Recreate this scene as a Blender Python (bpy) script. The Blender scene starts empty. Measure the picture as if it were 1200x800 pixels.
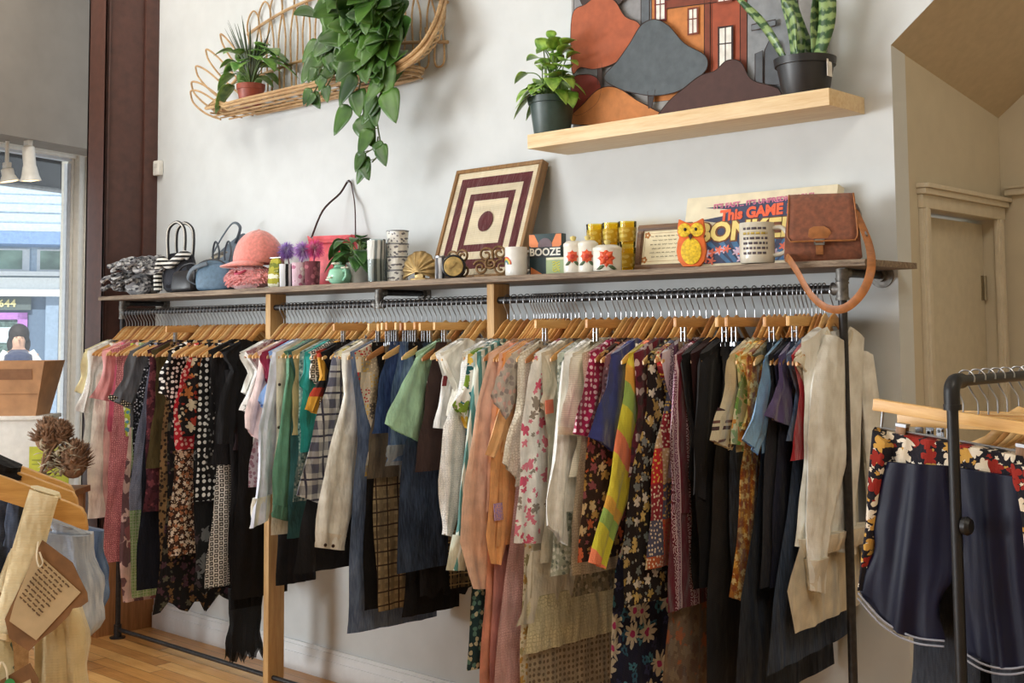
import bpy, bmesh, math, random
from mathutils import Vector, Matrix
random.seed(7)
S = bpy.context.scene
COL = S.collection
PI = math.pi
sin, cos = math.sin, math.cos

# ---------------------------------------------------------------- camera model (measured from the place's lines)
CAM = Vector((5.59014709, -3.68429289, 1.6)); F = 1435.74
PITCH, YAW, ROLL = .0743296, .75081, -.00779593
CX, CY = 600.0, 400 - 117.12
_fw = Vector((-sin(YAW), cos(YAW), 0)); _rt = Vector((cos(YAW), sin(YAW), 0)); _up = Vector((0, 0, 1))
_f2 = _fw * cos(PITCH) + _up * sin(PITCH); _u2 = _up * cos(PITCH) - _fw * sin(PITCH)
_r3 = _rt * cos(ROLL) + _u2 * sin(ROLL); _u3 = _u2 * cos(ROLL) - _rt * sin(ROLL)
def ray(px, py): return _f2 + _r3 * ((px - CX) / F) - _u3 * ((py - CY) / F)
def onplane(px, py, p0, n):
    d = ray(px, py); return CAM + d * ((Vector(p0) - CAM).dot(n) / d.dot(n))
def atY(px, py, Y): return onplane(px, py, (0, Y, 0), Vector((0, 1, 0)))
def atX(px, py, X): return onplane(px, py, (X, 0, 0), Vector((1, 0, 0)))
def atD(px, py, D): return CAM + ray(px, py) * D
cd = bpy.data.cameras.new('camera'); cam = bpy.data.objects.new('camera', cd); COL.objects.link(cam)
cd.sensor_width = 36; cd.lens = F / 1200 * 36; cd.shift_y = -117.12 / 1200; cd.clip_start = .05
M4 = Matrix((( _r3.x, _u3.x, -_f2.x, CAM.x), (_r3.y, _u3.y, -_f2.y, CAM.y), (_r3.z, _u3.z, -_f2.z, CAM.z), (0, 0, 0, 1)))
cam.matrix_world = M4
S.camera = cam

# ---------------------------------------------------------------- mesh builder
def lerp(a, b, t): return a + (b - a) * t
def resample(P, n):
    P = [Vector(p) for p in P]
    L = [0.0]
    for a, b in zip(P, P[1:]): L.append(L[-1] + (b - a).length)
    T = L[-1] or 1.0; out = []; k = 0
    for i in range(n + 1):
        t = T * i / n
        while k < len(P) - 2 and L[k + 1] < t: k += 1
        s = (t - L[k]) / max(1e-9, L[k + 1] - L[k]); out.append(P[k].lerp(P[k + 1], min(1, max(0, s))))
    return out
def smooth_path(P, n=6, closed=False):
    P = [Vector(p) for p in P]; m = len(P); out = []
    rng = range(m) if closed else range(m - 1)
    for i in rng:
        if closed: a, b, c, d = P[i - 1], P[i], P[(i + 1) % m], P[(i + 2) % m]
        else: a, b, c, d = P[max(0, i - 1)], P[i], P[i + 1], P[min(m - 1, i + 2)]
        for k in range(n):
            t = k / n; t2 = t * t; t3 = t2 * t
            out.append(.5 * ((2 * b) + (c - a) * t + (2 * a - 5 * b + 4 * c - d) * t2 + (3 * b - a - 3 * c + d) * t3))
    if not closed: out.append(P[-1])
    return out
class MB:
    def __init__(self): self.v = []; self.f = []
    def add(self, vs, fs, m=None):
        o = len(self.v)
        self.v += [(m @ Vector(p)) if m is not None else Vector(p) for p in vs]
        self.f += [tuple(i + o for i in f) for f in fs]; return self
    def box(self, a, b, m=None):
        x0, y0, z0 = a; x1, y1, z1 = b
        return self.add([(x0, y0, z0), (x1, y0, z0), (x1, y1, z0), (x0, y1, z0), (x0, y0, z1), (x1, y0, z1), (x1, y1, z1), (x0, y1, z1)],
                 [(0, 3, 2, 1), (4, 5, 6, 7), (0, 1, 5, 4), (1, 2, 6, 5), (2, 3, 7, 6), (3, 0, 4, 7)], m)
    def bar(self, p, q, w, h, up=(0, 0, 1)):
        p, q = Vector(p), Vector(q); d = (q - p); L = d.length; d = d / L; s = d.cross(Vector(up))
        if s.length < 1e-4: s = d.cross(Vector((1, 0, 0)))
        s.normalize(); u = s.cross(d)
        m = Matrix(((d.x, s.x, u.x, p.x), (d.y, s.y, u.y, p.y), (d.z, s.z, u.z, p.z), (0, 0, 0, 1)))
        return self.box((0, -w / 2, -h / 2), (L, w / 2, h / 2), m)
    def tube(self, P, r, n=8, closed=False, cap=True, flat=None, nrm=None, m=None):
        P = [Vector(p) for p in P]; k = len(P); rs = r if isinstance(r, (list, tuple)) else [r] * k
        vs = []; fs = []
        prev = None
        for i in range(k):
            t = (P[(i + 1) % k] - P[i - 1]) if closed else (P[min(k - 1, i + 1)] - P[max(0, i - 1)])
            if t.length < 1e-9: t = Vector((0, 0, 1))
            t.normalize()
            if nrm is not None: u = Vector(nrm)
            elif prev is None: u = Vector((0, 0, 1)) if abs(t.z) < .9 else Vector((1, 0, 0))
            else: u = prev
            u = u - t * u.dot(t)
            if u.length < 1e-6: u = t.orthogonal()
            u.normalize(); prev = u; w = t.cross(u)
            a = flat if flat else 1.0
            for j in range(n):
                th = 2 * PI * j / n
                vs.append(P[i] + u * (cos(th) * rs[i] * a) + w * (sin(th) * rs[i]))
        for i in range(k if closed else k - 1):
            for j in range(n):
                a = i * n + j; b = i * n + (j + 1) % n; c = ((i + 1) % k) * n
                fs.append((a, b, c + (j + 1) % n, c + j))
        if cap and not closed:
            fs.append(tuple(range(n))[::-1]); fs.append(tuple(range((k - 1) * n, k * n)))
        return self.add(vs, fs, m)
    def lathe(self, prof, n=24, c=(0, 0, 0), m=None, closed=False):
        vs = []; fs = []; k = len(prof); c = Vector(c)
        for r, z in prof:
            for j in range(n):
                t = 2 * PI * j / n; vs.append(c + Vector((r * cos(t), r * sin(t), z)))
        for i in range(k - 1):
            for j in range(n):
                fs.append((i * n + j, i * n + (j + 1) % n, (i + 1) * n + (j + 1) % n, (i + 1) * n + j))
        if not closed:
            fs.append(tuple(range(n))[::-1]); fs.append(tuple(range((k - 1) * n, k * n)))
        return self.add(vs, fs, m)
    def ell(self, c, r, n=14, k=9, m=None, fn=None):
        prof = []; vs = []; fs = []; c = Vector(c)
        for i in range(k + 1):
            a = -PI / 2 + PI * i / k
            for j in range(n):
                t = 2 * PI * j / n; d = Vector((cos(a) * cos(t), cos(a) * sin(t), sin(a)))
                s = fn(d) if fn else 1.0
                vs.append(c + Vector((d.x * r[0], d.y * r[1], d.z * r[2])) * s)
        for i in range(k):
            for j in range(n): fs.append((i * n + j, i * n + (j + 1) % n, (i + 1) * n + (j + 1) % n, (i + 1) * n + j))
        return self.add(vs, fs, m)
    def prism(self, poly, t, m=None):            # polygon in local xy, thickness t along +z
        n = len(poly)
        vs = [(x, y, 0) for x, y in poly] + [(x, y, t) for x, y in poly]
        fs = [tuple(range(n))[::-1], tuple(range(n, 2 * n))] + [(i, (i + 1) % n, n + (i + 1) % n, n + i) for i in range(n)]
        return self.add(vs, fs, m)
    def sheet(self, G, t=0.0, closed=False):     # grid of points -> surface (optionally with thickness)
        a = len(G); b = len(G[0]); vs = [p for r in G for p in r]
        fs = [(i * b + j, i * b + (j + 1) % b, (i + 1) * b + (j + 1) % b, (i + 1) * b + j) for i in range(a - 1) for j in range(b if closed else b - 1)]
        return self.add(vs, fs)
    def leaf(self, p, d, L, w, up=(0, 0, 1), curl=.3, fold=.25, heart=False, n=6):
        p = Vector(p); d = Vector(d).normalized(); s = d.cross(Vector(up))
        if s.length < .05: s = d.cross(Vector((1, .3, 0)))
        s.normalize(); u = s.cross(d); G = []
        for i in range(n + 1):
            t = i / n
            if heart: ww = w * (sin(PI * t ** .62) ** .62 * (1 - .25 * t) if 0 < t < 1 else 0.015)
            else: ww = w * (sin(PI * t ** .8) ** .9 if 0 < t < 1 else 0.02)
            cpos = p + d * (L * t) - Vector((0, 0, 1)) * (curl * L * t * t) + u * 0
            if heart and i == 0: ww = w * .35
            G.append([cpos + s * (ww * e) + u * (abs(e) * ww * fold) for e in (-1, -.5, 0, .5, 1)])
        return self.sheet(G)

def finish(name, mb, mat, parent=None, loc=None, rot=None, smooth=40, bevel=0, solid=0, subd=0):
    me = bpy.data.meshes.new(name)
    me.from_pydata([tuple(v) for v in mb.v], [], mb.f)
    bm = bmesh.new(); bm.from_mesh(me)
    if bevel:
        bmesh.ops.bevel(bm, geom=[e for e in bm.edges if e.is_manifold and e.calc_face_angle(0) > .6], offset=bevel, segments=2, affect='EDGES', profile=.6, clamp_overlap=True)
    bmesh.ops.recalc_face_normals(bm, faces=bm.faces[:])
    bm.to_mesh(me); bm.free()
    if smooth:
        for p in me.polygons: p.use_smooth = True
        try: me.set_sharp_from_angle(angle=math.radians(smooth))
        except Exception: pass
    me.materials.append(mat)
    o = bpy.data.objects.new(name, me); COL.objects.link(o)
    if parent is not None: o.parent = parent
    if loc is not None: o.location = loc
    if rot is not None: o.rotation_euler = rot
    if solid:
        md = o.modifiers.new('s', 'SOLIDIFY'); md.thickness = solid; md.offset = 0
    if subd:
        md = o.modifiers.new('u', 'SUBSURF'); md.levels = subd; md.render_levels = subd
    return o
def tag(o, label, cat, group=None):
    o['label'] = label; o['category'] = cat
    if group: o['group'] = group
    return o
def thing(name, label, cat, loc=(0, 0, 0), rz=0, group=None):
    o = bpy.data.objects.new(name, None); COL.objects.link(o); o.location = loc; o.rotation_euler = (0, 0, rz)
    o.empty_display_size = .05
    return tag(o, label, cat, group)
def struct(name, mb, mat, **k):
    o = finish(name, mb, mat, **k); o['kind'] = 'structure'; return o
def shift(mb, loc):                               # world-space builder -> local to loc
    l = Vector(loc); mb.v = [v - l for v in mb.v]; return mb
def single(name, mb, mat, label, cat, group=None, loc=None, **k):
    """one-mesh thing built in world space; origin moved to its base"""
    if loc is None:
        xs = [v.x for v in mb.v]; ys = [v.y for v in mb.v]; zs = [v.z for v in mb.v]
        loc = ((min(xs) + max(xs)) / 2, (min(ys) + max(ys)) / 2, min(zs))
        shift(mb, loc)
    o = finish(name, mb, mat, loc=loc, **k); return tag(o, label, cat, group)
def copy_tree(o, parent=None):
    c = o.copy(); COL.objects.link(c)
    if parent is not None: c.parent = parent
    for ch in [x for x in COL.objects if x.parent is o]: copy_tree(ch, c)
    return c
def text_geo(s, size, ext=.001, space=1.0, bold=0.0, shear=0.0):
    cu = bpy.data.curves.new('t', 'FONT'); cu.body = s; cu.size = size; cu.extrude = ext; cu.offset = bold; cu.resolution_u = 3
    cu.align_x = 'CENTER'; cu.align_y = 'CENTER'; cu.space_character = space; cu.shear = shear
    o = bpy.data.objects.new('t', cu); COL.objects.link(o)
    dg = bpy.context.evaluated_depsgraph_get(); me = bpy.data.meshes.new_from_object(o.evaluated_get(dg))
    vs = [v.co.copy() for v in me.vertices]; fs = [tuple(p.vertices) for p in me.polygons]
    bpy.data.objects.remove(o); bpy.data.curves.remove(cu); bpy.data.meshes.remove(me)
    return vs, fs

# ---------------------------------------------------------------- materials
def lin(c):
    return tuple((x / 255 / 12.92 if x / 255 <= .04045 else ((x / 255 + .055) / 1.055) ** 2.4) for x in c[:3]) + (1,)
class N:
    def __init__(s, name):
        s.m = bpy.data.materials.new(name); s.m.use_nodes = True; s.t = s.m.node_tree
        s.b = s.t.nodes['Principled BSDF']; s.out = s.t.nodes['Material Output']
    def set(s, **k):
        for a, v in k.items():
            i = s.b.inputs[a.replace('_', ' ')]
            if hasattr(v, 'is_output'): s.t.links.new(v, i)
            else: i.default_value = v
        return s
    def inp(s, n, i, v):
        if v is None: return
        if hasattr(v, 'is_output'): s.t.links.new(v, n.inputs[i])
        else: n.inputs[i].default_value = v
    def obj(s): return s.t.nodes.new('ShaderNodeTexCoord').outputs['Object']
    def math(s, op, a, b=None, c=None):
        n = s.t.nodes.new('ShaderNodeMath'); n.operation = op
        for i, v in enumerate((a, b, c)): s.inp(n, i, v)
        return n.outputs[0]
    def vm(s, op, a, b=None):
        n = s.t.nodes.new('ShaderNodeVectorMath'); n.operation = op; s.inp(n, 0, a); s.inp(n, 1, b)
        return n.outputs['Value'] if op in ('LENGTH', 'DISTANCE', 'DOT_PRODUCT') else n.outputs[0]
    def sep(s, v):
        n = s.t.nodes.new('ShaderNodeSeparateXYZ'); s.inp(n, 0, v); return n.outputs
    def comb(s, x, y, z=0.0):
        n = s.t.nodes.new('ShaderNodeCombineXYZ'); s.inp(n, 0, x); s.inp(n, 1, y); s.inp(n, 2, z); return n.outputs[0]
    def noise(s, v, sc, det=2, rough=.5, col=False):
        n = s.t.nodes.new('ShaderNodeTexNoise'); s.inp(n, 'Vector', v); n.inputs['Scale'].default_value = sc
        n.inputs['Detail'].default_value = det; n.inputs['Roughness'].default_value = rough; return n.outputs['Color' if col else 'Fac']
    def voro(s, v, sc, rnd=1.0, feat='F1', dim='2D'):
        n = s.t.nodes.new('ShaderNodeTexVoronoi'); n.feature = feat; n.voronoi_dimensions = dim; s.inp(n, 'Vector', v)
        n.inputs['Scale'].default_value = sc; n.inputs['Randomness'].default_value = rnd; return n.outputs
    def ramp(s, f, stops, const=True):
        n = s.t.nodes.new('ShaderNodeValToRGB'); s.inp(n, 0, f); r = n.color_ramp
        r.interpolation = 'CONSTANT' if const else 'LINEAR'
        while len(r.elements) < len(stops): r.elements.new(.5)
        for e, (p, c) in zip(r.elements, stops): e.position = p; e.color = lin(c)
        return n.outputs[0]
    def mix(s, f, a, b, mode='MIX'):
        n = s.t.nodes.new('ShaderNodeMix'); n.data_type = 'RGBA'; n.blend_type = mode
        for i, v in ((0, f), (6, a), (7, b)):
            if isinstance(v, tuple) and i: v = lin(v) if max(v[:3]) > 1.0001 else v
            s.inp(n, i, v)
        return n.outputs[2]
    def bump(s, h, st=.3, d=.002):
        n = s.t.nodes.new('ShaderNodeBump'); s.inp(n, 'Height', h); n.inputs['Strength'].default_value = st
        n.inputs['Distance'].default_value = d; s.t.links.new(n.outputs[0], s.b.inputs['Normal']); return s
    def lt(s, a, b): return s.math('LESS_THAN', a, b)
_C = {}
def cached(fn):
    def w(*a, **k):
        key = (fn.__name__, a, tuple(sorted(k.items())))
        if key not in _C: _C[key] = fn(*a, **k)
        return _C[key]
    return w
@cached
def plain(c, rough=.6, var=.06, bs=0, scale=30, metal=0, spec=.5, sheen=0, name='paint', coat=0):
    n = N(name); v = n.obj(); f = n.noise(v, scale, 3)
    lo = tuple(max(0, x * (1 - var * 1.5)) for x in c); hi = tuple(min(255, x * (1 + var)) for x in c)
    n.set(Base_Color=n.ramp(f, [(.3, lo), (.7, hi)], False), Roughness=rough, Metallic=metal, Specular_IOR_Level=spec, Sheen_Weight=sheen, Coat_Weight=coat)
    if bs: n.bump(f, bs, .003)
    return n.m
@cached
def wood(c1, c2, axis=0, sc=6, rough=.5, stretch=14, name='wood'):
    n = N(name); x = n.sep(n.obj()); st = [x[0], x[1], x[2]]
    st = [n.math('MULTIPLY', a, 1.0 if i == axis else float(stretch)) for i, a in enumerate(st)]
    v = n.comb(*st); f = n.noise(v, sc, 6, .6); g = n.noise(v, sc * 6, 2)
    f = n.math('ADD', n.math('MULTIPLY', f, .75), n.math('MULTIPLY', g, .25))
    n.set(Base_Color=n.ramp(f, [(.32, c2), (.62, c1)], False), Roughness=rough); n.bump(f, .15, .002)
    return n.m
@cached
def glassy(c, alpha=.25, rough=.05, name='glass'):
    n = N(name); tr = n.t.nodes.new('ShaderNodeBsdfTransparent'); gl = n.t.nodes.new('ShaderNodeBsdfGlossy')
    tr.inputs[0].default_value = lin(c); gl.inputs[0].default_value = (1, 1, 1, 1); gl.inputs[1].default_value = rough
    fr = n.t.nodes.new('ShaderNodeFresnel'); fr.inputs[0].default_value = 1.35
    mx = n.t.nodes.new('ShaderNodeMixShader'); n.t.links.new(fr.outputs[0], mx.inputs[0]); n.t.links.new(tr.outputs[0], mx.inputs[1]); n.t.links.new(gl.outputs[0], mx.inputs[2])
    n.t.links.new(mx.outputs[0], n.out.inputs[0]); return n.m
@cached
def emit(c, st=3.0, name='lamp glow'):
    n = N(name); n.set(Base_Color=lin(c), Emission_Color=lin(c), Emission_Strength=st); return n.m

# ---- cloth: patterns live in the garment's own plane (local y across, z down), in metres
@cached
def cloth(kind, *cs, sc=1.0, sheer=0.0, rough=.9, sheen=.25, wob=.006, seed=0.0, thr=None, bump=.25):
    n = N('cloth ' + kind); o = n.obj(); x = n.sep(o)
    yz = n.comb(x[1], x[2], seed)
    w = n.noise(n.comb(x[1], x[2], x[0]), 9, 2, .5, True)
    wv = n.vm('MULTIPLY', n.vm('SUBTRACT', w, (.5, .5, .5)), (wob * 2, wob * 2, 0))
    hf = n.noise(n.comb(x[1], x[2], x[0]), 55 if sc < 2 else max(20, sc * 1.6), 2, .5, True); ha = .22 / sc if sc >= 2 else .0
    if kind in ('floral', 'print', 'lace', 'daisy'): wv = n.vm('ADD', wv, n.vm('MULTIPLY', n.vm('SUBTRACT', hf, (.5, .5, .5)), (ha * 2, ha * 2, 0)))
    P = n.vm('ADD', yz, wv); p = n.sep(P); Y, Z = p[0], p[1]
    P2 = n.comb(Y, Z, 0.0); P2 = n.vm('ADD', P2, (seed * 1.37, seed * .71, 0))
    if kind == 'lace': sc = sc * 1.8
    if kind in ('floral', 'daisy'): sc = sc * 1.35
    A = cs[0] if not isinstance(cs[0][1], tuple) else cs[0][1]
    def fr(v, per): return n.math('FRACT', n.math('ADD', n.math('DIVIDE', v, per), 50.0 + seed))
    def flowers(scale, cols, R=.36, pet=5, prob=1.0, off=0.0, ctr=None):
        vec = n.vm('ADD', P2, (off, off * .37, 0)); vo = n.voro(vec, scale, .85)
        d = n.vm('SUBTRACT', vec, vo['Position'] ); s_ = n.sep(d)
        rad = n.math('MULTIPLY', n.math('SQRT', n.math('ADD', n.math('MULTIPLY', s_[0], s_[0]), n.math('MULTIPLY', s_[1], s_[1]))), scale)
        ang = n.math('ARCTAN2', s_[1], s_[0]); cc = n.sep(vo['Color'])
        pt = n.math('ABSOLUTE', n.math('COSINE', n.math('ADD', n.math('MULTIPLY', ang, pet / 2.0), n.math('MULTIPLY', cc[1], 6.0))))
        lim = n.math('MULTIPLY', n.math('ADD', n.math('MULTIPLY', pt, .55), .5), R)
        mask = n.lt(rad, lim); mask = n.math('MULTIPLY', mask, n.lt(cc[2], prob))
        k = len(cols); col = n.ramp(cc[0], [(i / k, c) for i, c in enumerate(cols)])
        if ctr is not None:
            col = n.mix(n.lt(rad, R * .3), col, ctr)
        return mask, col
    if max(A) < 90: sheen *= .15
    base = n.ramp(n.noise(P, 14, 3), [(.3, tuple(v * .88 for v in A)), (.7, tuple(min(255, v * 1.05) for v in A))], False)
    if kind == 'plain': c = base
    elif kind == 'stripes':       # stops given as (pos, colour) list in cs, period sc, horizontal bands
        c = n.ramp(fr(Z, sc), list(cs))
    elif kind == 'vstripes': c = n.ramp(fr(Y, sc), list(cs))
    elif kind == 'diag': c = n.ramp(fr(n.math('ADD', n.math('MULTIPLY', Z, .8), n.math('MULTIPLY', Y, 1.0)), sc), list(cs))
    elif kind == 'plaid':         # base, dark band, thin line colour
        a = n.lt(fr(Z, sc), .42); b = n.lt(fr(Y, sc), .42)
        f = n.math('MULTIPLY', n.math('ADD', a, b), .5)
        c = n.mix(f, base, cs[1]); l = n.math('MAXIMUM', n.lt(n.math('ABSOLUTE', n.math('SUBTRACT', fr(Z, sc), .7)), .05), n.lt(n.math('ABSOLUTE', n.math('SUBTRACT', fr(Y, sc), .7)), .05))
        c = n.mix(l, c, cs[2])
    elif kind == 'windowpane':
        l = n.math('MAXIMUM', n.lt(fr(Z, sc), .12), n.lt(fr(Y, sc), .12)); l2 = n.math('MAXIMUM', n.lt(n.math('ABSOLUTE', n.math('SUBTRACT', fr(Z, sc), .5)), .2), n.lt(n.math('ABSOLUTE', n.math('SUBTRACT', fr(Y, sc), .5)), .2))
        c = n.mix(n.math('MULTIPLY', l2, .35), base, cs[1]); c = n.mix(l, c, cs[1])
    elif kind == 'dots':
        vo = n.voro(P2, sc, thr or .0); c = n.mix(n.lt(vo['Distance'], .3), base, cs[1])
    elif kind == 'geo':
        a = fr(Y, sc); b = fr(n.math('ADD', Z, n.math('MULTIPLY', n.math('FLOOR', n.math('DIVIDE', Y, sc)), sc * .5)), sc)
        da = n.math('ABSOLUTE', n.math('SUBTRACT', a, .5)); db = n.math('ABSOLUTE', n.math('SUBTRACT', b, .5)); mx = n.math('MAXIMUM', da, db)
        c = n.mix(n.lt(mx, .36), base, cs[1]); c = n.mix(n.lt(mx, .16), c, A)
    elif kind == 'floral':
        m1, c1 = flowers(sc, tuple(cs[1:]), R=(thr or .36))
        m2, c2 = flowers(sc * 2.3, tuple(cs[1:]), R=.3, prob=.55, off=3.3)
        c = n.mix(m2, base, c2); c = n.mix(m1, c, c1)
    elif kind == 'daisy':         # ground, then large petals with a coloured heart
        m2, c2 = flowers(sc * 1.7, tuple(cs[3:]), R=.4, pet=5, prob=.8, off=5.1, ctr=cs[0])
        m1, c1 = flowers(sc, (cs[1],), R=.5, pet=9, prob=.75, ctr=cs[2])
        c = n.mix(m2, base, c2); c = n.mix(m1, c, c1)
    elif kind == 'print':         # small all-over print: blotches
        vo = n.voro(P2, sc, 1.0); cc = n.sep(vo['Color']); k = len(cs) - 1
        col = n.ramp(cc[0], [(i / k, q) for i, q in enumerate(cs[1:])]); c = n.mix(n.lt(vo['Distance'], thr or .38), base, col)
    elif kind == 'lace':
        vo = n.voro(P2, sc, .6, 'DISTANCE_TO_EDGE'); nz = n.noise(P2, sc * .4, 2)
        c = n.mix(n.lt(n.math('ADD', vo['Distance'], n.math('MULTIPLY', nz, .25)), thr or .24), base, cs[1])
    elif kind == 'denim':
        st = n.noise(n.comb(n.math('MULTIPLY', Y, 160.0), n.math('MULTIPLY', Z, 20.0)), 1, 3); fade = n.noise(P2, 5, 2)
        f_ = n.math('ADD', n.math('MULTIPLY', n.math('SUBTRACT', n.math('ADD', st, fade), 1.0), 2.2), .42); f_ = n.math('MINIMUM', n.math('MAXIMUM', f_, 0.0), 1.0); c = n.mix(f_, base, cs[1])
    elif kind == 'paisley':       # bands of bandana print
        band = n.lt(fr(Y, .085), .34)
        vo = n.voro(P2, sc, .5); ring = n.lt(n.math('ABSOLUTE', n.math('SUBTRACT', n.math('FRACT', n.math('MULTIPLY', vo['Distance'], 3.2)), .5)), .17)
        ln = n.math('MAXIMUM', n.lt(n.math('ABSOLUTE', n.math('SUBTRACT', fr(Y, .085), .34)), .04), n.lt(fr(Y, .085), .05))
        c = n.mix(band, base, cs[1]); c = n.mix(n.math('MULTIPLY', ring, n.math('SUBTRACT', 1.0, n.math('MULTIPLY', n.lt(fr(Y, .085), .8), n.math('SUBTRACT', 1.0, band)))), c, cs[2]); c = n.mix(ln, c, cs[2])
    elif kind == 'patches':       # patchwork: cells of different little prints
        cell = n.voro(n.comb(n.math('MULTIPLY', Y, 1.4), Z), sc, .0); cc = n.sep(cell['Color']); k = len(cs)
        c = n.ramp(cc[0], [(i / k, q) for i, q in enumerate(cs)]); vo = n.voro(P2, 70, .8); c = n.mix(n.lt(vo['Distance'], .26), c, n.ramp(cc[1], [(0, (235, 220, 190)), (.4, (190, 40, 40)), (.75, (225, 190, 90))]))
    elif kind == 'knit':
        st = n.math('SINE', n.math('MULTIPLY', Z, 900.0)); c = n.mix(n.math('MULTIPLY', n.math('ADD', st, 1.0), .18), base, tuple(v * .7 for v in A))
    else: c = base
    n.set(Base_Color=c, Roughness=rough, Specular_IOR_Level=.25, Sheen_Weight=sheen)
    wv2 = n.math('MULTIPLY', n.math('ADD', n.math('SINE', n.math('MULTIPLY', x[1], 1500.0)), n.math('SINE', n.math('MULTIPLY', x[2], 1500.0))), .25)
    cre = n.noise(n.comb(n.math('MULTIPLY', x[1], 16.0), n.math('MULTIPLY', x[2], 6.0), n.math('MULTIPLY', x[0], 16.0)), 1.2, 3, .55)
    pl_ = n.math('SINE', n.math('ADD', n.math('MULTIPLY', x[1], 70.0), n.math('MULTIPLY', n.noise(n.comb(n.math('MULTIPLY', x[1], 5.0), n.math('MULTIPLY', x[2], 2.2), seed), 1.0, 2), 22.0)))
    n.bump(n.math('ADD', n.math('ADD', cre, n.math('MULTIPLY', pl_, .22)), n.math('MULTIPLY', wv2, .03)), min(1.0, bump * 3.2), .02)
    if sheer: n.set(Alpha=1 - sheer)
    return n.m
# ================================================================ THE SETTING
W_WHITE = plain((205, 209, 210), .75, .012, .06, 9, name='white wall paint')
W_BEIGE = plain((196, 186, 164), .8, .015, .05, 9, name='beige wall paint')
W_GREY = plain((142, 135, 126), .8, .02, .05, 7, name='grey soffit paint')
TRIMW = plain((224, 220, 210), .5, .02, name='trim gloss')
TRIMB = plain((203, 193, 172), .5, .02, name='beige gloss')
COLP = plain((80, 50, 42), .45, .07, .12, 22, name='oxide red steel paint')
def floor_mat():
    n = N('oak strip floor'); x = n.sep(n.obj()); wd = .085
    row = n.math('FLOOR', n.math('DIVIDE', x[1], wd)); fy = n.math('FRACT', n.math('ADD', n.math('DIVIDE', x[1], wd), 100.0))
    rn = n.t.nodes.new('ShaderNodeTexWhiteNoise'); rn.noise_dimensions = '1D'; n.t.links.new(row, rn.inputs['W'])
    px = n.math('DIVIDE', n.math('ADD', x[0], n.math('MULTIPLY', rn.outputs[0], 3.0)), .9); fx = n.math('FRACT', n.math('ADD', px, 100.0))
    r2 = n.t.nodes.new('ShaderNodeTexWhiteNoise'); r2.noise_dimensions = '2D'; n.t.links.new(n.comb(row, n.math('FLOOR', px)), r2.inputs['Vector'])
    gr = n.noise(n.comb(n.math('MULTIPLY', x[0], 3.0), n.math('MULTIPLY', x[1], 45.0), r2.outputs[0]), 2, 5, .6)
    f = n.math('ADD', n.math('MULTIPLY', r2.outputs[0], .55), n.math('MULTIPLY', gr, .5))
    c = n.ramp(f, [(.15, (160, 106, 56)), (.5, (210, 152, 86)), (.85, (236, 190, 122))], False)
    gap = n.math('MAXIMUM', n.lt(fy, .025), n.lt(fx, .004)); c = n.mix(gap, c, (60, 38, 22))
    n.set(Base_Color=c, Roughness=.32); n.bump(gap, .3, -.002); return n.m
H = 4.3
struct('floor', MB().box((-2.6, -7.2, -.05), (7.6, 1.2, 0)), floor_mat(), smooth=0)
struct('ceiling', MB().box((-2.6, -7.2, H), (7.6, 1.2, H + .1)), W_WHITE, smooth=0)
# main wall with the raking edge over the alcove
zs = lambda X: 2.516 + .80 * (X - 3.83)
b = MB(); b.prism([(-.6, 0), (3.83, 0), (3.83, 2.516), (5.95, zs(5.95)), (5.95, H), (-.6, H)], .1, Matrix(((1, 0, 0, 0), (0, 0, 1, 0), (0, 1, 0, 0), (0, 0, 0, 1))))
struct('wall_back', b, W_WHITE, smooth=0)
# alcove: side wall with the door, end wall, raking soffit
YB = .871
b = MB(); b.box((3.70, .1, 0), (3.829, .21, 2.6)).box((3.70, .80, 0), (3.829, YB + .1, 2.6)).box((3.70, .21, 2.0), (3.829, .80, 2.6))
struct('wall_alcove', b, W_BEIGE, smooth=0)
struct('wall_alcove_end', MB().box((3.829, YB, 0), (7.5, YB + .1, H)), W_BEIGE, smooth=0)
b = MB(); so = lambda X, Y: zs(X) - .15 * Y
b.add([(3.70, .1, so(3.70, .1)), (6.0, .1, so(6.0, .1)), (6.0, YB, so(6.0, YB)), (3.70, YB, so(3.70, YB)), (3.70, .1, so(3.70, .1) + .1), (6.0, .1, so(6.0, .1) + .1), (6.0, YB, so(6.0, YB) + .1), (3.70, YB, so(3.70, YB) + .1)],
      [(0, 1, 2, 3), (7, 6, 5, 4), (0, 4, 5, 1), (1, 5, 6, 2), (2, 6, 7, 3), (3, 7, 4, 0)])
# front lip so that the soffit meets the wall's cut edge
b.add([(3.83, .002, so(3.83, 0)), (5.95, .002, so(5.95, 0)), (5.95, .1, so(5.95, .1)), (3.83, .1, so(3.83, .1))], [(0, 1, 2, 3)])
struct('ceiling_soffit', b, plain((188, 174, 148), .8, .02, name='brown soffit paint'), smooth=0)
# door with its casing (lies in the side wall)
b = MB(); b.box((3.745, .214, .01), (3.785, .796, 1.985))
dr = struct('door_1', b, plain((196, 186, 164), .45, .02, name='door paint'), bevel=.003)
b = MB()
for z in (.25, .95, 1.75):
    b.tube([(3.79, .785, z - .045), (3.79, .785, z + .045)], .008, 10).box((3.785, .765, z - .045), (3.789, .797, z + .045))
finish('hinge', b, plain((150, 140, 120), .35, .03, metal=.8, name='hinge metal'), dr)
finish('door_knob', MB().lathe([(.012, 0), (.012, .03), (.028, .04), (.03, .055), (.02, .068), (.001, .07)], 16, m=Matrix(((0, 0, 1, 3.785), (1, 0, 0, .26), (0, 1, 0, .95), (0, 0, 0, 1)))), plain((150, 130, 90), .3, .03, metal=.9, name='knob brass'), dr)
b = MB(); 
for y0, y1 in ((.165, .225), (.79, .85)):
    b.box((3.829, y0, 0), (3.845, y1, 2.0)).box((3.829, y0 + .012, 0), (3.853, y1 - .03, 2.0))
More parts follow.
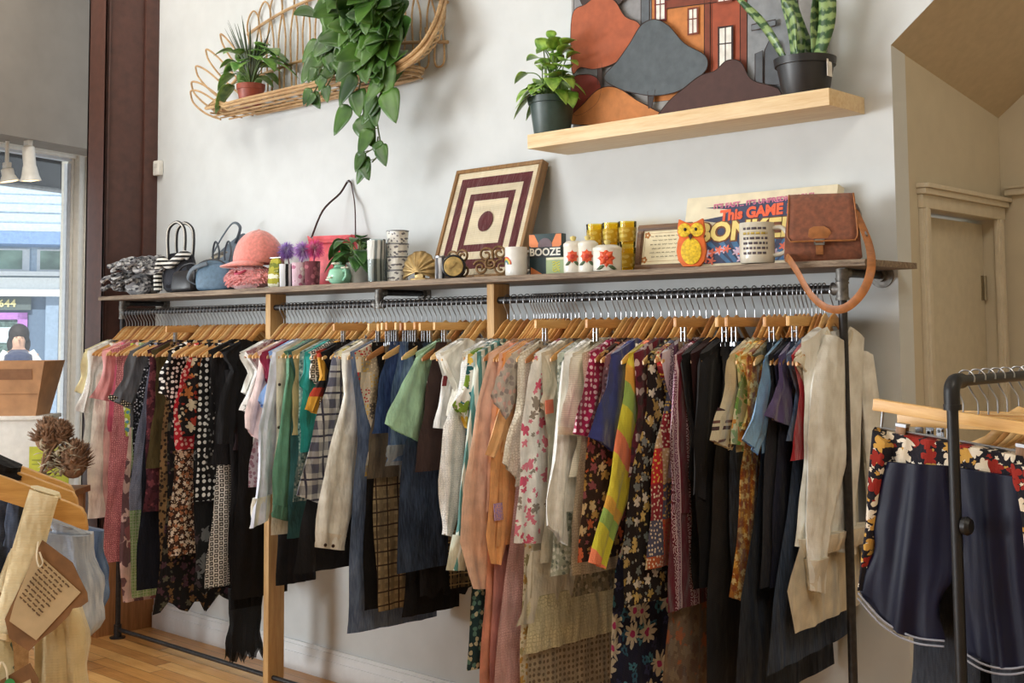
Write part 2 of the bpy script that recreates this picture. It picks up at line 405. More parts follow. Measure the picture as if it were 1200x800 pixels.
b.box((3.829, .16, 2.0), (3.848, .855, 2.045)).box((3.829, .155, 2.045), (3.862, .86, 2.065)).box((3.829, .15, 2.065), (3.872, .868, 2.08))
struct('trim_1', b, TRIMB, bevel=.002)
b = MB(); b.box((3.85, YB - .022, 2.09), (7.4, YB, 2.115)).box((3.85, YB - .03, 2.115), (7.4, YB, 2.125)); struct('trim_2', b, TRIMB, bevel=.002)
b = MB(); b.box((-.56, -.016, 0), (3.83, -.0005, .12)).box((-.56, -.022, 0), (3.83, -.0005, .085)).box((-.56, -.011, .12), (3.83, -.0005, .137))
struct('baseboard_back', b, plain((226, 228, 230), .45, .01, name='skirting gloss'), bevel=.002)
# steel column boxed at the corner, wood-clad foot
yc = -.321; b = MB()
b.box((-.81, yc, .5), (-.60, yc + .012, H)).box((-.625, yc, .5), (-.60, yc + .02, H)).box((-.66, yc + .01, .5), (-.613, -.07, H)).box((-.81, -.085, .5), (-.60, -.0, H)).box((-.81, yc, .5), (-.79, .1, H))
b.box((-.80, yc + .01, .5), (-.65, -.05, H))
struct('wall_column', b, COLP, bevel=.003)
b = MB(); b.box((-.86, -.345, 0), (-.575, .0, .50))
struct('trim_3', b, wood((190, 138, 88), (152, 106, 62), 2, 5, .5, name='column cladding'), bevel=.003)
# storefront wall on the left: direction d, outward normal q
P0 = Vector((-1.894, .251, 0)); d = Vector((.296, -.955, 0)).normalized(); q = Vector((-d.y, d.x, 0)) * -1   # d runs towards the street corner near the viewer
if q.dot(CAM - P0) < 0: q = -q                       # q points into the shop
WM = Matrix(((d.x, q.x, 0, P0.x), (d.y, q.y, 0, P0.y), (0, 0, 1, 0), (0, 0, 0, 1)))   # local: x along wall, y into the shop
WZ0, WZ1 = .30, 2.77
SOF = .16; _p = onplane(60, 167, P0 + q * (SOF + .12), q); SOZ = _p.z
def loc_of(px, py, off=0.0):
    p = onplane(px, py, P0 + q * off, q); return (p - P0).dot(d), p.z
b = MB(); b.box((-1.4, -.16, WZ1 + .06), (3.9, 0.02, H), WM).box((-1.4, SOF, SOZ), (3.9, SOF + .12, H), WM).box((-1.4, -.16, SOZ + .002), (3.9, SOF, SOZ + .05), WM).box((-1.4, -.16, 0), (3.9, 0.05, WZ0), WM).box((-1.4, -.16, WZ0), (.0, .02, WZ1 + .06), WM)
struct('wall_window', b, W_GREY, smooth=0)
b = MB(); x1 = .24                                     # window frame: jamb profile, head, sill, far mullion
b.box((.0, -.12, WZ0), (.025, .03, WZ1 + .06), WM).box((.025, -.12, WZ0), (.055, .012, WZ1 + .06), WM).box((.055, -.12, WZ0), (.085, .022, WZ1 + .03), WM).box((.085, -.12, WZ0), (.10, -.02, WZ1), WM)
b.box((0, -.12, WZ1), (3.5, .03, WZ1 + .06), WM).box((.08, -.12, WZ1 - .02), (3.5, .0, WZ1), WM).box((0, -.14, WZ0 - .04), (3.5, .10, WZ0), WM).box((3.4, -.12, WZ0), (3.5, .03, WZ1), WM).box((1.85, -.10, WZ0), (1.92, .0, WZ1), WM)
wf = struct('window_1', b, TRIMW, bevel=.004)
finish('gasket', MB().box((.095, -.09, WZ0), (.106, -.035, WZ1 - .05), WM).box((.10, -.09, WZ1 - .035), (3.4, -.03, WZ1 - .02), WM), plain((196, 198, 202), .4, .03, name='grey gasket'), wf)
finish('pane', MB().box((.104, -.062, WZ0), (1.85, -.056, WZ1 - .03), WM).box((1.92, -.062, WZ0), (3.4, -.056, WZ1 - .03), WM), glassy((250, 252, 252), name='window glass'), wf)
struct('wall_right', MB().box((7.5, -7.2, 0), (7.6, 1.2, H)), W_BEIGE, smooth=0)
struct('wall_front', MB().box((2.6, -7.3, 0), (7.6, -7.2, H)).box((-2.6, -7.3, 2.8), (2.6, -7.2, H)), W_BEIGE, smooth=0)
# ---------------------------------------------------------------- light
w = bpy.data.worlds.new('world'); S.world = w; w.use_nodes = True
bg = w.node_tree.nodes['Background']; bg.inputs[0].default_value = (.86, .93, 1.0, 1); bg.inputs[1].default_value = 1.0
def area(name, loc, target, sx, sy, power, col):
    l = bpy.data.lights.new(name, 'AREA'); l.shape = 'RECTANGLE'; l.size = sx; l.size_y = sy; l.energy = power; l.color = col
    o = bpy.data.objects.new(name, l); COL.objects.link(o); o.location = loc
    o.rotation_euler = (Vector(target) - Vector(loc)).to_track_quat('-Z', 'Z').to_euler(); return o
area('jamb_fill_light', (-.2, -1.3, 4.15), (-1.8, .1, 1.7), .6, .6, 30, (1.0, .96, .88))  # added fill without a fixture, brightens the window jamb
area('alcove_fill_light', (5.9, -2.6, 4.2), (5.6, -1.6, 0), 1.2, 1.2, 62, (1.0, .92, .78))  # added soft fill, fixture unseen, lifts the alcove and right-facing cloth
area('track_lamps', (1.6, -2.2, 4.2), (1.6, -.4, 1.2), 2.6, .9, 42, (1.0, .95, .86))
area('storefront_daylight', (-3.4, -9.3, 1.55), (2.2, 0, 1.9), 5.0, 1.9, 830, (.95, .985, 1.0))
area('front_daylight', (2.4, -7.0, 1.6), (2.6, 0, 1.9), 3.0, 1.8, 70, (.96, .985, 1.0))
mid = P0 + d * 2.5 + q * .25
area('side_window_daylight', (mid.x, mid.y, 1.65), (mid + q)[:2] + (1.55,), 1.7, 2.2, 18, (.95, .98, 1.0))
sd = bpy.data.lights.new('sun', 'SUN'); sd.energy = 6.0; sd.angle = .02; sd.color = (1, .96, .88)
so_ = bpy.data.objects.new('sun', sd); COL.objects.link(so_)
so_.rotation_euler = Vector((-.70, .62, -.95)).to_track_quat('-Z', 'Z').to_euler(); so_.location = (8, -9, 12)
S.view_settings.view_transform = 'Standard'; S.view_settings.look = 'None'; S.view_settings.gamma = 1; S.view_settings.use_curve_mapping = False
S.view_settings.exposure = -0.1
try:
    S.cycles.use_denoising = True; S.cycles.max_bounces = 8; S.cycles.transparent_max_bounces = 16
except Exception: pass
# ================================================================ THE PIPE RACK
YR, ZR, ZA = -.265, 1.725, 1.775
PX0, PX1, PXM = -.49, 3.776, 1.626
IRON = plain((58, 57, 58), .42, .12, .2, 60, metal=.55, name='black iron pipe')
IRON2 = plain((120, 117, 112), .5, .15, .3, 60, metal=.6, name='weathered iron fitting')
PINE = wood((206, 168, 112), (176, 132, 80), 2, 5, .55, name='pine stud')
rack = thing('clothes_rack', 'long iron pipe clothes rack with pine studs along the white wall under the shelf', 'clothes rack', (PX0, YR, 0))
def rp(name, b, mat, **k): return finish(name, shift(b, (PX0, YR, 0)), mat, rack, **k)
R0 = .0135
rp('rod', MB().tube([(PX0, YR, ZR), (PX1, YR, ZR)], R0, 14), IRON)
rp('upright', MB().tube([(PX0, YR, .02), (PX0, YR, ZA)], R0, 12), IRON)
rp('upright', MB().tube([(PX1, YR, .02), (PX1, YR, ZA)], R0, 12), IRON)
rp('upright', MB().tube([(PXM, YR, ZR), (PXM, YR, ZA)], R0, 12), IRON)
for X in (PX0, PX1, PXM):
    rp('arm', MB().tube([(X, YR, ZA), (X, -.008, ZA)], R0, 12), IRON)
    rp('flange', MB().lathe([(.041, 0), (.041, .006), (.021, .008), (.021, .022), (.0145, .022)], 20, m=Matrix(((1, 0, 0, X), (0, 0, -1, -.0008), (0, 1, 0, ZA), (0, 0, 0, 1)))), IRON2)
    b = MB(); b.tube([(X, YR, ZA - .03), (X, YR, ZA + .012)], .0185, 12).tube([(X, YR, ZA), (X, YR + .032, ZA)], .0185, 12).tube([(X, YR, ZA - .034), (X, YR, ZA - .028)], .021, 12)
    b.tube([(X, YR, ZR - .03), (X, YR, ZR + .03)] if X != PXM else [(X, YR, ZR - .018), (X, YR, ZR + .03)], .0185, 12)
    s_ = 1 if X == PX0 else -1
    b.tube([(X - (.03 if X == PXM else 0), YR, ZR), (X + .032 * (1 if X == PXM else s_), YR, ZR)], .0185, 12)
    for zz in ((ZR - .03, ZR + .03) if X != PXM else (ZR + .03,)): b.tube([(X, YR, zz - .004), (X, YR, zz + .004)], .021, 12)
    rp('pipe_tee', b, IRON2)
rp('floor_rail', MB().tube([(PX0, YR, .045), (PX1, YR, .045)], .011, 12), IRON)
for X in (PX0, PX1): rp('foot_flange', MB().lathe([(.041, 0), (.041, .006), (.021, .008), (.02, .07), (.0145, .07)], 20, (X, YR, .0005)), IRON)
for px in (311.2, 570.4):
    X = atY(px, 350, -.295).x
    rp('stud', MB().box((X, -.295, .0), (X + .038, -.206, 1.788)), PINE, bevel=.0025)
# the old board that lies on the arms
b = MB(); x0, x1 = -.50, 3.90; n_ = 46; rows = []
rg = random.Random(3)
G = []
for i in range(n_ + 1):
    X = lerp(x0, x1, i / n_); yf = -.394 + .008 * sin(X * 2.1) + rg.uniform(-.003, .003)
    if i > n_ - 2: yf += .03 * (i - (n_ - 2)) / 2
    zt = 1.811 + .003 * sin(X * 1.3); zb_ = 1.7895
    G.append([(X, yf, zb_), (X, yf - .002, (zb_ + zt) / 2), (X, yf + .002, zt), (X, -.012, zt), (X, -.012, zb_)])
b.sheet(G, closed=True); k_ = 5
b.f += [tuple(range(5)), tuple(range(n_ * 5, n_ * 5 + 5))]
# keep the part over the alcove corner in front of the wall plane
single('shelf_board', b, wood((150, 132, 112), (74, 58, 46), 0, 5, .7, 18, name='weathered board'), 'long weathered wooden shelf board resting on the iron pipe arms', 'shelf', smooth=30)
# ================================================================ HANGERS
HW = .222
def zarm(y):                                          # underside line of the shoulders of a wooden hanger
    t = min(1.0, abs(y) / HW); u = min(1.0, t / .4); return -.082 - .045 * u * u * (3 - 2 * u) - .09 * t ** 1.15
MAPLE = [wood(a, b_, 1, 7, .38, 10, name='hanger wood') for a, b_ in (((230, 188, 124), (208, 158, 92)), ((214, 162, 98), (188, 132, 74)), ((236, 200, 142), (216, 172, 112)), ((186, 130, 80), (156, 104, 62)))]
CHROME = plain((170, 172, 176), .32, .02, metal=1.0, name='chrome wire')
HGRP = 'wooden hangers on the pipe rack'
def hook_mb():
    b = MB(); b.tube(smooth_path([(0, 0, -.085), (0, 0, -.058), (0, -.004, -.046), (0, -.020, -.016), (0, -.0195, .004), (0, -.010, .0178), (0, .006, .0185), (0, .017, .008), (0, .0175, -.003)], 4), .0019, 6); return b
def shoulder_mb():
    b = MB(); n = 22; G = []
    for i in range(n + 1):
        y = -HW + 2 * HW * i / n; t = abs(y) / HW; zc = zarm(y) - .002
        h = lerp(.017, .0115, t ** 2); w = lerp(.0055, .0046, t)
        if i in (0, n): h *= .55; w *= .6
        G.append([(w * cos(a) * (abs(cos(a)) ** -.3 if abs(cos(a)) > .05 else 1), y, zc - .004 + h * sin(a)) for a in [2 * PI * k / 10 for k in range(10)]])
    b.sheet(G, closed=True); b.f += [tuple(range(10)), tuple(range(n * 10, n * 10 + 10))]
    return b
def clipbar_mb():
    return MB().box((-.006, -.185, -.112), (.006, .185, -.082))
def clip_mb(s):
    y = s * .135; b = MB(); b.box((-.0085, y - .006, -.165), (-.0065, y + .006, -.112)).box((.0065, y - .006, -.165), (.0085, y + .006, -.112)).tube([(-.0085, y, -.128), (.0085, y, -.128)], .004, 8)
    b.box((-.0085, y - .014, -.172), (.0085, y + .014, -.160)); return b
def make_hanger(kind, wood_mat):
    r = thing('wooden_hanger' if kind == 's' else 'clip_hanger', 'wooden hanger', 'hanger', group=HGRP)
    if kind == 's': finish('arms', shoulder_mb(), wood_mat, r)
    else:
        finish('bar', clipbar_mb(), wood_mat, r, bevel=.002)
        for s in (-1, 1): finish('clip', clip_mb(s), CHROME, r)
    finish('hook', hook_mb(), CHROME, r); return r
PROTO = {}
def hanger(kind, k, loc, rz, label):
    key = (kind, k)
    if key not in PROTO: o = PROTO[key] = make_hanger(kind, MAPLE[k])
    else:
        src = PROTO[key]; o = src.copy(); COL.objects.link(o)
        for ch in src.children: c = ch.copy(); c.parent = o; COL.objects.link(c)
    o.location = loc; o.rotation_euler = (0, 0, rz); o['label'] = label; return o

# ================================================================ GARMENTS
def panel(mb, L, R, th, rows=18, cols=12, nf=3.0, amp=.006, seed=0, top=None, flare=1.0, fray=0.0, sag=0.0):
    """flattened cloth tube between two outlines (y, z); folds run down it"""
    rg = random.Random(seed); ph = [rg.uniform(0, 6.28) for _ in range(6)]
    A = resample([(0, p[0], p[1]) for p in L], rows); B = resample([(0, p[0], p[1]) for p in R], rows); G = []
    for i in range(rows + 1):
        v = i / rows; g = amp * (.25 + .75 * v ** .8) * flare; row = []
        for j in range(2 * cols):
            s = -1 + 2 * j / cols if j <= cols else 1 - 2 * (j - cols) / cols; side = 1 if j < cols else -1
            if j in (0, cols): side = 0
            pr = (1 - abs(s) ** lerp(9, 3, min(1, v * 3))) ** .5 if abs(s) < 1 else 0
            u = (s + 1) / 2; p = A[i].lerp(B[i], u)
            fo = g * (sin(2 * PI * nf * u + ph[0] + .9 * sin(3 * v + ph[1])) * .6 + .4 * sin(2 * PI * nf * 1.83 * u + ph[2] - .7 * v)) + g * .5 * sin(5 * v + ph[3])
            x = side * th * pr * (.65 + .35 * (1 - v)) + fo
            y = p.y + (g * 1.3 * sin(7 * v + ph[4] + s) + g * .6 * sin(17 * v + ph[1])) * abs(s) ** 3 ; z = p.z - sag * (1 - s * s) * v ** 4
            if top and v < .3: z += top(p.y) * (1 - v / .3)
            if fray and v > .8: z += fray * (v - .8) / .2 * sin(23 * u + ph[5]) * (.6 + .4 * sin(57 * u))
            row.append(Vector((x, y, z)))
        G.append(row)
    mb.sheet(G, closed=True); n = 2 * cols; o = len(mb.v) - len(G) * n
    mb.f.append(tuple(range(o, o + n)))
    return mb
def topline(yn=.085, dip=.03):
    base = zarm(HW * 1.04)
    def f(y):
        a = abs(y); h = zarm(max(a, yn)) - base + .012 if a < HW * 1.05 else 0.0
        h += .014
        if a < yn: h -= dip * (1 - (a / yn) ** 2)
        return h
    return f
GARMENTS = []
def T(pts): return [tuple(p) for p in pts]
def local(px, py, X, phi):
    p = onplane(px, py, (X, YR, 0), Vector((cos(phi), sin(phi), 0)))
    dx, dy = p.x - X, p.y - YR
    return (-sin(phi) * dx + cos(phi) * dy, p.z - ZR)
def garment(g, X, phi, slot, prev=None):
    nm, lab, cat, typ, m = g['n'], g['l'], g.get('c', g['n']), g.get('t', 's'), g['m']
    k = len(GARMENTS); seed = 100 + k * 17; rg = random.Random(seed)
    r = thing(nm, lab, cat, (X, YR, ZR), phi, g.get('g', 'clothes on the pipe rack'))
    th = min(.016, slot * .42); amp = min(g.get('amp', .007), slot * .4); nf = g.get('nf', 3.2)
    E = [local(x, y, X, phi) for x, y in g['e']]
    E = [(max(-.62, min(-.10, y)), z) for y, z in E]
    E.sort(key=lambda p: -p[1]); hem = E[-1][1]
    def mir(P): return [(min(-y * g.get('far', 1.0), .236 / max(.6, cos(phi))), z) for y, z in P]
    if typ == 's':
        L = [(-HW * 1.04, zarm(HW) - .008)] + [p for p in E if p[1] < zarm(HW) - .04]
        body = MB(); panel(body, L, mir(L), th, g.get('rows', 20), 14, nf, amp, seed, topline(g.get('yn', .085), g.get('dip', .045)), fray=g.get('fray', 0))
    elif typ == 't':                                   # straps over the hanger, straight neckline
        zt = g.get('zt', -.285); L = [(-g.get('wt', .165), zt)] + [p for p in E if p[1] < zt - .03]
        body = MB(); panel(body, L, mir(L), th, g.get('rows', 20), 14, nf, amp, seed, fray=g.get('fray', 0))
    else:                                              # hung by the waistband from a clip bar
        zt = g.get('zt', -.162); w0 = g.get('w0', .165); L = [(-w0, zt)] + [p for p in E if p[1] < zt - .04]
        body = MB(); panel(body, L, mir(L), th, g.get('rows', 20), 14, nf, amp, seed, fray=g.get('fray', 0))
    bo = finish('body' if typ != 'c' else ('legs' if nm in ('jeans', 'trousers') else 'skirt_panel'), body, m, r, smooth=70)
    if typ == 't':
        for s in (-1, 1):
            sb = MB(); y = s * g.get('wt', .165) * .76; panel(sb, [(y - .018, zarm(y) + .012), (y - .02, g.get('zt', -.285) - .02)], [(y + .018, zarm(y) + .012), (y + .02, g.get('zt', -.285) - .02)], .0095, 5, 4, 1, .001, seed)
            finish('strap', sb, m, r)
    if typ == 'c':
        wb = MB(); panel(wb, [(-w0 - .002, zt + .004), (-w0 - .003, zt - .04)], [(w0 + .002, zt + .004), (w0 + .003, zt - .04)], th + .0025, 4, 14, nf, amp * .3, seed)
        finish('waistband', wb, g.get('wb', m), r, smooth=70)
    if 's' in g:                                       # near sleeve follows the photo, far sleeve hangs straight
        A, B = g['s']; A = [local(x, y, X, phi) for x, y in A]; B = [local(x, y, X, phi) for x, y in B]
        cl = lambda P: [(max(-.66, min(-.09, y)), z) for y, z in P]
        A, B = cl(A), cl(B); sm = g.get('sm', m); zt_ = zarm(HW)
        A = [(-.13, zarm(.13) + .022), (-HW - .008, zt_ + .008)] + [p for p in A if p[1] < zt_ - .03]; B = [(-.11, zarm(.11) - .03), (-.14, zt_ - .05)] + [p for p in B if p[1] < zt_ - .09]
        sb = MB(); panel(sb, A, B, th * 1.2, g.get('srows', 16), 10, 1.7, min(.009, slot * .55), seed + 1)
        so2 = finish('sleeve', sb, sm, r, smooth=70)
        if 'cuff' in g:
            cA, cB = resample([(0,) + p for p in A], 14), resample([(0,) + p for p in B], 14); cb = MB(); q0 = g.get('cufflen', 1)
            e = .004; panel(cb, [(p.y - e, p.z) for p in cA[-1 - q0:]], [(p.y + e, p.z) for p in cB[-1 - q0:]], th * 1.15 + .003, 4, 8, 1.3, amp * .6, seed + 1)
            finish('cuff', cb, g['cuff'], so2, smooth=70)
        ln = A[0][1] - A[-1][1]; fs = MB(); yo = .205
        panel(fs, [(yo - .05, zarm(.2) + .01), (yo - .045, zarm(.2) - ln * .8)], [(min(.236, yo + .018), zarm(.2) - .01), (.236, zarm(.2) - ln * .8)], th * 1.1, 10, 8, 1.2, amp * .6, seed + 2)
        finish('sleeve', fs, sm, r, smooth=70)
    if g.get('collar'):
        yn = g.get('yn', .07); G = []
        for i in range(17):
            a = -1 + 2 * i / 16; y = a * (yn + .004); z0 = zarm(yn) + .006 - .035 * (1 - a * a) * .9
            x = (th + .003)
            G.append([Vector((x * .6, y, z0 + .012)), Vector((x + .002, y * 1.12, z0 - .022 - .012 * abs(a))), Vector((x, y * 1.1, z0 - .024 - .012 * abs(a)))])
        cb = MB().sheet(G); finish('collar', cb, g.get('cm', m), r, solid=.002)
    for kk, (x, y) in enumerate(g.get('buttons', ())):
        yy, zz = local(x, y, X, phi); finish('button', MB().lathe([(.007, 0), (.007, .003), (.001, .0035)], 10, m=Matrix(((0, 0, 1, th + amp + .001), (1, 0, 0, yy), (0, 1, 0, zz), (0, 0, 0, 1)))), g.get('bm', plain((60, 40, 28), .4)), r)
    for nm2, quad, mm in g.get('patch', ()):           # sewn-on tab / pocket: pixel quad on the garment's plane
        Q = [local(x, y, X, phi) for x, y in quad]; pb = MB(); xo = th + amp * .8 + .001
        pb.add([(xo + dx, y, z) for dx in (0, .002) for y, z in Q], [(0, 1, 2, 3), (7, 6, 5, 4), (0, 4, 5, 1), (1, 5, 6, 2), (2, 6, 7, 3), (3, 7, 4, 0)])
        finish(nm2, pb, mm, r, smooth=0)
    for z0, z1, mm, ex in g.get('tiers', ()):          # flounces: heights in px on the near edge
        t0 = local(g['e'][-1][0], z0, X, phi)[1]; t1 = local(g['e'][-1][0], z1, X, phi)[1]
        def hw(z):
            for a, c in zip(L, L[1:]):
                if c[1] <= z <= a[1]: return lerp(-a[0], -c[0], (a[1] - z) / max(1e-6, a[1] - c[1]))
            return -L[-1][0]
        tb = MB(); h0, h1 = hw(t0) + .004, hw(t1) + ex
        fa = g.get('far', 1.0); panel(tb, [(-h0, t0), (-(h0 + h1) / 2, (t0 + t1) / 2), (-h1, t1)], [(min(h0 * fa, .236), t0), (min(h1 * fa, .24), t1)], th + .006, 12, 20, 6, .008, seed + 5, fray=g.get('tfray', 0))
        finish('flounce', tb, mm, r, smooth=70)
    GARMENTS.append(r); return r
# ---- shorthand
K = cloth
def pl(*c, **k): return cloth('plain', tuple(c), **k)
WHT, CRM, IVO = pl(246, 245, 241), pl(240, 233, 214), pl(247, 242, 230)
BLK, BLK2, NAVY = pl(24, 23, 25), pl(34, 33, 36, sheen=.1), pl(32, 34, 52)
SHEERB = pl(20, 20, 22, sheer=.10)
DK = cloth('denim', (38, 48, 66), (70, 84, 108)); MD = cloth('denim', (62, 84, 120), (116, 138, 170)); LD = cloth('denim', (120, 140, 172), (178, 192, 212)); VD = cloth('denim', (28, 33, 42), (52, 60, 74))
def D(n, l, m, e, **k): return dict(n=n, l=l, m=m, e=e, **k)
SEC1 = [
 D('blouse', 'pale yellow short-sleeved blouse, first garment at the window end of the rack', pl(232, 220, 172), [(104, 425), (103, 470), (102, 520)], s=([(101, 416), (94, 440), (88, 459)], [(113, 428), (114, 445), (112, 466)])),
 D('blouse', 'white lace-edged blouse beside the pale yellow one at the window end', K('lace', (240, 240, 236), (214, 212, 206), sc=90), [(106, 430), (101, 470), (98, 520)], s=([(103, 440), (97, 462), (92, 482)], [(112, 440), (111, 465), (106, 486)])),
 D('dress', 'long plain ivory dress hanging near the brown column', IVO, [(112, 440), (106, 520), (101, 608)], t='t', nf=4),
 D('dress', 'pale blush dress half hidden behind the rose eyelet dress', pl(236, 200, 192), [(122, 440), (120, 520), (119, 603)], t='t'),
 D('blouse', 'sheer pink blouse with a wide fluttering sleeve', pl(236, 168, 168), [(131, 430), (128, 500), (127, 590)], s=([(131, 418), (118, 445), (107, 466)], [(140, 430), (136, 450), (131, 471)])),
 D('top', 'rose pink tank top beside the grey sweatshirt', pl(220, 112, 140), [(134, 422), (131, 460), (127, 506)], t='t', zt=-.25),
 D('dress', 'rose pink eyelet lace dress with a straight hem', K('lace', (236, 164, 168), (186, 104, 116), sc=55, thr=.3), [(139, 430), (131, 500), (127, 580), (123, 660)]),
 D('top', 'lime green ribbon-trimmed top showing a strip beside the grey sweatshirt', K('print', (190, 205, 70), (240, 245, 220), (90, 150, 170), sc=45), [(147, 440), (145, 480), (144, 511)], t='t'),
 D('dress', 'dusty mauve satin dress with a big flower near its hem', K('floral', (214, 178, 172), (150, 90, 96), (110, 78, 84), sc=5, thr=.42, rough=.4), [(156, 440), (150, 560), (145, 640), (147, 706)], t='t'),
 D('dress', 'green and white gingham dress behind the mauve satin dress', K('plaid', (226, 236, 200), (116, 160, 84), (90, 130, 60), sc=.016), [(160, 430), (154, 560), (157, 640), (160, 700)], t='t'),
 D('sweatshirt', 'charcoal grey sweatshirt with a beaded trim round its sleeve', pl(104, 107, 114), [(152, 440), (150, 470), (149, 500)], s=([(158, 416), (142, 442), (125, 466)], [(165, 430), (159, 455), (152, 479)]), cuff=K('dots', (24, 24, 26), (230, 225, 200), sc=85, seed=2.0), cufflen=1),
 D('top', 'black and white tweed-patterned top next to the grey sweatshirt', K('print', (24, 24, 28), (190, 190, 196), (84, 86, 92), sc=80, thr=.3), [(163, 425), (158, 480), (154, 560)], t='t'),
 D('dress', 'washed grey-blue lace dress with a boxy hem', K('lace', (146, 154, 180), (112, 122, 150), sc=60), [(168, 425), (163, 500), (158, 560), (153, 599)], t='t'),
 D('dress', 'midnight navy dress with pale beads at the hem', pl(26, 29, 42), [(174, 430), (168, 560), (165, 640), (166, 692)], t='t', patch=()),
 D('top', 'plum purple blouse in a thin strip beside the olive top', K('floral', (88, 44, 56), (130, 70, 80), (60, 30, 40), sc=14), [(177, 430), (172, 520), (172, 600)]),
 D('tunic', 'olive brown tunic left of the polka dot blouse', pl(84, 74, 46), [(184, 430), (178, 500), (174, 549)]),
 D('skirt', 'leopard print skirt peeping below the olive tunic', K('print', (150, 118, 78), (30, 22, 16), (64, 44, 28), sc=48, thr=.34), [(196, 430), (189, 560), (189, 640), (187, 676)], t='c'),
 D('dress', 'dark floral dress with a ragged handkerchief hem', K('floral', (26, 24, 26), (120, 92, 60), (80, 54, 66), (90, 88, 74), sc=13, thr=.3), [(200, 450), (194, 600), (184, 690), (182, 716)], t='t', fray=.05),
 D('blouse', 'black blouse with white polka dots on its sleeve', K('dots', (26, 23, 25), (238, 236, 232), sc=42, thr=.55), [(203, 430), (201, 470), (200, 500)], s=([(197, 420), (188, 440), (190, 460)], [(207, 420), (207, 445), (204, 472)])),
 D('dress', 'brown dress in a small cream and rust flower print', K('floral', (70, 46, 36), (226, 206, 178), (180, 120, 84), (236, 222, 204), sc=30, thr=.42), [(207, 430), (204, 540), (201, 600), (199, 652)], t='t'),
 D('dress', 'scarlet dress scattered with tiny dots', K('dots', (196, 32, 50), (238, 190, 180), sc=40, thr=.6), [(210, 440), (204, 480), (202, 527)], t='t', zt=-.22),
 D('top', 'black top with orange and cream flowers beside the scarlet dress', K('floral', (34, 28, 28), (196, 120, 66), (222, 206, 176), (176, 64, 48), sc=11, thr=.42), [(214, 425), (211, 470), (212, 512)], t='t', zt=-.23),
 D('dress', 'plain black dress with a few pale motifs low down', K('floral', (24, 24, 26), (110, 112, 112), (70, 60, 66), sc=4.5, thr=.22), [(228, 430), (224, 560), (224, 692)], t='t', fray=.03),
 D('dress', 'black dress with bold white spots in columns', K('dots', (24, 23, 25), (236, 236, 232), sc=33, thr=.25), [(235, 425), (233, 500), (231, 588)], t='t', zt=-.22),
 D('dress', 'black dress sprinkled with small white brush marks', K('print', (28, 27, 29), (210, 210, 206), (120, 120, 118), sc=38, thr=.22), [(246, 430), (242, 500), (243, 560)], t='t'),
 D('dress', 'black and white geometric print shift dress', K('geo', (238, 237, 232), (24, 23, 25), sc=.022), [(262, 450), (254, 540), (247, 620), (242, 689)], t='t'),
 D('cardigan', 'black cardigan over the geometric print dress', BLK2, [(268, 425), (255, 480), (249, 546)]),
 D('gown', 'long black gown with a sheer ragged hem reaching the floor rail', BLK2, [(276, 430), (270, 560), (267, 715)], t='t', nf=5, far=.25, tfray=.035, tiers=((690, 774, SHEERB, .01),)),
 D('coat', 'long black coat with a fuzzy shoulder beside the first stud', BLK, [(276, 430), (279, 520), (277, 600), (275, 703)], s=([(290, 394), (270, 430), (258, 480), (254, 520)], [(296, 402), (284, 440), (276, 490), (272, 520)])),
]
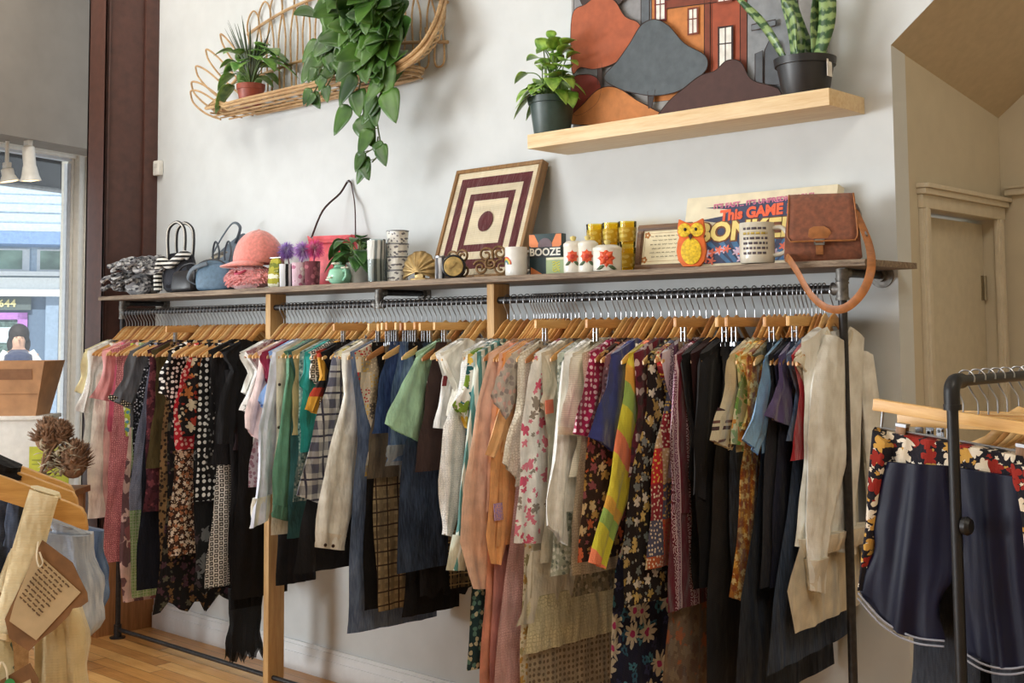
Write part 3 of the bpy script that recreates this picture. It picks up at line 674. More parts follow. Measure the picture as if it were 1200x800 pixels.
SEC2 = [
 D('tee', 'light grey tee shirt first after the stud', pl(224, 224, 216), [(297, 430), (296, 470), (296, 520)], c='t-shirt', s=([(305, 404), (290, 435), (280, 458)], [(307, 420), (299, 445), (293, 464)])),
 D('tee', 'white lace-hemmed tee shirt beside the light grey one', WHT, [(301, 430), (300, 480), (299, 530)], c='t-shirt', s=([(311, 404), (298, 432), (284, 480)], [(312, 420), (304, 450), (295, 486)]), cuff=K('lace', (226, 224, 216), (70, 70, 74), sc=80)),
 D('top', 'pale mauve flower-printed top under the white tee shirts', K('print', (206, 190, 194), (160, 120, 130), sc=50), [(305, 440), (296, 530), (291, 571)]),
 D('dress', 'black sleeveless dress just right of the first stud', BLK2, [(334, 440), (336, 560), (337, 684)], t='t', nf=4, wt=.11),
 D('tee', 'blush white tee shirt with a long loose sleeve', pl(240, 216, 212), [(307, 430), (305, 480), (304, 530)], c='t-shirt', s=([(319, 402), (301, 440), (287, 501)], [(321, 418), (310, 460), (303, 517)])),
 D('tee', 'burgundy tee shirt between two pale tops', pl(152, 42, 70), [(318, 420), (316, 460), (314, 520)], c='t-shirt', s=([(328, 400), (320, 418), (309, 442)], [(334, 405), (327, 430), (319, 457)])),
 D('polo', 'sky blue polo shirt with a turned sleeve', pl(134, 166, 214), [(320, 440), (318, 470), (317, 520)], c='shirt', s=([(326, 425), (314, 452), (304, 470)], [(331, 440), (322, 466), (311, 481)])),
 D('shirt', 'lavender white long-sleeved shirt with a frilled cuff', pl(224, 229, 245), [(324, 430), (320, 520), (318, 580)], s=([(336, 400), (318, 440), (306, 500), (302, 560), (297, 620)], [(340, 414), (327, 460), (322, 520), (320, 580), (318, 609)]), cuff=IVO, cufflen=2),
 D('cardigan', 'cream buttoned cardigan left of the sage green one', pl(228, 220, 200), [(332, 420), (322, 520), (318, 627)], buttons=((324, 450), (323, 500), (322, 545))),
 D('cardigan', 'sage green long-sleeved cardigan', pl(98, 146, 118), [(340, 430), (337, 520), (336, 590)], s=([(356, 400), (336, 430), (327, 500), (323, 560), (321, 606)], [(360, 411), (351, 450), (346, 520), (344, 570), (341, 612)]), cuff=pl(84, 128, 104), cufflen=1),
 D('tee', 'dark teal tee shirt below the sage cardigan', pl(56, 104, 104), [(348, 450), (342, 560), (338, 632)], c='t-shirt'),
 D('shirt', 'khaki tan shirt in a thin strip by the teal knit', pl(180, 160, 112), [(348, 440), (343, 470), (341, 510)]),
 D('jumper', 'grey teal patterned knit jumper', K('print', (150, 176, 172), (78, 112, 112), (206, 216, 206), sc=70, thr=.36), [(358, 425), (350, 480), (343, 588)]),
 D('top', 'bright turquoise top beside the patterned jumper', pl(46, 164, 158), [(360, 425), (354, 480), (350, 530)], s=([(370, 410), (357, 425), (353, 450)], [(378, 415), (372, 440), (366, 470)])),
 D('shirt', 'black shirt with a white woven pattern on the shoulder', K('geo', (226, 224, 214), (28, 28, 28), sc=.02), [(378, 430), (372, 470), (368, 520)], s=([(395, 394), (376, 425), (363, 442)], [(402, 404), (387, 432), (371, 450)])),
 D('top', 'amber and red colour-blocked top', K('stripes', (0.0, (206, 150, 50)), (.6, (178, 62, 40)), (.82, (30, 28, 28)), sc=.16), [(382, 430), (376, 470), (370, 520)], s=([(398, 406), (376, 440), (360, 480)], [(404, 412), (386, 446), (371, 486)])),
 D('tee', 'black tee shirt with a white shoulder stripe', BLK2, [(384, 440), (372, 500), (364, 570)], c='t-shirt', patch=()),
 D('skirt', 'long black velvet skirt below the plaid shirt', pl(28, 27, 29, sheen=.8), [(384, 440), (366, 560), (352, 620), (346, 673)], t='c', nf=5),
 D('shirt', 'grey and cream plaid flannel shirt with a rolled cuff', K('plaid', (196, 192, 184), (82, 82, 96), (60, 58, 72), sc=.085), [(397, 430), (392, 500), (390, 560)], s=([(412, 398), (386, 450), (366, 510), (345, 580)], [(422, 412), (400, 455), (387, 520), (376, 590)]), collar=1),
 D('shirt', 'yellow and black spattered shirt behind the cream jacket', K('print', (222, 214, 178), (70, 66, 50), (206, 186, 90), sc=40, thr=.3), [(412, 430), (408, 470), (405, 520)], s=([(430, 404), (413, 430), (404, 460)], [(436, 412), (428, 440), (420, 470)])),
 D('jacket', 'cream cotton jacket with two brown cuff buttons', pl(252, 247, 234), [(416, 450), (414, 520), (413, 590)], s=([(424, 424), (402, 460), (388, 520), (377, 580), (371, 641)], [(432, 436), (425, 480), (418, 540), (413, 600), (402, 645)]), cuff=pl(240, 232, 214), cufflen=1, buttons=((379, 638), (388, 639))),
 D('coat', 'long slate blue denim coat beside the cream jacket', cloth('denim', (80, 98, 130), (120, 138, 168)), [(434, 425), (422, 520), (414, 620), (408, 743)]),
 D('shirt', 'beige patchwork shirt right of the slate coat', K('patches', (214, 200, 172), (190, 176, 150), (120, 110, 100), (226, 216, 196), sc=16), [(442, 420), (434, 500), (428, 558)]),
 D('skirt', 'long plain black skirt behind the tan plaid trousers', BLK, [(444, 430), (430, 560), (424, 640), (424, 716)], t='c'),
 D('trousers', 'tan and brown windowpane plaid trousers', K('windowpane', (176, 156, 116), (62, 44, 34), sc=.052), [(454, 430), (436, 560), (434, 640), (436, 717)], t='c', w0=.15),
 D('skirt', 'taupe canvas skirt above the tan plaid trousers', pl(112, 99, 80), [(450, 420), (440, 480), (430, 562)], t='c', w0=.15),
 D('skirt', 'dark indigo denim skirt clipped by its waistband', cloth('denim', (36, 52, 88), (70, 92, 134)), [(456, 396), (444, 460), (435, 509)], t='c', w0=.16),
 D('shorts', 'mid blue denim shorts between two other denims', MD, [(470, 396), (458, 470), (452, 536)], t='c', w0=.16),
 D('shorts', 'faded denim shorts with a pale turned-up cuff', cloth('denim', (74, 98, 132), (128, 150, 180)), [(482, 396), (466, 470), (450, 541)], t='c', w0=.16, tiers=((522, 546, cloth('denim', (140, 146, 150), (172, 174, 174)), .002),)),
 D('trousers', 'black trousers hanging below the dark denim skirt', BLK, [(490, 430), (480, 600), (471, 724)], t='c', far=.5),
 D('skirt', 'black skirt hanging low with an uneven hem behind the dark denim skirt', BLK2, [(512, 430), (506, 560), (496, 700)], t='c', fray=.03),
 D('skirt', 'long dark denim skirt with a button front', DK, [(500, 430), (474, 520), (463, 600), (459, 672)], t='c', nf=2),
 D('shirt', 'mint green shirt with one sleeve spread wide', pl(166, 206, 172), [(496, 430), (493, 480), (490, 530)], s=([(504, 382), (478, 440), (449, 497)], [(517, 394), (503, 455), (491, 518)]), buttons=((498, 448),), bm=plain((240, 240, 230), .3)),
 D('skirt', 'dark chocolate brown skirt right of the mint shirt', pl(66, 49, 45), [(510, 410), (500, 450), (491, 510), (486, 553)], t='c', w0=.17),
 D('dress', 'black and tan checked dress behind the white eyelet blouse', K('windowpane', (48, 42, 36), (150, 124, 84), sc=.04), [(540, 450), (532, 600), (527, 690)], t='t'),
 D('shirt', 'white work shirt with a red tab on its sleeve', WHT, [(532, 425), (529, 470), (527, 510)], s=([(540, 394), (522, 430), (513, 465), (508, 501)], [(547, 404), (536, 440), (531, 470), (528, 503)]), patch=(('tab', [(516, 440), (521, 440), (519, 452), (514, 452)], plain((120, 30, 36), .6)),)),
 D('shirt', 'plain ivory shirt beside the white work shirt', IVO, [(542, 420), (537, 470), (535, 520)], s=([(551, 404), (532, 450), (521, 487)], [(556, 410), (545, 460), (538, 495)])),
]
SEC3 = [
 D('blouse', 'white eyelet blouse with long gathered sleeves', K('lace', (238, 238, 234), (196, 198, 198), sc=70, thr=.2), [(546, 450), (541, 540), (540, 610)], s=([(540, 450), (522, 500), (517, 560), (520, 626)], [(552, 470), (547, 520), (545, 580), (528, 629)])),
 D('blouse', 'blouse with bold teal and lime flowers on white', K('floral', (240, 240, 234), (44, 122, 140), (120, 152, 50), (28, 86, 92), (230, 190, 80), sc=13, thr=.46), [(552, 430), (549, 470), (548, 510)], s=([(558, 412), (545, 440), (532, 474)], [(566, 425), (564, 462), (549, 503)])),
 D('blouse', 'white and teal striped blouse with a pale cuff', K('vstripes', (0.0, (220, 226, 214)), (.5, (86, 140, 136)), sc=.03), [(558, 460), (550, 540), (545, 600)], s=([(552, 490), (543, 560), (535, 620), (523, 668)], [(560, 500), (554, 560), (551, 620), (546, 668)]), cuff=pl(212, 216, 196), cufflen=2),
 D('dress', 'long dark teal dress in a small pattern at the edge of the white wall', K('print', (36, 62, 66), (190, 190, 160), (90, 130, 120), sc=42, thr=.34), [(563, 480), (557, 640), (552, 786)], t='t', far=.7),
 D('blouse', 'peach satin blouse with a puffed gathered hem', pl(238, 200, 176, rough=.42), [(568, 430), (556, 520), (548, 600), (542, 640), (558, 684)], s=([(572, 423), (557, 480), (548, 560), (541, 636), (556, 690)], [(582, 430), (580, 480), (578, 560), (578, 630), (580, 690)]), X=2.510),
 D('dress', 'long coral peach dress reaching below the frame', pl(242, 172, 142), [(578, 500), (570, 640), (561, 800), (558, 840)], t='t', far=.7),
 D('dress', 'long dusty rose slip dress beside the coral one', pl(206, 144, 134), [(584, 500), (580, 650), (574, 840)], t='t', far=.7),
 D('blouse', 'light pink satin blouse behind the orange chiffon', pl(240, 208, 198, rough=.4), [(582, 430), (574, 500), (572, 600)]),
 D('blouse', 'orange chiffon blouse with gathered sleeve and lilac flower', K('plain', (242, 178, 118)), [(592, 440), (586, 540), (582, 640)], s=([(590, 424), (579, 500), (571, 580), (569, 630), (576, 660)], [(604, 438), (603, 520), (601, 600), (598, 640), (590, 662)]), patch=(('flower_patch', [(576, 590), (586, 588), (587, 608), (577, 610)], K('print', (206, 160, 160), (150, 130, 190), sc=140)),)),
 D('top', 'apricot frilled top below the lace blouse', pl(244, 190, 134), [(598, 440), (590, 490), (586, 530)], s=([(590, 460), (578, 500), (570, 532)], [(600, 470), (596, 505), (580, 537)])),
 D('dress', 'long pink lace dress flowing below the frame', K('lace', (230, 190, 190), (206, 156, 160), sc=60), [(608, 500), (598, 640), (584, 740), (576, 840)], t='t', far=.8),
 D('blouse', 'grey cream floral lace blouse with flutter sleeves', K('print', (214, 206, 196), (170, 160, 156), (226, 190, 180), sc=42), [(607, 440), (601, 490), (600, 530)], s=([(603, 416), (584, 440), (571, 460)], [(622, 430), (611, 460), (593, 492)]), X=2.620),
 D('blouse', 'cream lace blouse with crinkled sleeves', K('lace', (228, 221, 203), (196, 186, 164), sc=55), [(616, 440), (608, 500), (604, 570)], s=([(622, 418), (607, 460), (596, 500), (590, 542)], [(632, 430), (628, 480), (620, 520), (607, 562)])),
 D('dress', 'long cream dress with gold flowers between pink lace and tiers', K('floral', (222, 210, 184), (190, 150, 80), (160, 150, 110), sc=18), [(622, 480), (613, 640), (604, 840)], t='t', far=.8),
 D('skirt', 'dotted beige tulle skirt below the tiered dress', K('dots', (176, 162, 138), (112, 96, 76), sc=48, thr=.2), [(640, 500), (626, 700), (622, 840)], t='c', nf=6),
 D('dress', 'white tiered chiffon dress with stacked flounces', pl(206, 198, 176), [(642, 500), (620, 640), (616, 700)], t='t', nf=6, tiers=((700, 766, K('lace', (226, 220, 186), (200, 194, 154), sc=40), .022), (646, 730, pl(232, 226, 208, sheer=.1), .045))),
 D('blouse', 'long white blouse embroidered with pink blossoms', K('floral', (246, 242, 238), (214, 92, 122), (226, 130, 150), (150, 140, 130), sc=10, thr=.26), [(640, 430), (643, 540), (644, 630)], s=([(636, 412), (620, 450), (612, 510), (604, 580), (601, 636)], [(648, 420), (643, 470), (644, 540), (645, 600), (645, 636)]), X=2.730),
 D('blouse', 'beige blouse with a coral patch on the sleeve', pl(216, 206, 184), [(652, 430), (642, 520), (640, 660)], s=([(662, 412), (646, 440), (636, 472)], [(668, 418), (660, 450), (645, 490)]), patch=(('patch', [(635, 470), (644, 468), (645, 484), (636, 486)], plain((214, 112, 84), .7)),)),
 D('top', 'pale sage camisole with silver beads', K('print', (186, 192, 176), (220, 222, 214), (126, 136, 126), sc=60), [(662, 430), (652, 520), (644, 675)]),
 D('shirt', 'plain white long-sleeved shirt with a squared cuff', pl(245, 243, 238), [(668, 430), (664, 520), (663, 600)], s=([(672, 408), (657, 450), (650, 520), (644, 590), (645, 615)], [(680, 420), (672, 480), (668, 560), (667, 640), (664, 640)])),
 D('jumper', 'cream ribbed jumper with a long sleeve', K('knit', (242, 236, 220)), [(686, 430), (676, 520), (668, 560)], s=([(700, 393), (675, 430), (660, 475), (656, 510)], [(708, 402), (694, 440), (686, 475), (682, 511)]), cuff=pl(220, 210, 188), cufflen=1, X=2.900),
 D('skirt', 'olive beige mesh skirt with a ragged edge', K('print', (150, 138, 110), (190, 178, 150), (106, 98, 76), sc=50), [(690, 440), (684, 560), (672, 700)], t='c'),
 D('blouse', 'ivory lace blouse between cream jumper and magenta sleeve', K('lace', (222, 211, 186), (186, 172, 144), sc=60), [(702, 420), (688, 480), (676, 560), (672, 676)]),
 D('blouse', 'magenta blouse with rows of white dots', K('dots', (170, 34, 84), (238, 206, 214), sc=48, thr=.3), [(706, 440), (698, 480), (692, 520)], s=([(718, 390), (696, 430), (683, 470), (673, 509)], [(728, 400), (715, 440), (704, 480), (690, 513)])),
 D('dress', 'brown dress with orange and yellow flower sprays', K('floral', (62, 42, 38), (214, 110, 76), (214, 186, 150), (150, 84, 96), (190, 150, 90), sc=15, thr=.36), [(714, 440), (693, 510), (683, 580), (678, 660)], t='s'),
 D('top', 'dusty rose beaded top behind the royal blue tee', K('print', (170, 116, 110), (220, 186, 176), (110, 74, 74), sc=60, thr=.3), [(726, 415), (704, 460), (694, 512)]),
 D('tee', 'royal blue towelling tee shirt', pl(54, 62, 132, sheen=.5), [(730, 430), (726, 480), (724, 540)], c='t-shirt', s=([(742, 397), (718, 430), (704, 470), (694, 511)], [(752, 405), (743, 440), (737, 490), (729, 535)]), X=3.060),
 D('dress', 'long navy dress covered in big white and blue daisies', K('daisy', (36, 40, 66), (220, 214, 196), (196, 70, 130), (80, 142, 164), (60, 110, 140), (56, 60, 96), sc=9), [(768, 480), (738, 600), (716, 660), (711, 840)], t='t', nf=2),
 D('blouse', 'rainbow striped blouse with a long yellow sleeve', K('diag', (0.0, (214, 196, 62)), (.32, (232, 130, 92)), (.5, (206, 196, 60)), (.72, (150, 178, 90)), (.86, (226, 170, 70)), sc=.42, wob=.02), [(764, 430), (754, 480), (748, 540)], s=([(759, 400), (734, 460), (717, 560), (704, 620), (694, 660)], [(770, 414), (757, 470), (745, 560), (728, 620), (712, 668)]), X=3.130),
 D('blouse', 'burgundy and white printed blouse behind the rainbow sleeve', K('print', (116, 36, 56), (226, 200, 200), (70, 28, 40), sc=30), [(764, 430), (748, 480), (738, 560)]),
 D('dress', 'long blackish brown dress with yellow and white flowers', K('floral', (40, 32, 30), (206, 180, 110), (220, 214, 196), (130, 140, 136), (186, 160, 90), sc=16, thr=.36), [(780, 420), (756, 480), (739, 560), (730, 640), (727, 713)], t='s', nf=2),
 D('dress', 'red patchwork bandana dress with a grey panel', K('patches', (196, 44, 40), (150, 34, 44), (206, 180, 130), (84, 84, 104), (170, 50, 46), (190, 96, 50), sc=9), [(794, 440), (774, 520), (765, 600), (756, 669)], s=([(786, 448), (769, 520), (767, 560), (767, 640)], [(798, 450), (790, 520), (788, 600), (788, 662)])),
 D('shirt', 'white and purple bandana print shirt', K('paisley', (214, 202, 208), (130, 70, 110), (90, 40, 80), sc=40), [(804, 430), (790, 480), (786, 560)]),
 D('skirt', 'brown velvet skirt with faded orange flowers', K('floral', (132, 108, 84), (176, 104, 66), (112, 84, 66), (150, 130, 104), sc=11), [(816, 430), (795, 600), (783, 705), (775, 840)], t='c', nf=3),
 D('dress', 'maroon paisley bandana dress with a deep border', K('paisley', (112, 32, 52), (136, 70, 104), (222, 196, 204), sc=42), [(810, 430), (790, 500), (782, 600), (780, 717)], s=([(802, 430), (786, 480), (785, 540), (784, 600)], [(815, 440), (812, 490), (814, 540), (816, 600)])),
 D('jacket', 'black velvet jacket right of the maroon dress', pl(26, 24, 25, sheen=.5), [(822, 410), (809, 460), (807, 560), (812, 690)], s=([(826, 390), (812, 430), (806, 500), (804, 560)], [(834, 396), (826, 450), (824, 520), (824, 570)]), X=3.330),
 D('top', 'dark wine top with fine piping in the black group', pl(52, 26, 28), [(826, 420), (816, 520), (816, 640)]),
 D('coat', 'black wool coat, tallest of the black garments', BLK, [(834, 410), (822, 470), (818, 580), (824, 690)], s=([(838, 388), (824, 430), (818, 500), (816, 580)], [(848, 398), (842, 460), (840, 540), (840, 600)])),
 D('jeans', 'charcoal black jeans hanging to the bottom of the frame', pl(40, 40, 42), [(848, 440), (834, 560), (830, 700), (829, 840)], t='c', w0=.16),
 D('jeans', 'indigo jeans in a narrow strip beside the striped-cuff sweater', DK, [(862, 420), (857, 560), (857, 700)], t='c', w0=.15),
 D('sweater', 'oatmeal sweater with brown stripes round the cuff', pl(214, 196, 158), [(868, 430), (864, 480), (862, 530)], s=([(875, 398), (852, 450), (839, 490), (832, 516)], [(886, 407), (873, 460), (865, 500), (858, 528)]), cuff=K('stripes', (0.0, (214, 198, 162)), (.35, (72, 46, 44)), (.55, (214, 198, 162)), (.7, (110, 72, 60)), (.85, (214, 198, 162)), sc=.055), cufflen=4, X=3.500),
 D('blouse', 'blouse with green and orange flowers on cream', K('floral', (226, 218, 170), (120, 164, 80), (222, 150, 66), (150, 180, 120), sc=13, thr=.46), [(880, 430), (872, 480), (868, 530)], s=([(892, 394), (870, 440), (860, 490), (857, 521)], [(900, 400), (886, 450), (878, 490), (873, 523)])),
 D('shirt', 'pale yellow shirt with thin ochre stripes', K('stripes', (0.0, (232, 214, 140)), (.8, (206, 160, 70)), sc=.05), [(890, 430), (880, 480), (876, 540)], s=([(902, 393), (882, 440), (867, 502)], [(908, 404), (898, 450), (886, 507)])),
 D('blouse', 'mustard gold printed blouse with a long gathered sleeve', K('floral', (178, 112, 36), (214, 160, 70), (150, 74, 26), (226, 196, 130), sc=36, thr=.5, rough=.5), [(892, 430), (876, 520), (868, 600), (864, 660)], s=([(884, 490), (868, 560), (864, 640), (855, 700)], [(896, 505), (895, 560), (892, 640), (880, 707)])),
 D('tunic', 'olive green printed tunic behind the mustard sleeve', K('print', (96, 88, 46), (140, 126, 70), (60, 56, 36), sc=30), [(904, 440), (894, 540), (889, 669)]),
 D('skirt', 'long dark denim skirt reaching below the frame', VD, [(900, 440), (884, 600), (864, 700), (859, 840)], t='c', nf=2, w0=.17),
 D('tee', 'light blue tee shirt with a cuffed sleeve', pl(134, 176, 214), [(900, 430), (896, 480), (893, 530)], c='t-shirt', s=([(917, 391), (893, 440), (879, 490), (870, 512)], [(925, 399), (911, 450), (900, 490), (889, 532)]), X=3.615),
 D('top', 'charcoal top right of the light blue tee shirt', pl(46, 46, 52), [(924, 410), (907, 460), (896, 540), (893, 690)], s=([(928, 400), (908, 440), (898, 480)], [(934, 408), (924, 450), (914, 500)])),
 D('dress', 'navy jersey dress below the purple tee shirt', NAVY, [(930, 430), (914, 500), (906, 600), (903, 690)], nf=4),
 D('tee', 'washed purple tee shirt with a wide sleeve', pl(92, 78, 122), [(934, 430), (930, 470), (927, 520)], c='t-shirt', s=([(942, 400), (915, 445), (893, 486)], [(949, 413), (938, 455), (930, 502)])),
 D('skirt', 'flared dark denim skirt with an arched hem', DK, [(946, 450), (922, 600), (908, 700), (902, 792)], t='c', nf=4, w0=.17),
 D('shirt', 'faded blue denim shirt beside the purple tee shirt', MD, [(944, 430), (937, 470), (934, 530)], s=([(955, 394), (936, 450), (925, 517)], [(963, 399), (951, 460), (940, 518)])),
 D('tee', 'red tee shirt behind the cream sweatshirt', pl(178, 34, 46), [(952, 420), (938, 460), (927, 541)], c='t-shirt'),
]
FILL = {1: [(pl(38, 36, 38), 'black', 'top'), (pl(86, 78, 70), 'taupe', 'top'), (pl(60, 48, 52), 'dark plum', 'top')], 2: [(pl(190, 190, 186), 'pale grey', 'top'), (pl(46, 50, 58), 'slate', 'top'), (pl(120, 116, 108), 'stone grey', 'top')], 3: [(pl(150, 138, 122), 'mushroom', 'top'), (pl(84, 66, 60), 'brown', 'top'), (pl(66, 52, 58), 'dark wine', 'top')]}
SIDE = ['window', 'middle', 'right']
def short(l):
    return l.split(',')[0]
def hang_section(sec, X0, X1, phi0, phi1, idx, every):
    items = []
    for i, g in enumerate(sec):
        items.append(g)
        if every and i % every == every - 1 and i < min(len(sec) - 1, 34): items.append(None)
    n = len(items); anch = [(0, X0)] + [(i, g['X']) for i, g in enumerate(items) if g and 'X' in g and 0 < i < n - 1] + [(n - 1, X1)]
    def xat(i):
        for (a, xa), (b_, xb) in zip(anch, anch[1:]):
            if a <= i <= b_: return lerp(xa, xb, (i - a) / (b_ - a))
    XS = [xat(i) for i in range(n)]
    for i, g in enumerate(items):
        X = XS[i]; gap = min([abs(XS[j] - X) for j in (i - 1, i + 1) if 0 <= j < n]); t = (X - X0) / (X1 - X0); phi = lerp(phi0, phi1, t ** 2)
        if g is None:
            a, b_ = items[i - 1], items[i + 1]; m, cn, nm = FILL[idx][(i // 2) % 3]
            hz = 1.02 + .1 * ((i * 7) % 5) / 4
            lab = '%s %s tucked between the %s and the %s' % (cn, nm, core(a), core(b_))
            g = dict(n=nm, l=lab, c='top', t='t', m=m, e=[], wt=.12)
            p = [(-.125, -.33), (-.13, -.45), (-.135, hz - 1.725)]
            g['e'] = [proj_local(y, z, X, phi) for y, z in p]
        tl = random.Random(i * 31 + idx).uniform(-.018, .018) if gap > .014 else random.Random(i).uniform(-.010, .010)
        r = garment(g, X, phi, gap); r.rotation_euler = (tl, 0, phi)
        kind = 'c' if g.get('t') == 'c' else 's'
        hl = ('wooden clip hanger carrying the ' if kind == 'c' else 'wooden hanger inside the ') + ' '.join(short(g['l']).split()[:11])
        hanger(kind, (i * 5 + idx + i // 3) % 4 if (i * 5 + idx + i // 3) % 4 != 3 or i % 2 else 1, (X, YR, ZR), phi, hl).rotation_euler = (tl, 0, phi)
def core(g):
    """short name of a garment: the words up to its noun"""
    w = short(g['l']).split(); nouns = {'blouse', 'dress', 'top', 'sweatshirt', 'tunic', 'skirt', 'cardigan', 'gown', 'coat', 'tee', 'polo', 'shirt', 'jumper', 'jacket', 'trousers', 'shorts', 'jeans', 'sweater', 'camisole'}
    for i, x in enumerate(w):
        if x in nouns: return ' '.join(w[max(0, i - 3):i + 1])
    return ' '.join(w[:4])
def proj(p):
    v = Vector(p) - CAM; z = v.dot(_f2); return (CX + F * v.dot(_r3) / z, CY - F * v.dot(_u3) / z)
def proj_local(y, z, X, phi): return proj((X - sin(phi) * y, YR + cos(phi) * y, ZR + z))
R_ = math.radians
hang_section(SEC1, -.445, .80, R_(-3), R_(-5), 1, 2)
hang_section(SEC2, .955, 2.255, R_(-4), R_(-4), 2, 3)
hang_section(SEC3, 2.375, 3.700, R_(-4), R_(7), 3, 6)
# last on the rod: the cream sweatshirt that faces the room, and the shirt whose tails show below it
def big_sweatshirt():
    X, phi = 3.745, R_(-1); PK = lambda P: [local(x, y, X, phi) for x, y in P]
    r = thing('sweatshirt', 'big cream sweatshirt facing the room at the right end of the rack', 'sweatshirt', (X, YR, ZR), phi, 'clothes on the pipe rack'); m = pl(253, 249, 237, sheen=.1)
    b = MB(); L = PK([(949, 400), (944, 470), (940, 560), (937, 640)]); Rr = PK([(1012, 404), (1010, 470), (1008, 560), (1006, 650)])
    L = [(-.19, zarm(.19))] + L[1:]; Rr = [(.19, zarm(.19))] + [(min(.205, p[0]), p[1]) for p in Rr[1:]]
    panel(b, L, Rr, .016, 22, 16, 2.2, .008, 5, topline(.075, .045)); finish('body', b, m, r, smooth=70)
    A = PK([(960, 392), (944, 440), (938, 520), (940, 590), (939, 655), (941, 690)]); B = PK([(975, 400), (980, 470), (987, 535), (972, 590), (957, 650), (954, 694)])
    b = MB(); panel(b, A, B, .022, 18, 10, 1.2, .008, 6); s1 = finish('sleeve', b, m, r, smooth=70); s1.location = (.024, 0, 0)
    cb = MB(); panel(cb, A[-2:], B[-2:], .024, 4, 8, 1.2, .004, 6); finish('cuff', cb, pl(226, 216, 194), s1, smooth=70)
    b = MB(); panel(b, [(.15, zarm(.16)), (.17, -.36), (.185, -.62), (.19, -.80)], [(.205, zarm(.2)), (.25, -.36), (.268, -.62), (.262, -.82)], .024, 16, 10, 1.2, .006, 7); s2 = finish('sleeve', b, m, r, smooth=70)
    b = MB(); panel(b, [(.186, -.795), (.19, -.85)], [(.264, -.80), (.258, -.86)], .025, 4, 8, 1, .003, 7); finish('cuff', b, pl(226, 216, 194), s2, smooth=70)
    hz = L[-1][1]; b = MB(); panel(b, [(L[-1][0] - .002, hz + .02), (L[-1][0] + .006, hz - .035)], [(.205, hz + .02), (.198, hz - .035)], .031, 4, 16, 2.2, .006, 5); finish('hem_band', b, pl(226, 216, 194), r, smooth=70)
    b = MB(); G = smooth_path([(.010, -.078, zarm(.07) + .016), (.018, -.05, zarm(.07) - .012), (.022, 0, zarm(.07) - .034), (.018, .05, zarm(.07) - .012), (.010, .078, zarm(.07) + .016)], 4); b.tube(G, .011, 8); finish('collar', b, pl(228, 219, 198), r)
    hanger('s', 1, (X, YR, ZR), phi, 'wooden hanger in the neck of the big cream sweatshirt')
def tails_shirt():
    X, phi = 3.715, R_(6)
    g = D('shirt', 'cream shirt whose long curved tails show under the cream sweatshirt', pl(226, 216, 192), [(962, 440), (948, 560), (934, 640), (921, 690), (932, 742)], s=([(958, 440), (948, 520), (944, 640), (948, 700)], [(975, 440), (972, 520), (966, 640), (958, 704)]))
    garment(g, X, phi, .02); hanger('s', 2, (X, YR, ZR), phi, 'wooden hanger inside the cream shirt with long tails')
tails_shirt(); big_sweatshirt()
# ================================================================ THINGS ON THE LONG SHELF
ZT = 1.8125
def sx(px, Y, py=322): return atY(px, py, Y).x           # X of a pixel column at depth Y on the shelf
def mw(X, Y, rz=0, z=ZT): return Matrix.Translation((X, Y, z)) @ Matrix.Rotation(rz, 4, 'Z')
def T_(name, label, cat, X, Y, rz=0, group=None, z=ZT): return thing(name, label, cat, (X, Y, z), rz, group)
def zt(px, py, Y): return atY(px, py, Y).z - ZT
LEA_B = plain((38, 38, 42), .38, .1, .15, 40, name='black leather'); LEA_S = plain((88, 100, 112), .5, .08, .15, 40, name='slate leather')
# chunky scarf drooping over the end
rg = random.Random(5); b = MB(); X0_, X1_ = sx(134, -.33, 340), sx(188, -.25, 335)
for k in range(46):
    t = rg.random(); X = lerp(X0_, X1_, t); Y = -.28 + rg.uniform(-.11, .11); hgt = .04 + .17 * sin(PI * (.12 + .7 * t)) * rg.random() ** .5 * (1 - (abs(Y + .28) / .16) ** 2)
    drop = -.05 * max(0, (.22 - t) / .22) - (.02 if Y < -.385 else 0)
    z = ZT + .022 + max(0, hgt) + drop; a = rg.uniform(0, 6.28); pts = [(X + .045 * cos(a + q * .8) * (1 + .1 * q), Y + .045 * sin(a + q * .8), z + .012 * sin(q * 2.1 + a)) for q in range(7)]
    b.tube(smooth_path(pts, 3), .0125, 7)
b.ell(((X0_ + X1_) / 2 + .03, -.27, ZT + .05), (.11, .09, .065))
single('scarf', b, cloth('print', (128, 128, 132), (62, 62, 68), (182, 182, 182), sc=70, thr=.45), 'chunky black, white and grey scarf heaped over the left end of the shelf', 'scarf')
# striped handled handbag
X = sx(211, -.2, 335); r = T_('handbag', 'dark handbag with tall striped loop handles at the left of the shelf', 'handbag', X, -.2, R_(20))
b = MB(); G = [[(sx_ * w * .5, sy_ * d_ * .5, z) for sx_, sy_ in ((-1, -1), (0, -1.15), (1, -1), (1.05, 0), (1, 1), (0, 1.15), (-1, 1), (-1.05, 0))] for z, w, d_ in ((0, .17, .10), (.06, .185, .11), (.17, .165, .09), (.225, .15, .05))]
b.sheet(G, closed=True); b.f += [tuple(range(8)), tuple(range(24, 32))]; finish('body', b, K('print', (60, 62, 70), (34, 34, 40), (128, 130, 138), sc=26), r, subd=1)
ST = cloth('stripes', (0.0, (232, 230, 224)), (.5, (26, 26, 28)), sc=.022, wob=.002)
for y in (-.035, .035): finish('handle_piping', MB().tube(smooth_path([(-.05, y - .008, .19), (-.056, y - .008, .28), (-.046, y - .008, .345), (0, y * .9 - .008, .375), (.046, y - .008, .345), (.056, y - .008, .28), (.05, y - .008, .19)], 5), .0035, 6), plain((230, 228, 222), .5, name='white piping'), r); finish('handle', MB().tube(smooth_path([(-.05, y, .19), (-.056, y, .28), (-.046, y, .345), (0, y * .9, .375), (.046, y, .345), (.056, y, .28), (.05, y, .19)], 5), .009, 8), LEA_B, r)
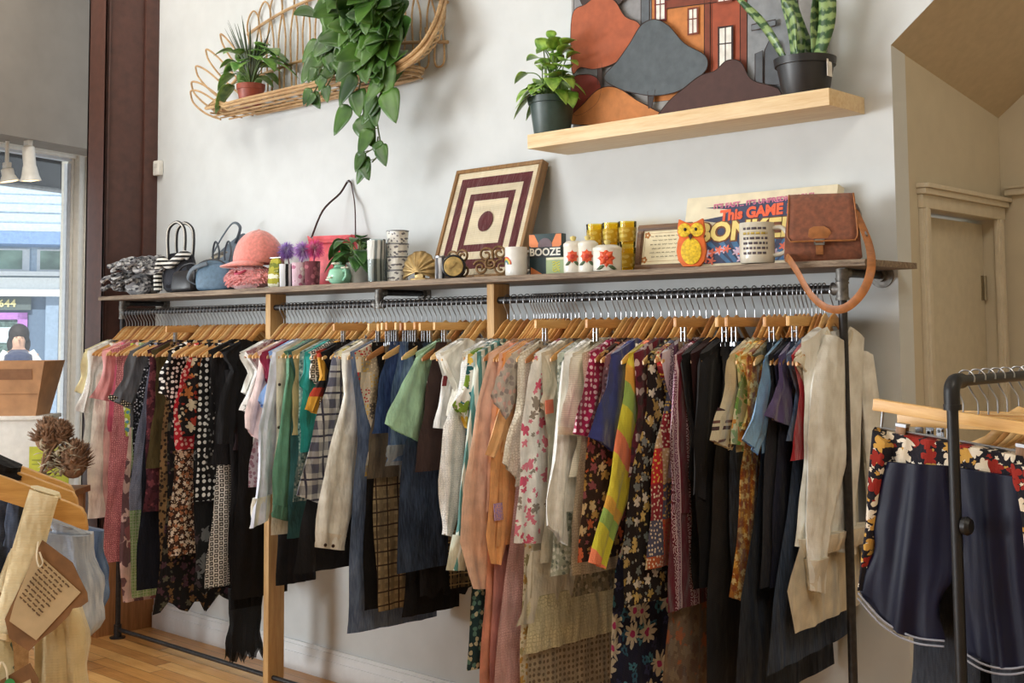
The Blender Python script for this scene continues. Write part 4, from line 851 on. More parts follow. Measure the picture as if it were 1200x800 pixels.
finish('scarf_wrap', MB().tube(smooth_path([(-.10, -.05, .02), (-.095, -.06, .10), (-.07, -.065, .18), (-.02, -.065, .15), (.06, -.06, .20), (.09, -.04, .19)], 5), [.022] * 25 + [.016], 8), ST, r)
# small black leather bag, dark tin, slate backpack, dark tote
X = sx(215, -.33); r = T_('handbag', 'small shiny black leather bag lying in front of the striped handbag', 'handbag', X, -.31, R_(10))
b = MB(); b.sheet([[(sx_ * w, sy_ * d_, z) for sx_, sy_ in ((-1, -1), (0, -1.1), (1, -1), (1.1, 0), (1, 1), (0, 1.1), (-1, 1), (-1.1, 0))] for z, w, d_ in ((0, .075, .04), (.02, .085, .05), (.07, .075, .045), (.10, .08, .03), (.112, .07, .012))], closed=True); b.f += [tuple(range(8)), tuple(range(32, 40))]
finish('body', b, LEA_B, r, subd=2); finish('strap', MB().tube(smooth_path([(-.075, 0, .1), (-.04, .02, .14), (.03, .02, .145), (.075, 0, .1)], 5), .005, 8), LEA_B, r)
X = sx(237, -.12); r = T_('tin', 'small dark patterned tin behind the bags at the left of the shelf', 'tin', X, -.12)
finish('body', MB().lathe([(.03, 0), (.033, .004), (.033, .12), (.03, .125)], 20), K('print', (70, 64, 50), (30, 28, 26), (150, 136, 100), sc=50), r); finish('lid', MB().lathe([(.034, .125), (.034, .15), (.03, .155), (.001, .156)], 20), LEA_B, r)
X = sx(252, -.30); r = T_('backpack', 'small slate blue backpack with looped straps', 'backpack', X, -.29, R_(28))
b = MB(); b.sheet([[(sx_ * w, sy_ * d_, z) for sx_, sy_ in ((-1, -.8), (-.5, -1.1), (.5, -1.1), (1, -.8), (1.05, .3), (.6, 1), (-.6, 1), (-1.05, .3))] for z, w, d_ in ((0, .085, .05), (.015, .10, .058), (.09, .105, .055), (.13, .085, .045), (.155, .055, .03))], closed=True); b.f += [tuple(range(8)), tuple(range(32, 40))]
BPM = plain((84, 112, 136), .55, .06, .15, 60, name='slate blue vinyl'); finish('body', b, BPM, r, subd=2)
finish('zip', MB().tube(smooth_path([(-.098, -.045, .06), (-.085, -.05, .12), (-.03, -.05, .15), (.04, -.05, .148), (.09, -.045, .11), (.1, -.04, .06)], 5), .004, 6), LEA_B, r)
for s in (-1, 1): finish('strap', MB().tube(smooth_path([(s * .04, .04, .13), (s * .05, .05, .2), (s * .035, .05, .25), (s * .015, .05, .2), (s * .02, .045, .14)], 5), .009, 8, flat=.35), LEA_S, r)
finish('side_strap', MB().tube(smooth_path([(-.10, 0, .03), (-.14, -.03, .06), (-.10, -.055, .11), (-.02, -.06, .135)], 5), .011, 8, flat=.3), LEA_S, r)
X = sx(262, -.14); r = T_('tote_bag', 'dark grey open tote with a leopard lining behind the backpack', 'bag', X, -.135, R_(20)); r.scale = (1.15, 1.0, 1.25)
b = MB(); n_ = 20; G = []
for z, w, d_, tl in ((0, .07, .05, 0), (.06, .085, .06, 0), (.13, .095, .055, .01), (.17, .10, .05, .06)):
    G.append([(w * cos(2 * PI * j / n_), d_ * sin(2 * PI * j / n_), z + tl * cos(2 * PI * j / n_) + .04 * (z > .15) * sin(2 * PI * j / n_)) for j in range(n_)])
b.sheet(G, closed=True); b.f.append(tuple(range(n_))); finish('body', b, LEA_S, r, solid=.006)
finish('lining', MB().ell((0, 0, .12), (.085, .045, .05)), K('print', (150, 142, 124), (30, 28, 28), (70, 64, 58), sc=50, thr=.5), r)
finish('handle', MB().tube(smooth_path([(.07, -.02, .2), (.10, -.03, .26), (.06, -.03, .28), (.0, -.03, .22), (-.05, -.02, .16)], 5), .009, 8, flat=.4), LEA_S, r)
# pink cap on pink fur bag
X = sx(291, -.28); r = T_('bag', 'fluffy salmon pink faux fur bag under the pink cap', 'bag', X, -.27)
b = MB(); rr = random.Random(9)
b.ell((0, 0, .058), (.15, .085, .058), 40, 24, fn=lambda d_: 1 + rr.uniform(-.05, .09)); FUR = plain((232, 142, 140), .95, .14, .9, 120, sheen=1, name='pink faux fur')
for k in range(700):
    a, e = rr.uniform(0, 6.28), rr.uniform(-.6, 1.45); d_ = Vector((cos(e) * cos(a), cos(e) * sin(a), sin(e))); p = Vector((d_.x * .148, d_.y * .083, .058 + d_.z * .056)); q_ = p + Vector((d_.x * .018 + rr.uniform(-.008, .008), d_.y * .018, d_.z * .014 - .008)); 
    if q_.z > .001: b.tube([p, (p + q_) / 2 + Vector((0, 0, .003)), q_], [.003, .002, .0004], 3, cap=False)
finish('fur_body', b, FUR, r); finish('handle', MB().tube(smooth_path([(.0, -.07, .09), (.015, -.095, .075), (.05, -.095, .075), (.065, -.07, .09)], 4), .005, 6), plain((214, 90, 120), .5), r)
X = sx(302, -.25); r = T_('cap', 'salmon pink corduroy cap set on the fluffy pink bag', 'cap', X, -.245, R_(-25), z=ZT + .125); r.scale = (1.16, 1.16, 1.26)
def cap_pt(a, e, R1=.108): return Vector((R1 * cos(a) * cos(e), R1 * .95 * sin(a) * cos(e), .125 * sin(e) ** .9 if e > 0 else 0))
b = MB(); G = [[cap_pt(2 * PI * j / 36, (PI / 2) * i / 10) * (1 + .012 * cos(8 * 2 * PI * j / 36)) for j in range(36)] for i in range(11)]; b.sheet(G, closed=True)
CAPM = plain((226, 138, 128), .9, .06, .5, 90, sheen=.6, name='pink corduroy'); finish('crown', b, CAPM, r, solid=.003)
b = MB(); G = [[Vector(((.100 + u * .055 * sin(PI * (j / 14))) * cos(-PI + PI * j / 14) * (1), (.095 + u * .06) * sin(-PI + PI * j / 14), .008 - u * .02)) for j in range(15)] for u in (0, .35, .7, 1)]; b.sheet(G); finish('brim', b, CAPM, r, solid=.005)
finish('button', MB().ell((0, 0, .126), (.008, .008, .005)), CAPM, r)
# cups and glasses with pompoms
def tumbler(px, Y, rad, h, mat, lab, rz=0, nm='tumbler', cat='glass', grp=None):
    X = sx(px, Y); r = T_(nm, lab, cat, X, Y, rz, grp)
    finish('wall', MB().lathe([(rad * .86, 0), (rad * .9, .003), (rad, h), (rad * .94, h), (rad * .84, .006), (.0005, .006)], 24), mat, r); return X, r
X = sx(321, -.27); r = T_('pouch', 'yellow-green flowered pouch standing by the pink cap', 'pouch', X, -.26, R_(10)); r.scale = (1.2, 1.1, 1.12)
b = MB(); b.sheet([[(sx_ * w, sy_ * d_, z) for sx_, sy_ in ((-1, -1), (1, -1), (1, 1), (-1, 1))] for z, w, d_ in ((0, .035, .02), (.02, .042, .03), (.09, .036, .022), (.135, .03, .006))], closed=True); b.f += [(0, 1, 2, 3), (12, 13, 14, 15)]
finish('body', b, K('floral', (176, 170, 60), (226, 226, 200), (110, 120, 44), sc=24), r, subd=2); finish('zip', MB().tube([(-.03, -.004, .13), (.03, -.004, .13)], .003, 6), CHROME, r)
tumbler(336, -.33, .034, .105, K('vstripes', (0.0, (30, 30, 34)), (.5, (206, 208, 212)), sc=.024), 'black and white printed tumbler beside the flowered pouch', grp=None)
tumbler(351, -.30, .036, .11, K('print', (226, 196, 210), (180, 110, 140), (244, 240, 240), sc=40), 'pink and white printed tumbler holding the lilac pompom pen')
tumbler(366, -.27, .036, .115, K('print', (122, 62, 74), (170, 100, 110), sc=40), 'dark wine red tumbler holding the magenta pompom pen')
tumbler(343, -.2, .034, .11, glassy((226, 214, 222)), 'clear tinted tumbler behind the black and white printed one')
def pompom(px, py, Y, col, base_px, lab):
    p = atY(px, py, Y); bs = Vector((sx(base_px, Y), Y, ZT + .02)); r = thing('pompom_pen', lab, 'pen', bs); p = p - bs
    finish('stem', MB().tube([(0, 0, 0), p], .003, 6), plain((120, 60, 110), .4), r); b = MB(); rr = random.Random(px)
    for k in range(420):
        v = Vector((rr.gauss(0, 1), rr.gauss(0, 1), rr.gauss(0, 1))).normalized(); b.tube([p, p + v * .026, p + v * rr.uniform(.036, .052) + Vector((0, 0, -.006))], [.0016, .0014, .0004], 3, cap=False)
    finish('pompom', b, plain(col, .95, .15, sheen=1, name='pompom'), r)
pompom(336, 293, -.2, (150, 110, 200), 343, 'lilac pompom pen leftmost of the three pompoms')
pompom(355, 293, -.30, (178, 128, 208), 351, 'light violet pompom pen in the pink and white tumbler')
pompom(369, 291, -.27, (222, 70, 150), 366, 'hot magenta pompom pen in the wine red tumbler')
# pink shoulder bag
X = sx(385, -.13); r = T_('shoulder_bag', 'coral pink leather shoulder bag with a long dark strap against the wall', 'handbag', X, -.10, R_(24)); r.scale = (1.15, 1.15, 1.22)
b = MB(); n_ = 24; G = []
for z, w, d_ in ((0, .085, .02), (.03, .105, .035), (.1, .11, .035), (.16, .105, .025), (.20, .098, .012)): G.append([(w * cos(2 * PI * j / n_) * 1.0, d_ * sin(2 * PI * j / n_), z) for j in range(n_)])
b.sheet(G, closed=True); b.f += [tuple(range(n_)), tuple(range(4 * n_, 5 * n_))]; finish('body', b, plain((224, 92, 102), .45, .08, .1, 40, name='coral leather'), r)
finish('flap', MB().sheet([[(x, -.037 + .01 * k, .2 - .02 * k - .03 * (1 - (x / .1) ** 2) * (k == 0)) for x in [-.1 + .02 * q_ for q_ in range(11)]] for k in range(3)]), plain((206, 80, 88), .45, .08, name='coral flap'), r, solid=.003)
zk = zt(402, 212, -.02) / 1.22; st = MB().tube(smooth_path([(-.10, -.005, .19), (-.06, .02, .30), (.0, .055, zk - .05), (.035, .068, zk), (.06, .055, zk - .06), (.085, .02, .3), (.10, -.005, .19)], 5), .0065, 8, flat=.4); finish('strap', st, plain((70, 42, 40), .5, name='dark strap'), r)
finish('ring', MB().tube([(-.1 + .008 * cos(a), -.005, .19 + .008 * sin(a)) for a in [k * .7 for k in range(9)]], .002, 6, closed=True), CHROME, r)
single('nail', MB().tube([(X + .01, -.0, ZT + zk * 1.22 - .012), (X + .01, -.035, ZT + zk * 1.22 - .006)], .0025, 8), CHROME, 'small nail in the white wall holding the shoulder bag strap', 'nail')
# teapot, potted plant in a white pot
def leafy(root, stems, mat, rr, L=(.05, .08), w=.5, heart=True, stem_mat=None, curl=.5, stem_r=.0022):
    lb = MB(); sb = MB()
    for base, tip in stems:
        base, tip = Vector(base), Vector(tip); md_ = (base + tip) / 2 + Vector((0, 0, .25 * (tip - base).length)); pts = smooth_path([base, md_, tip], 5); sb.tube(pts, stem_r, 5)
        d_ = (pts[-1] - pts[-3]).normalized() + Vector((rr.uniform(-.25, .25), rr.uniform(-.25, .25), -.25)); l_ = rr.uniform(*L)
        lb.leaf(tip, d_, l_, l_ * w, curl=curl, heart=heart, fold=.18)
    finish('foliage', lb, mat, root, solid=.0008); finish('stems', sb, stem_mat or plain((92, 120, 60), .5, name='stem'), root)
def leafmat(c1, c2, sc=30, rough=.35, name='leaf'):
    n = N(name); f = n.noise(n.obj(), sc, 3); n.set(Base_Color=n.ramp(f, [(.35, c1), (.65, c2)], False), Roughness=rough, Transmission_Weight=0.0, Subsurface_Weight=0.0)
    return n.m
GREEN1 = leafmat((36, 72, 34), (66, 112, 48)); GREEN2 = leafmat((24, 56, 34), (48, 88, 48)); LIME = leafmat((92, 138, 42), (158, 192, 84))
X = sx(420, -.25); r = T_('potted_plant', 'leafy green plant in a small white pot on the long shelf', 'plant', X, -.25)
finish('pot', MB().lathe([(.038, 0), (.041, .002), (.052, .088), (.053, .096), (.049, .096), (.046, .08), (.001, .08)], 28), plain((222, 222, 220), .3, .02, name='white ceramic'), r)
rr = random.Random(2); stems = []
for k in range(34):
    a = rr.uniform(0, 6.28); e = rr.uniform(.1, 1.2); R1 = rr.uniform(.03, .085); stems.append(((rr.uniform(-.02, .02), rr.uniform(-.02, .02), .085), (R1 * cos(a) * 1.15 - .01, R1 * sin(a), .085 + .02 + .12 * sin(e) * rr.random() ** .4)))
leafy(r, stems, GREEN1, rr, (.06, .095), .48)
X = sx(396, -.34); r = T_('teapot', 'mint green ceramic teapot with white blossoms in front of the coral bag', 'teapot', X, -.33, R_(160)); MINT = plain((150, 206, 178), .2, .05, name='mint glaze')
finish('body', MB().lathe([(.028, 0), (.045, .012), (.052, .038), (.044, .064), (.026, .074), (.001, .076)], 28), MINT, r); finish('spout', MB().tube(smooth_path([(.045, 0, .03), (.07, 0, .04), (.085, 0, .065)], 4), [.013, .012, .0115, .011, .0105, .010, .009, .0085, .008], 10), MINT, r)
finish('handle', MB().tube(smooth_path([(-.042, 0, .055), (-.072, 0, .06), (-.08, 0, .035), (-.045, 0, .018)], 4), .006, 8), MINT, r); lid = finish('lid', MB().lathe([(.027, .075), (.022, .084), (.008, .088), (.009, .096), (.001, .1)], 20), MINT, r)
b = MB()
for k in range(7):
    a = k * 2.4; c = Vector((.045 * cos(a), .045 * sin(a), .05 + .035 * sin(k * 1.7)))
    for j in range(5): b.ell(c + Vector((.011 * cos(j * 1.26), .011 * sin(j * 1.26), .004)), (.008, .008, .005), 8, 5)
finish('blossoms', b, plain((240, 240, 226), .3, name='white glaze'), r)
# clear printed tumblers, stacked cups
DOTP = K('print', (228, 228, 222), (110, 110, 114), (240, 240, 236), sc=30, thr=.26, rough=.3, sheen=0)
GLB = 'clear printed tumblers beside the stacked cups'
for px, Y, lab in ((441, -.30, 'front clear tumbler with a pale vertical print beside the stacked cups'), (447, -.17, 'rear clear tumbler with a pale vertical print partly behind its twin')):
    X, r = tumbler(px, Y, .039, .185, glassy((232, 238, 238)), lab, grp=GLB)
    finish('print', MB().lathe([(.0345, .008), (.0395, .18)], 24, closed=True), K('vstripes', (0.0, (236, 236, 232)), (.55, (120, 124, 124)), sc=.021, sheer=.25, sheen=0), r)
Xc = sx(466, -.22); ordn = ['bottom', 'second', 'third', 'topmost']
for k in range(4):
    r = thing('cup', ordn[k] + ' white sprigged cup of the stack of four by the brass shell', 'cup', (Xc, -.22, ZT + k * .056), R_(k * 40), 'stacked white sprigged cups'); finish('bowl', MB().lathe([(.040, 0), (.043, .002), (.047, .05), (.048, .0555), (.044, .0555), (.04, .006), (.001, .006)], 28), K('print', (236, 234, 226), (120, 118, 122), sc=60, thr=.24, rough=.25, sheen=0), r)
    finish('rim_line', MB().lathe([(.0484, .051), (.0488, .0555), (.0478, .0558)], 28, closed=True), plain((120, 120, 124), .3, name='grey glaze line'), r)
# brass scallop shell
X = sx(490, -.30); r = T_('shell_ornament', 'ribbed brass scallop shell standing on edge', 'ornament', X, -.29, R_(18)); b = MB(); G = []
for i in range(14):
    t = i / 13; row = []
    for j in range(61):
        a = R_(-20) + R_(220) * j / 60; rad = t * .085 * (1 - .10 * abs(cos(a)) ** 3) * (1 + .02 * abs(sin(a * 8)) * t); row.append(Vector((rad * cos(a), -.030 * (1 - t ** 2) + .005 * sin(j * PI / 3) * t, .037 + rad * sin(a))))
    G.append(row)
BRASS = plain((164, 138, 92), .4, .12, .1, 40, metal=.75, name='aged brass')
b.sheet(G); finish('fan', b, BRASS, r, solid=.003); finish('base', MB().box((-.035, -.02, 0), (.035, .02, .012)).box((-.02, -.01, .01), (.02, .01, .042)), BRASS, r, bevel=.003)
# small tins, framed crochet square, iron scrolls
X = sx(514, -.34); r = T_('tin', 'small silver and dark striped tin in front of the framed square', 'tin', X, -.33); finish('body', MB().lathe([(.02, 0), (.021, .002), (.021, .09), (.019, .094), (.001, .094)], 20), K('vstripes', (0.0, (226, 228, 230)), (.5, (88, 90, 96)), sc=.02, sheen=0, rough=.3), r); finish('rim', MB().lathe([(.0215, .086), (.0222, .09), (.0215, .094)], 20, closed=True), CHROME, r)
X = sx(529, -.34); r = T_('clock', 'small round dark clock with a gilt face in front of the framed square', 'clock', X, -.325, R_(40)); m90 = Matrix(((1, 0, 0, 0), (0, 0, -1, 0), (0, 1, 0, .048), (0, 0, 0, 1)))
finish('case', MB().lathe([(.04, -.03), (.046, -.026), (.047, .02), (.042, .024), (.038, .02)], 28, m=m90), LEA_B, r); finish('face', MB().lathe([(.0385, .0235), (.036, .026), (.02, .0265), (.001, .027)], 28, m=m90), plain((206, 178, 116), .35, .2, metal=.4, name='gilt face'), r); finish('hand', MB().bar((0, -.0285, .048), (.012, -.0285, .064), .002, .003).bar((0, -.0285, .048), (-.016, -.0285, .04), .002, .002), BRASS, r); finish('foot', MB().box((-.03, -.016, 0), (.03, .02, .006)), LEA_B, r)
# framed square: leaning back against the wall
c0 = atY(505, 318, -.20); xa, xb = c0.x, atY(607, 318, -.20).x; hgt = .50; Wd = xb - xa - .0
lean = math.asin(.165 / hgt); r = thing('framed_textile', 'wood-framed textile of nested burgundy and cream squares leaning on the wall', 'picture', ((xa + xb) / 2, -.195, ZT)); r.rotation_euler = (-lean, 0, 0)
b = MB(); fw_ = .016; hw = Wd / 2
for x0, z0, x1, z1 in ((-hw, 0, hw, fw_), (-hw, hgt - fw_, hw, hgt), (-hw, fw_, -hw + fw_, hgt - fw_), (hw - fw_, fw_, hw, hgt - fw_)): b.box((x0, -.02, z0), (x1, .02, z1))
finish('frame', b, wood((150, 112, 66), (112, 80, 44), 2, 6, .45, name='frame wood'), r, bevel=.002)
CRB = K('knit', (222, 208, 178), sc=1, bump=.6); BUR = K('knit', (92, 40, 44), bump=.6); cz = hgt / 2; cw, ch = hw - fw_, hgt / 2 - fw_
def ringq(s0, s1, y): 
    b = MB(); A = [(-cw * s0, cz - ch * s0), (cw * s0, cz - ch * s0), (cw * s0, cz + ch * s0), (-cw * s0, cz + ch * s0)]; B_ = [(-cw * s1, cz - ch * s1), (cw * s1, cz - ch * s1), (cw * s1, cz + ch * s1), (-cw * s1, cz + ch * s1)]
    b.add([(x, y, z) for x, z in A] + [(x, y, z) for x, z in B_] + [(x, y + .006, z) for x, z in A] + [(x, y + .006, z) for x, z in B_], [(k, (k + 1) % 4, 4 + (k + 1) % 4, 4 + k) for k in range(4)] + [(8 + k, 12 + k, 12 + (k + 1) % 4, 8 + (k + 1) % 4) for k in range(4)] + [(k, 8 + k, 8 + (k + 1) % 4, (k + 1) % 4) for k in range(4)]); return b
for s0, s1, mm, nm in ((1, .88, CRB, 'cream_band'), (.88, .70, BUR, 'burgundy_band'), (.70, .56, CRB, 'cream_band'), (.56, .42, BUR, 'burgundy_band')): finish(nm, ringq(s0, s1, -.012), mm, r, smooth=0)
finish('centre_square', MB().box((-cw * .42, -.012, cz - ch * .42), (cw * .42, -.004, cz + ch * .42)), CRB, r, smooth=0); finish('centre_dot', MB().lathe([(.040, -.012), (.043, -.016), (.03, -.02), (.001, -.021)], 20, m=Matrix(((.95, 0, 0, 0), (0, 0, 1, 0), (0, 1.05, 0, cz), (0, 0, 0, 1)))), BUR, r)
finish('backing', MB().box((-cw, .006, fw_), (cw, .012, hgt - fw_)), plain((120, 96, 66), .8, name='backing card'), r, smooth=0)
SCR = plain((120, 92, 60), .5, .15, .2, 60, metal=.5, name='bronzed iron')
def scroll(px, Y, h, lab, rz):
    X = sx(px, Y); r = T_('iron_stand', lab, 'stand', X, Y, rz, 'bronzed scroll stands'); rr = random.Random(px)
    def spiral(c, R1, turns, s, a0): return [(c[0] + s * R1 * (1 - .8 * k / 26) * cos(a0 + turns * 2 * PI * k / 26), c[1], c[2] + R1 * (1 - .8 * k / 26) * sin(a0 + turns * 2 * PI * k / 26)) for k in range(27)]
    for k, (cx_, cz_, R1, s) in enumerate(((-.025, .085, .034, 1), (.03, .09, .030, -1), (-.045, .035, .03, -1), (.04, .034, .032, 1), (0, .05, .022, 1))): finish('scroll', MB().tube(spiral((cx_, -.004 * k, cz_), R1, 1.6, s, -PI / 2 + k), .005, 7), SCR, r)
    finish('foot', MB().box((-.07, -.012, 0), (.07, .012, .008)), SCR, r, bevel=.002)
scroll(577, -.33, .13, 'bronzed scroll stand at the right foot of the framed square', R_(25)); scroll(536, -.29, .12, 'bronzed scroll stand behind the small gilt-faced clock', R_(10))
# mug with rainbow, card box, green card
def mug(px, Y, rad, h, mat, lab, rz, nm='mug', wide=.02):
    X = sx(px, Y, 318); r = T_(nm, lab, 'mug', X, Y, rz); finish('cup_wall', MB().lathe([(rad * .92, 0), (rad * .97, .004), (rad, .02), (rad, h - .004), (rad * .98, h), (rad * .9, h), (rad * .88, .01), (.001, .008)], 32), mat, r)
    finish('handle', MB().tube(smooth_path([(rad * .96, 0, h * .86), (rad + wide * 1.3, 0, h * .84), (rad + wide * 2.1, 0, h * .55), (rad + wide * 1.5, 0, h * .26), (rad * .97, 0, h * .18)], 5), rad * .13, 10), mat, r); return r
GLAZE = plain((226, 224, 218), .22, .02, name='mug glaze')
r = mug(605, -.31, .042, .108, GLAZE, 'white mug with a small rainbow on its side', R_(78)); a0 = R_(-112 - 78)
for k, c in enumerate(((214, 74, 60), (232, 160, 60), (226, 206, 90), (96, 160, 120), (84, 130, 180))):
    R1 = .030 - .0042 * k; b = MB(); G = []
    for i in range(13):
        t = PI * i / 12; row = []
        for rad_ in (R1, R1 - .004): x_ = rad_ * cos(t); aa = a0 + x_ / .042; row.append(Vector((.0425 * cos(aa), .0425 * sin(aa), .042 + rad_ * sin(t))))
        G.append(row)
    b.sheet(G); finish('rainbow_stripe', b, plain(c, .3, 0, name='glaze colour'), r, solid=.0006)
X = sx(640, -.23, 318); r = T_('boxed_game', 'dark teal BOOZE card box standing on the shelf', 'box', X, -.22, R_(14)); Wb, Hb = .136, .158
finish('box', MB().box((-Wb / 2, -.02, 0), (Wb / 2, .02, Hb)), plain((44, 66, 70), .5, .05, name='printed card teal'), r, bevel=.001)
b = MB()
for k in range(9):
    a = PI * k / 8; 
    if k % 2: b.prism([(0, 0), (.2 * cos(a - .16), .2 * sin(a - .16)), (.2 * cos(a + .16), .2 * sin(a + .16))], .0006)
def clipbox(mb, x0, x1, y0, y1):
    for v in mb.v: v.x = min(x1, max(x0, v.x)); v.y = min(y1, max(y0, v.y))
    return mb
fm = Matrix(((1, 0, 0, 0), (0, 0, -1, -.0203), (0, 1, 0, .068), (0, 0, 0, 1)))
clipbox(b, -Wb / 2, Wb / 2, 0, Hb - .07); b.v = [fm @ v for v in b.v]; finish('sunburst', b, plain((226, 132, 74), .5, .02, name='print orange'), r, smooth=0)
finish('emblem', MB().lathe([(.03, 0), (.03, .0012), (.001, .0012)], 24, m=Matrix(((1, 0, 0, 0), (0, 0, -1, -.0208), (0, 1, 0, .112), (0, 0, 0, 1)))), plain((104, 84, 92), .5, name='print mauve'), r); finish('banner', MB().box((-Wb / 2 + .002, -.0226, .068), (Wb / 2 - .002, -.0205, .108)), plain((36, 44, 48), .5, name='print dark'), r, smooth=0)
tv, tf = text_geo('BOOZE', .039, .0006, 1.0, .0012); b = MB().add(tv, tf, Matrix(((1, 0, 0, 0), (0, 0, -1, -.0235), (0, 1, 0, .088), (0, 0, 0, 1)))); finish('lettering', b, plain((240, 238, 228), .5, name='print white'), r, smooth=0)
for s in (-1, 1): finish('sunburst', MB().prism([(0, 0), (s * .05, .0), (s * .05, .028)], .0006, Matrix(((1, 0, 0, s * .012), (0, 0, -1, -.0204), (0, 1, 0, .006), (0, 0, 0, 1)))), plain((226, 132, 74), .5, .02, name='print orange'), r, smooth=0)
Xg = sx(650, -.31, 318); r = T_('card', 'small sage green greeting card leaning on the BOOZE box', 'card', Xg, -.30, R_(14)); finish('board', MB().box((-.042, -.001, 0), (.042, .001, .062)), plain((160, 178, 136), .7, .03, name='sage card'), r, smooth=0)
b = MB()
for k in range(5): b.tube([(x, -.0016, .012 + .008 * k + .003 * sin(x * 300 + k)) for x in [-.015 + .005 * q_ for q_ in range(7)]], .0016, 5)
finish('drawing', b, plain((222, 214, 70), .6, name='yellow ink'), r); finish('header', MB().box((-.041, -.0018, .053), (.041, -.001, .061)), plain((226, 222, 196), .7, name='cream strip'), r, smooth=0)
# flowered canisters and amber tumblers
ENAM = plain((232, 228, 216), .25, .02, name='cream enamel')
def canister(px, Y, rad, h, lab, rz):
    X = sx(px, Y, 316); r = T_('canister', lab, 'canister', X, Y, rz, 'flowered enamel canisters'); finish('body', MB().lathe([(rad * .97, 0), (rad, .004), (rad, h), (rad * .97, h + .003), (.001, h + .003)], 32), ENAM, r)
    lid = finish('lid', MB().lathe([(rad * 1.03, h - .004), (rad * 1.03, h + .006), (rad * .7, h + .016), (.001, h + .018)], 32), ENAM, r); finish('knob', MB().lathe([(.006, h + .016), (.011, h + .026), (.011, h + .032), (.001, h + .036)], 14), plain((214, 196, 120), .4, name='gilt knob'), lid)
    pet = MB(); lv = MB(); cz_ = h * .58; fr = min(.036, rad * .72)
    def onc(x_, z_, e=.0012): a = -PI / 2 + x_ / rad; return Vector(((rad + e) * cos(a), (rad + e) * sin(a), z_))
    for k in range(8):
        a = k * PI / 4
        pet.sheet([[onc(q_ * fr * cos(a) - s * .011 * sin(PI * min(1, q_ + .12)) * sin(a), cz_ + q_ * fr * sin(a) + s * .011 * sin(PI * min(1, q_ + .12)) * cos(a), .001 + .0004 * (k % 2)) for s in (-1, 0, 1)] for q_ in (.1, .35, .6, .85, 1)])
    finish('flower', pet, plain((222, 88, 48), .35, .08, name='orange enamel'), r, solid=.0008); finish('flower_heart', MB().sheet([[onc(q_ * .009 * cos(t), cz_ + q_ * .009 * sin(t), .0026) for t in [k * PI / 5 for k in range(11)]] for q_ in (.05, .6, 1)]), plain((196, 60, 40), .4, name='red enamel'), r, solid=.0008)
    for s in (-1, 1): lv.sheet([[onc(s * (.006 + q_ * fr * .9) , cz_ - fr * .75 - q_ * .012 + e * .007 * sin(PI * q_ + .15)) for e in (-1, 0, 1)] for q_ in (0, .25, .5, .75, 1)])
    finish('leaves', lv, plain((70, 92, 58), .4, .05, name='green enamel'), r, solid=.0008)
canister(672, -.32, .035, .098, 'tall slim cream canister with an orange flower beside the BOOZE box', R_(34)); canister(689, -.30, .037, .098, 'second slim cream canister with an orange flower', R_(34)); canister(712, -.32, .05, .075, 'short wide cream canister with an orange flower and a lid', R_(34))
AMB = glassy((250, 234, 150), rough=.08, name='amber glass')
def amber(px, Y, z, lab): 
    X = sx(px, Y, 314); r = thing('tumbler', lab, 'glass', (X, Y, ZT + z), 0, 'stacked amber tumblers'); finish('wall', MB().lathe([(.028, 0), (.029, .004), (.034, .094), (.0325, .094), (.0275, .01), (.001, .01)], 24), AMB, r); finish('texture_band', MB().lathe([(.0300, .02), (.0338, .072)], 24, closed=True), K('print', (222, 184, 60), (240, 214, 110), sc=60, sheer=.45, sheen=0, rough=.2), r)
for k, px in enumerate((697, 716, 735)): amber(px, -.13, 0, ['left', 'middle', 'right'][k] + ' amber tumbler in the lower row behind the canisters'); amber(px + 1, -.13, .0955, ['left', 'middle', 'right'][k] + ' amber tumbler in the upper row behind the canisters')
# framed verse
X = sx(776, -.2, 312); r = thing('framed_verse', 'brown-framed cream verse card behind the owl', 'picture', (X, -.20, ZT)); r.rotation_euler = (R_(-12), 0, R_(6)); hw, hh = .108, .168; b = MB()
for x0, z0, x1, z1 in ((-hw, 0, hw, .022), (-hw, hh - .022, hw, hh), (-hw, .022, -hw + .022, hh - .022), (hw - .022, .022, hw, hh - .022)): b.box((x0, -.010, z0), (x1, .008, z1)).box((x0 + .006 * (x0 > -hw) , -.014, z0 + .004), (x1 - .004, -.009, z1 - .006))
finish('frame', b, wood((122, 86, 54), (72, 48, 30), 0, 7, .4, name='dark frame wood'), r, bevel=.0015); finish('card', MB().box((-hw + .02, -.004, .02), (hw - .02, .0, hh - .02)), plain((228, 216, 180), .7, .03, name='parchment'), r, smooth=0)
b = MB(); rr = random.Random(4)
for k in range(6):
    z = .125 - .015 * k; xx = -.055 + .008 * (k % 2)
    while xx < .05: w_ = rr.uniform(.008, .02); b.tube([(xx + w_ * q_ / 6, -.0046, z + .0022 * sin(q_ * 2.2 + k)) for q_ in range(7)], .0007, 4); xx += w_ + .006
finish('handwriting', b, plain((92, 74, 50), .7, name='brown ink'), r); b = MB()
for x, z in ((-.075, .04), (-.07, .13), (.072, .04), (.07, .132)):
    for j in range(5): b.ell((x + .008 * cos(j * 1.26), -.0045, z + .008 * sin(j * 1.26)), (.005, .0008, .005), 8, 5)
b.tube([(-.078, -.0045, .034), (.078, -.0045, .034), (.078, -.0045, .136), (-.078, -.0045, .136)], .0006, 4, closed=True); finish('flower_border', b, plain((170, 110, 50), .7, name='sepia ink'), r)
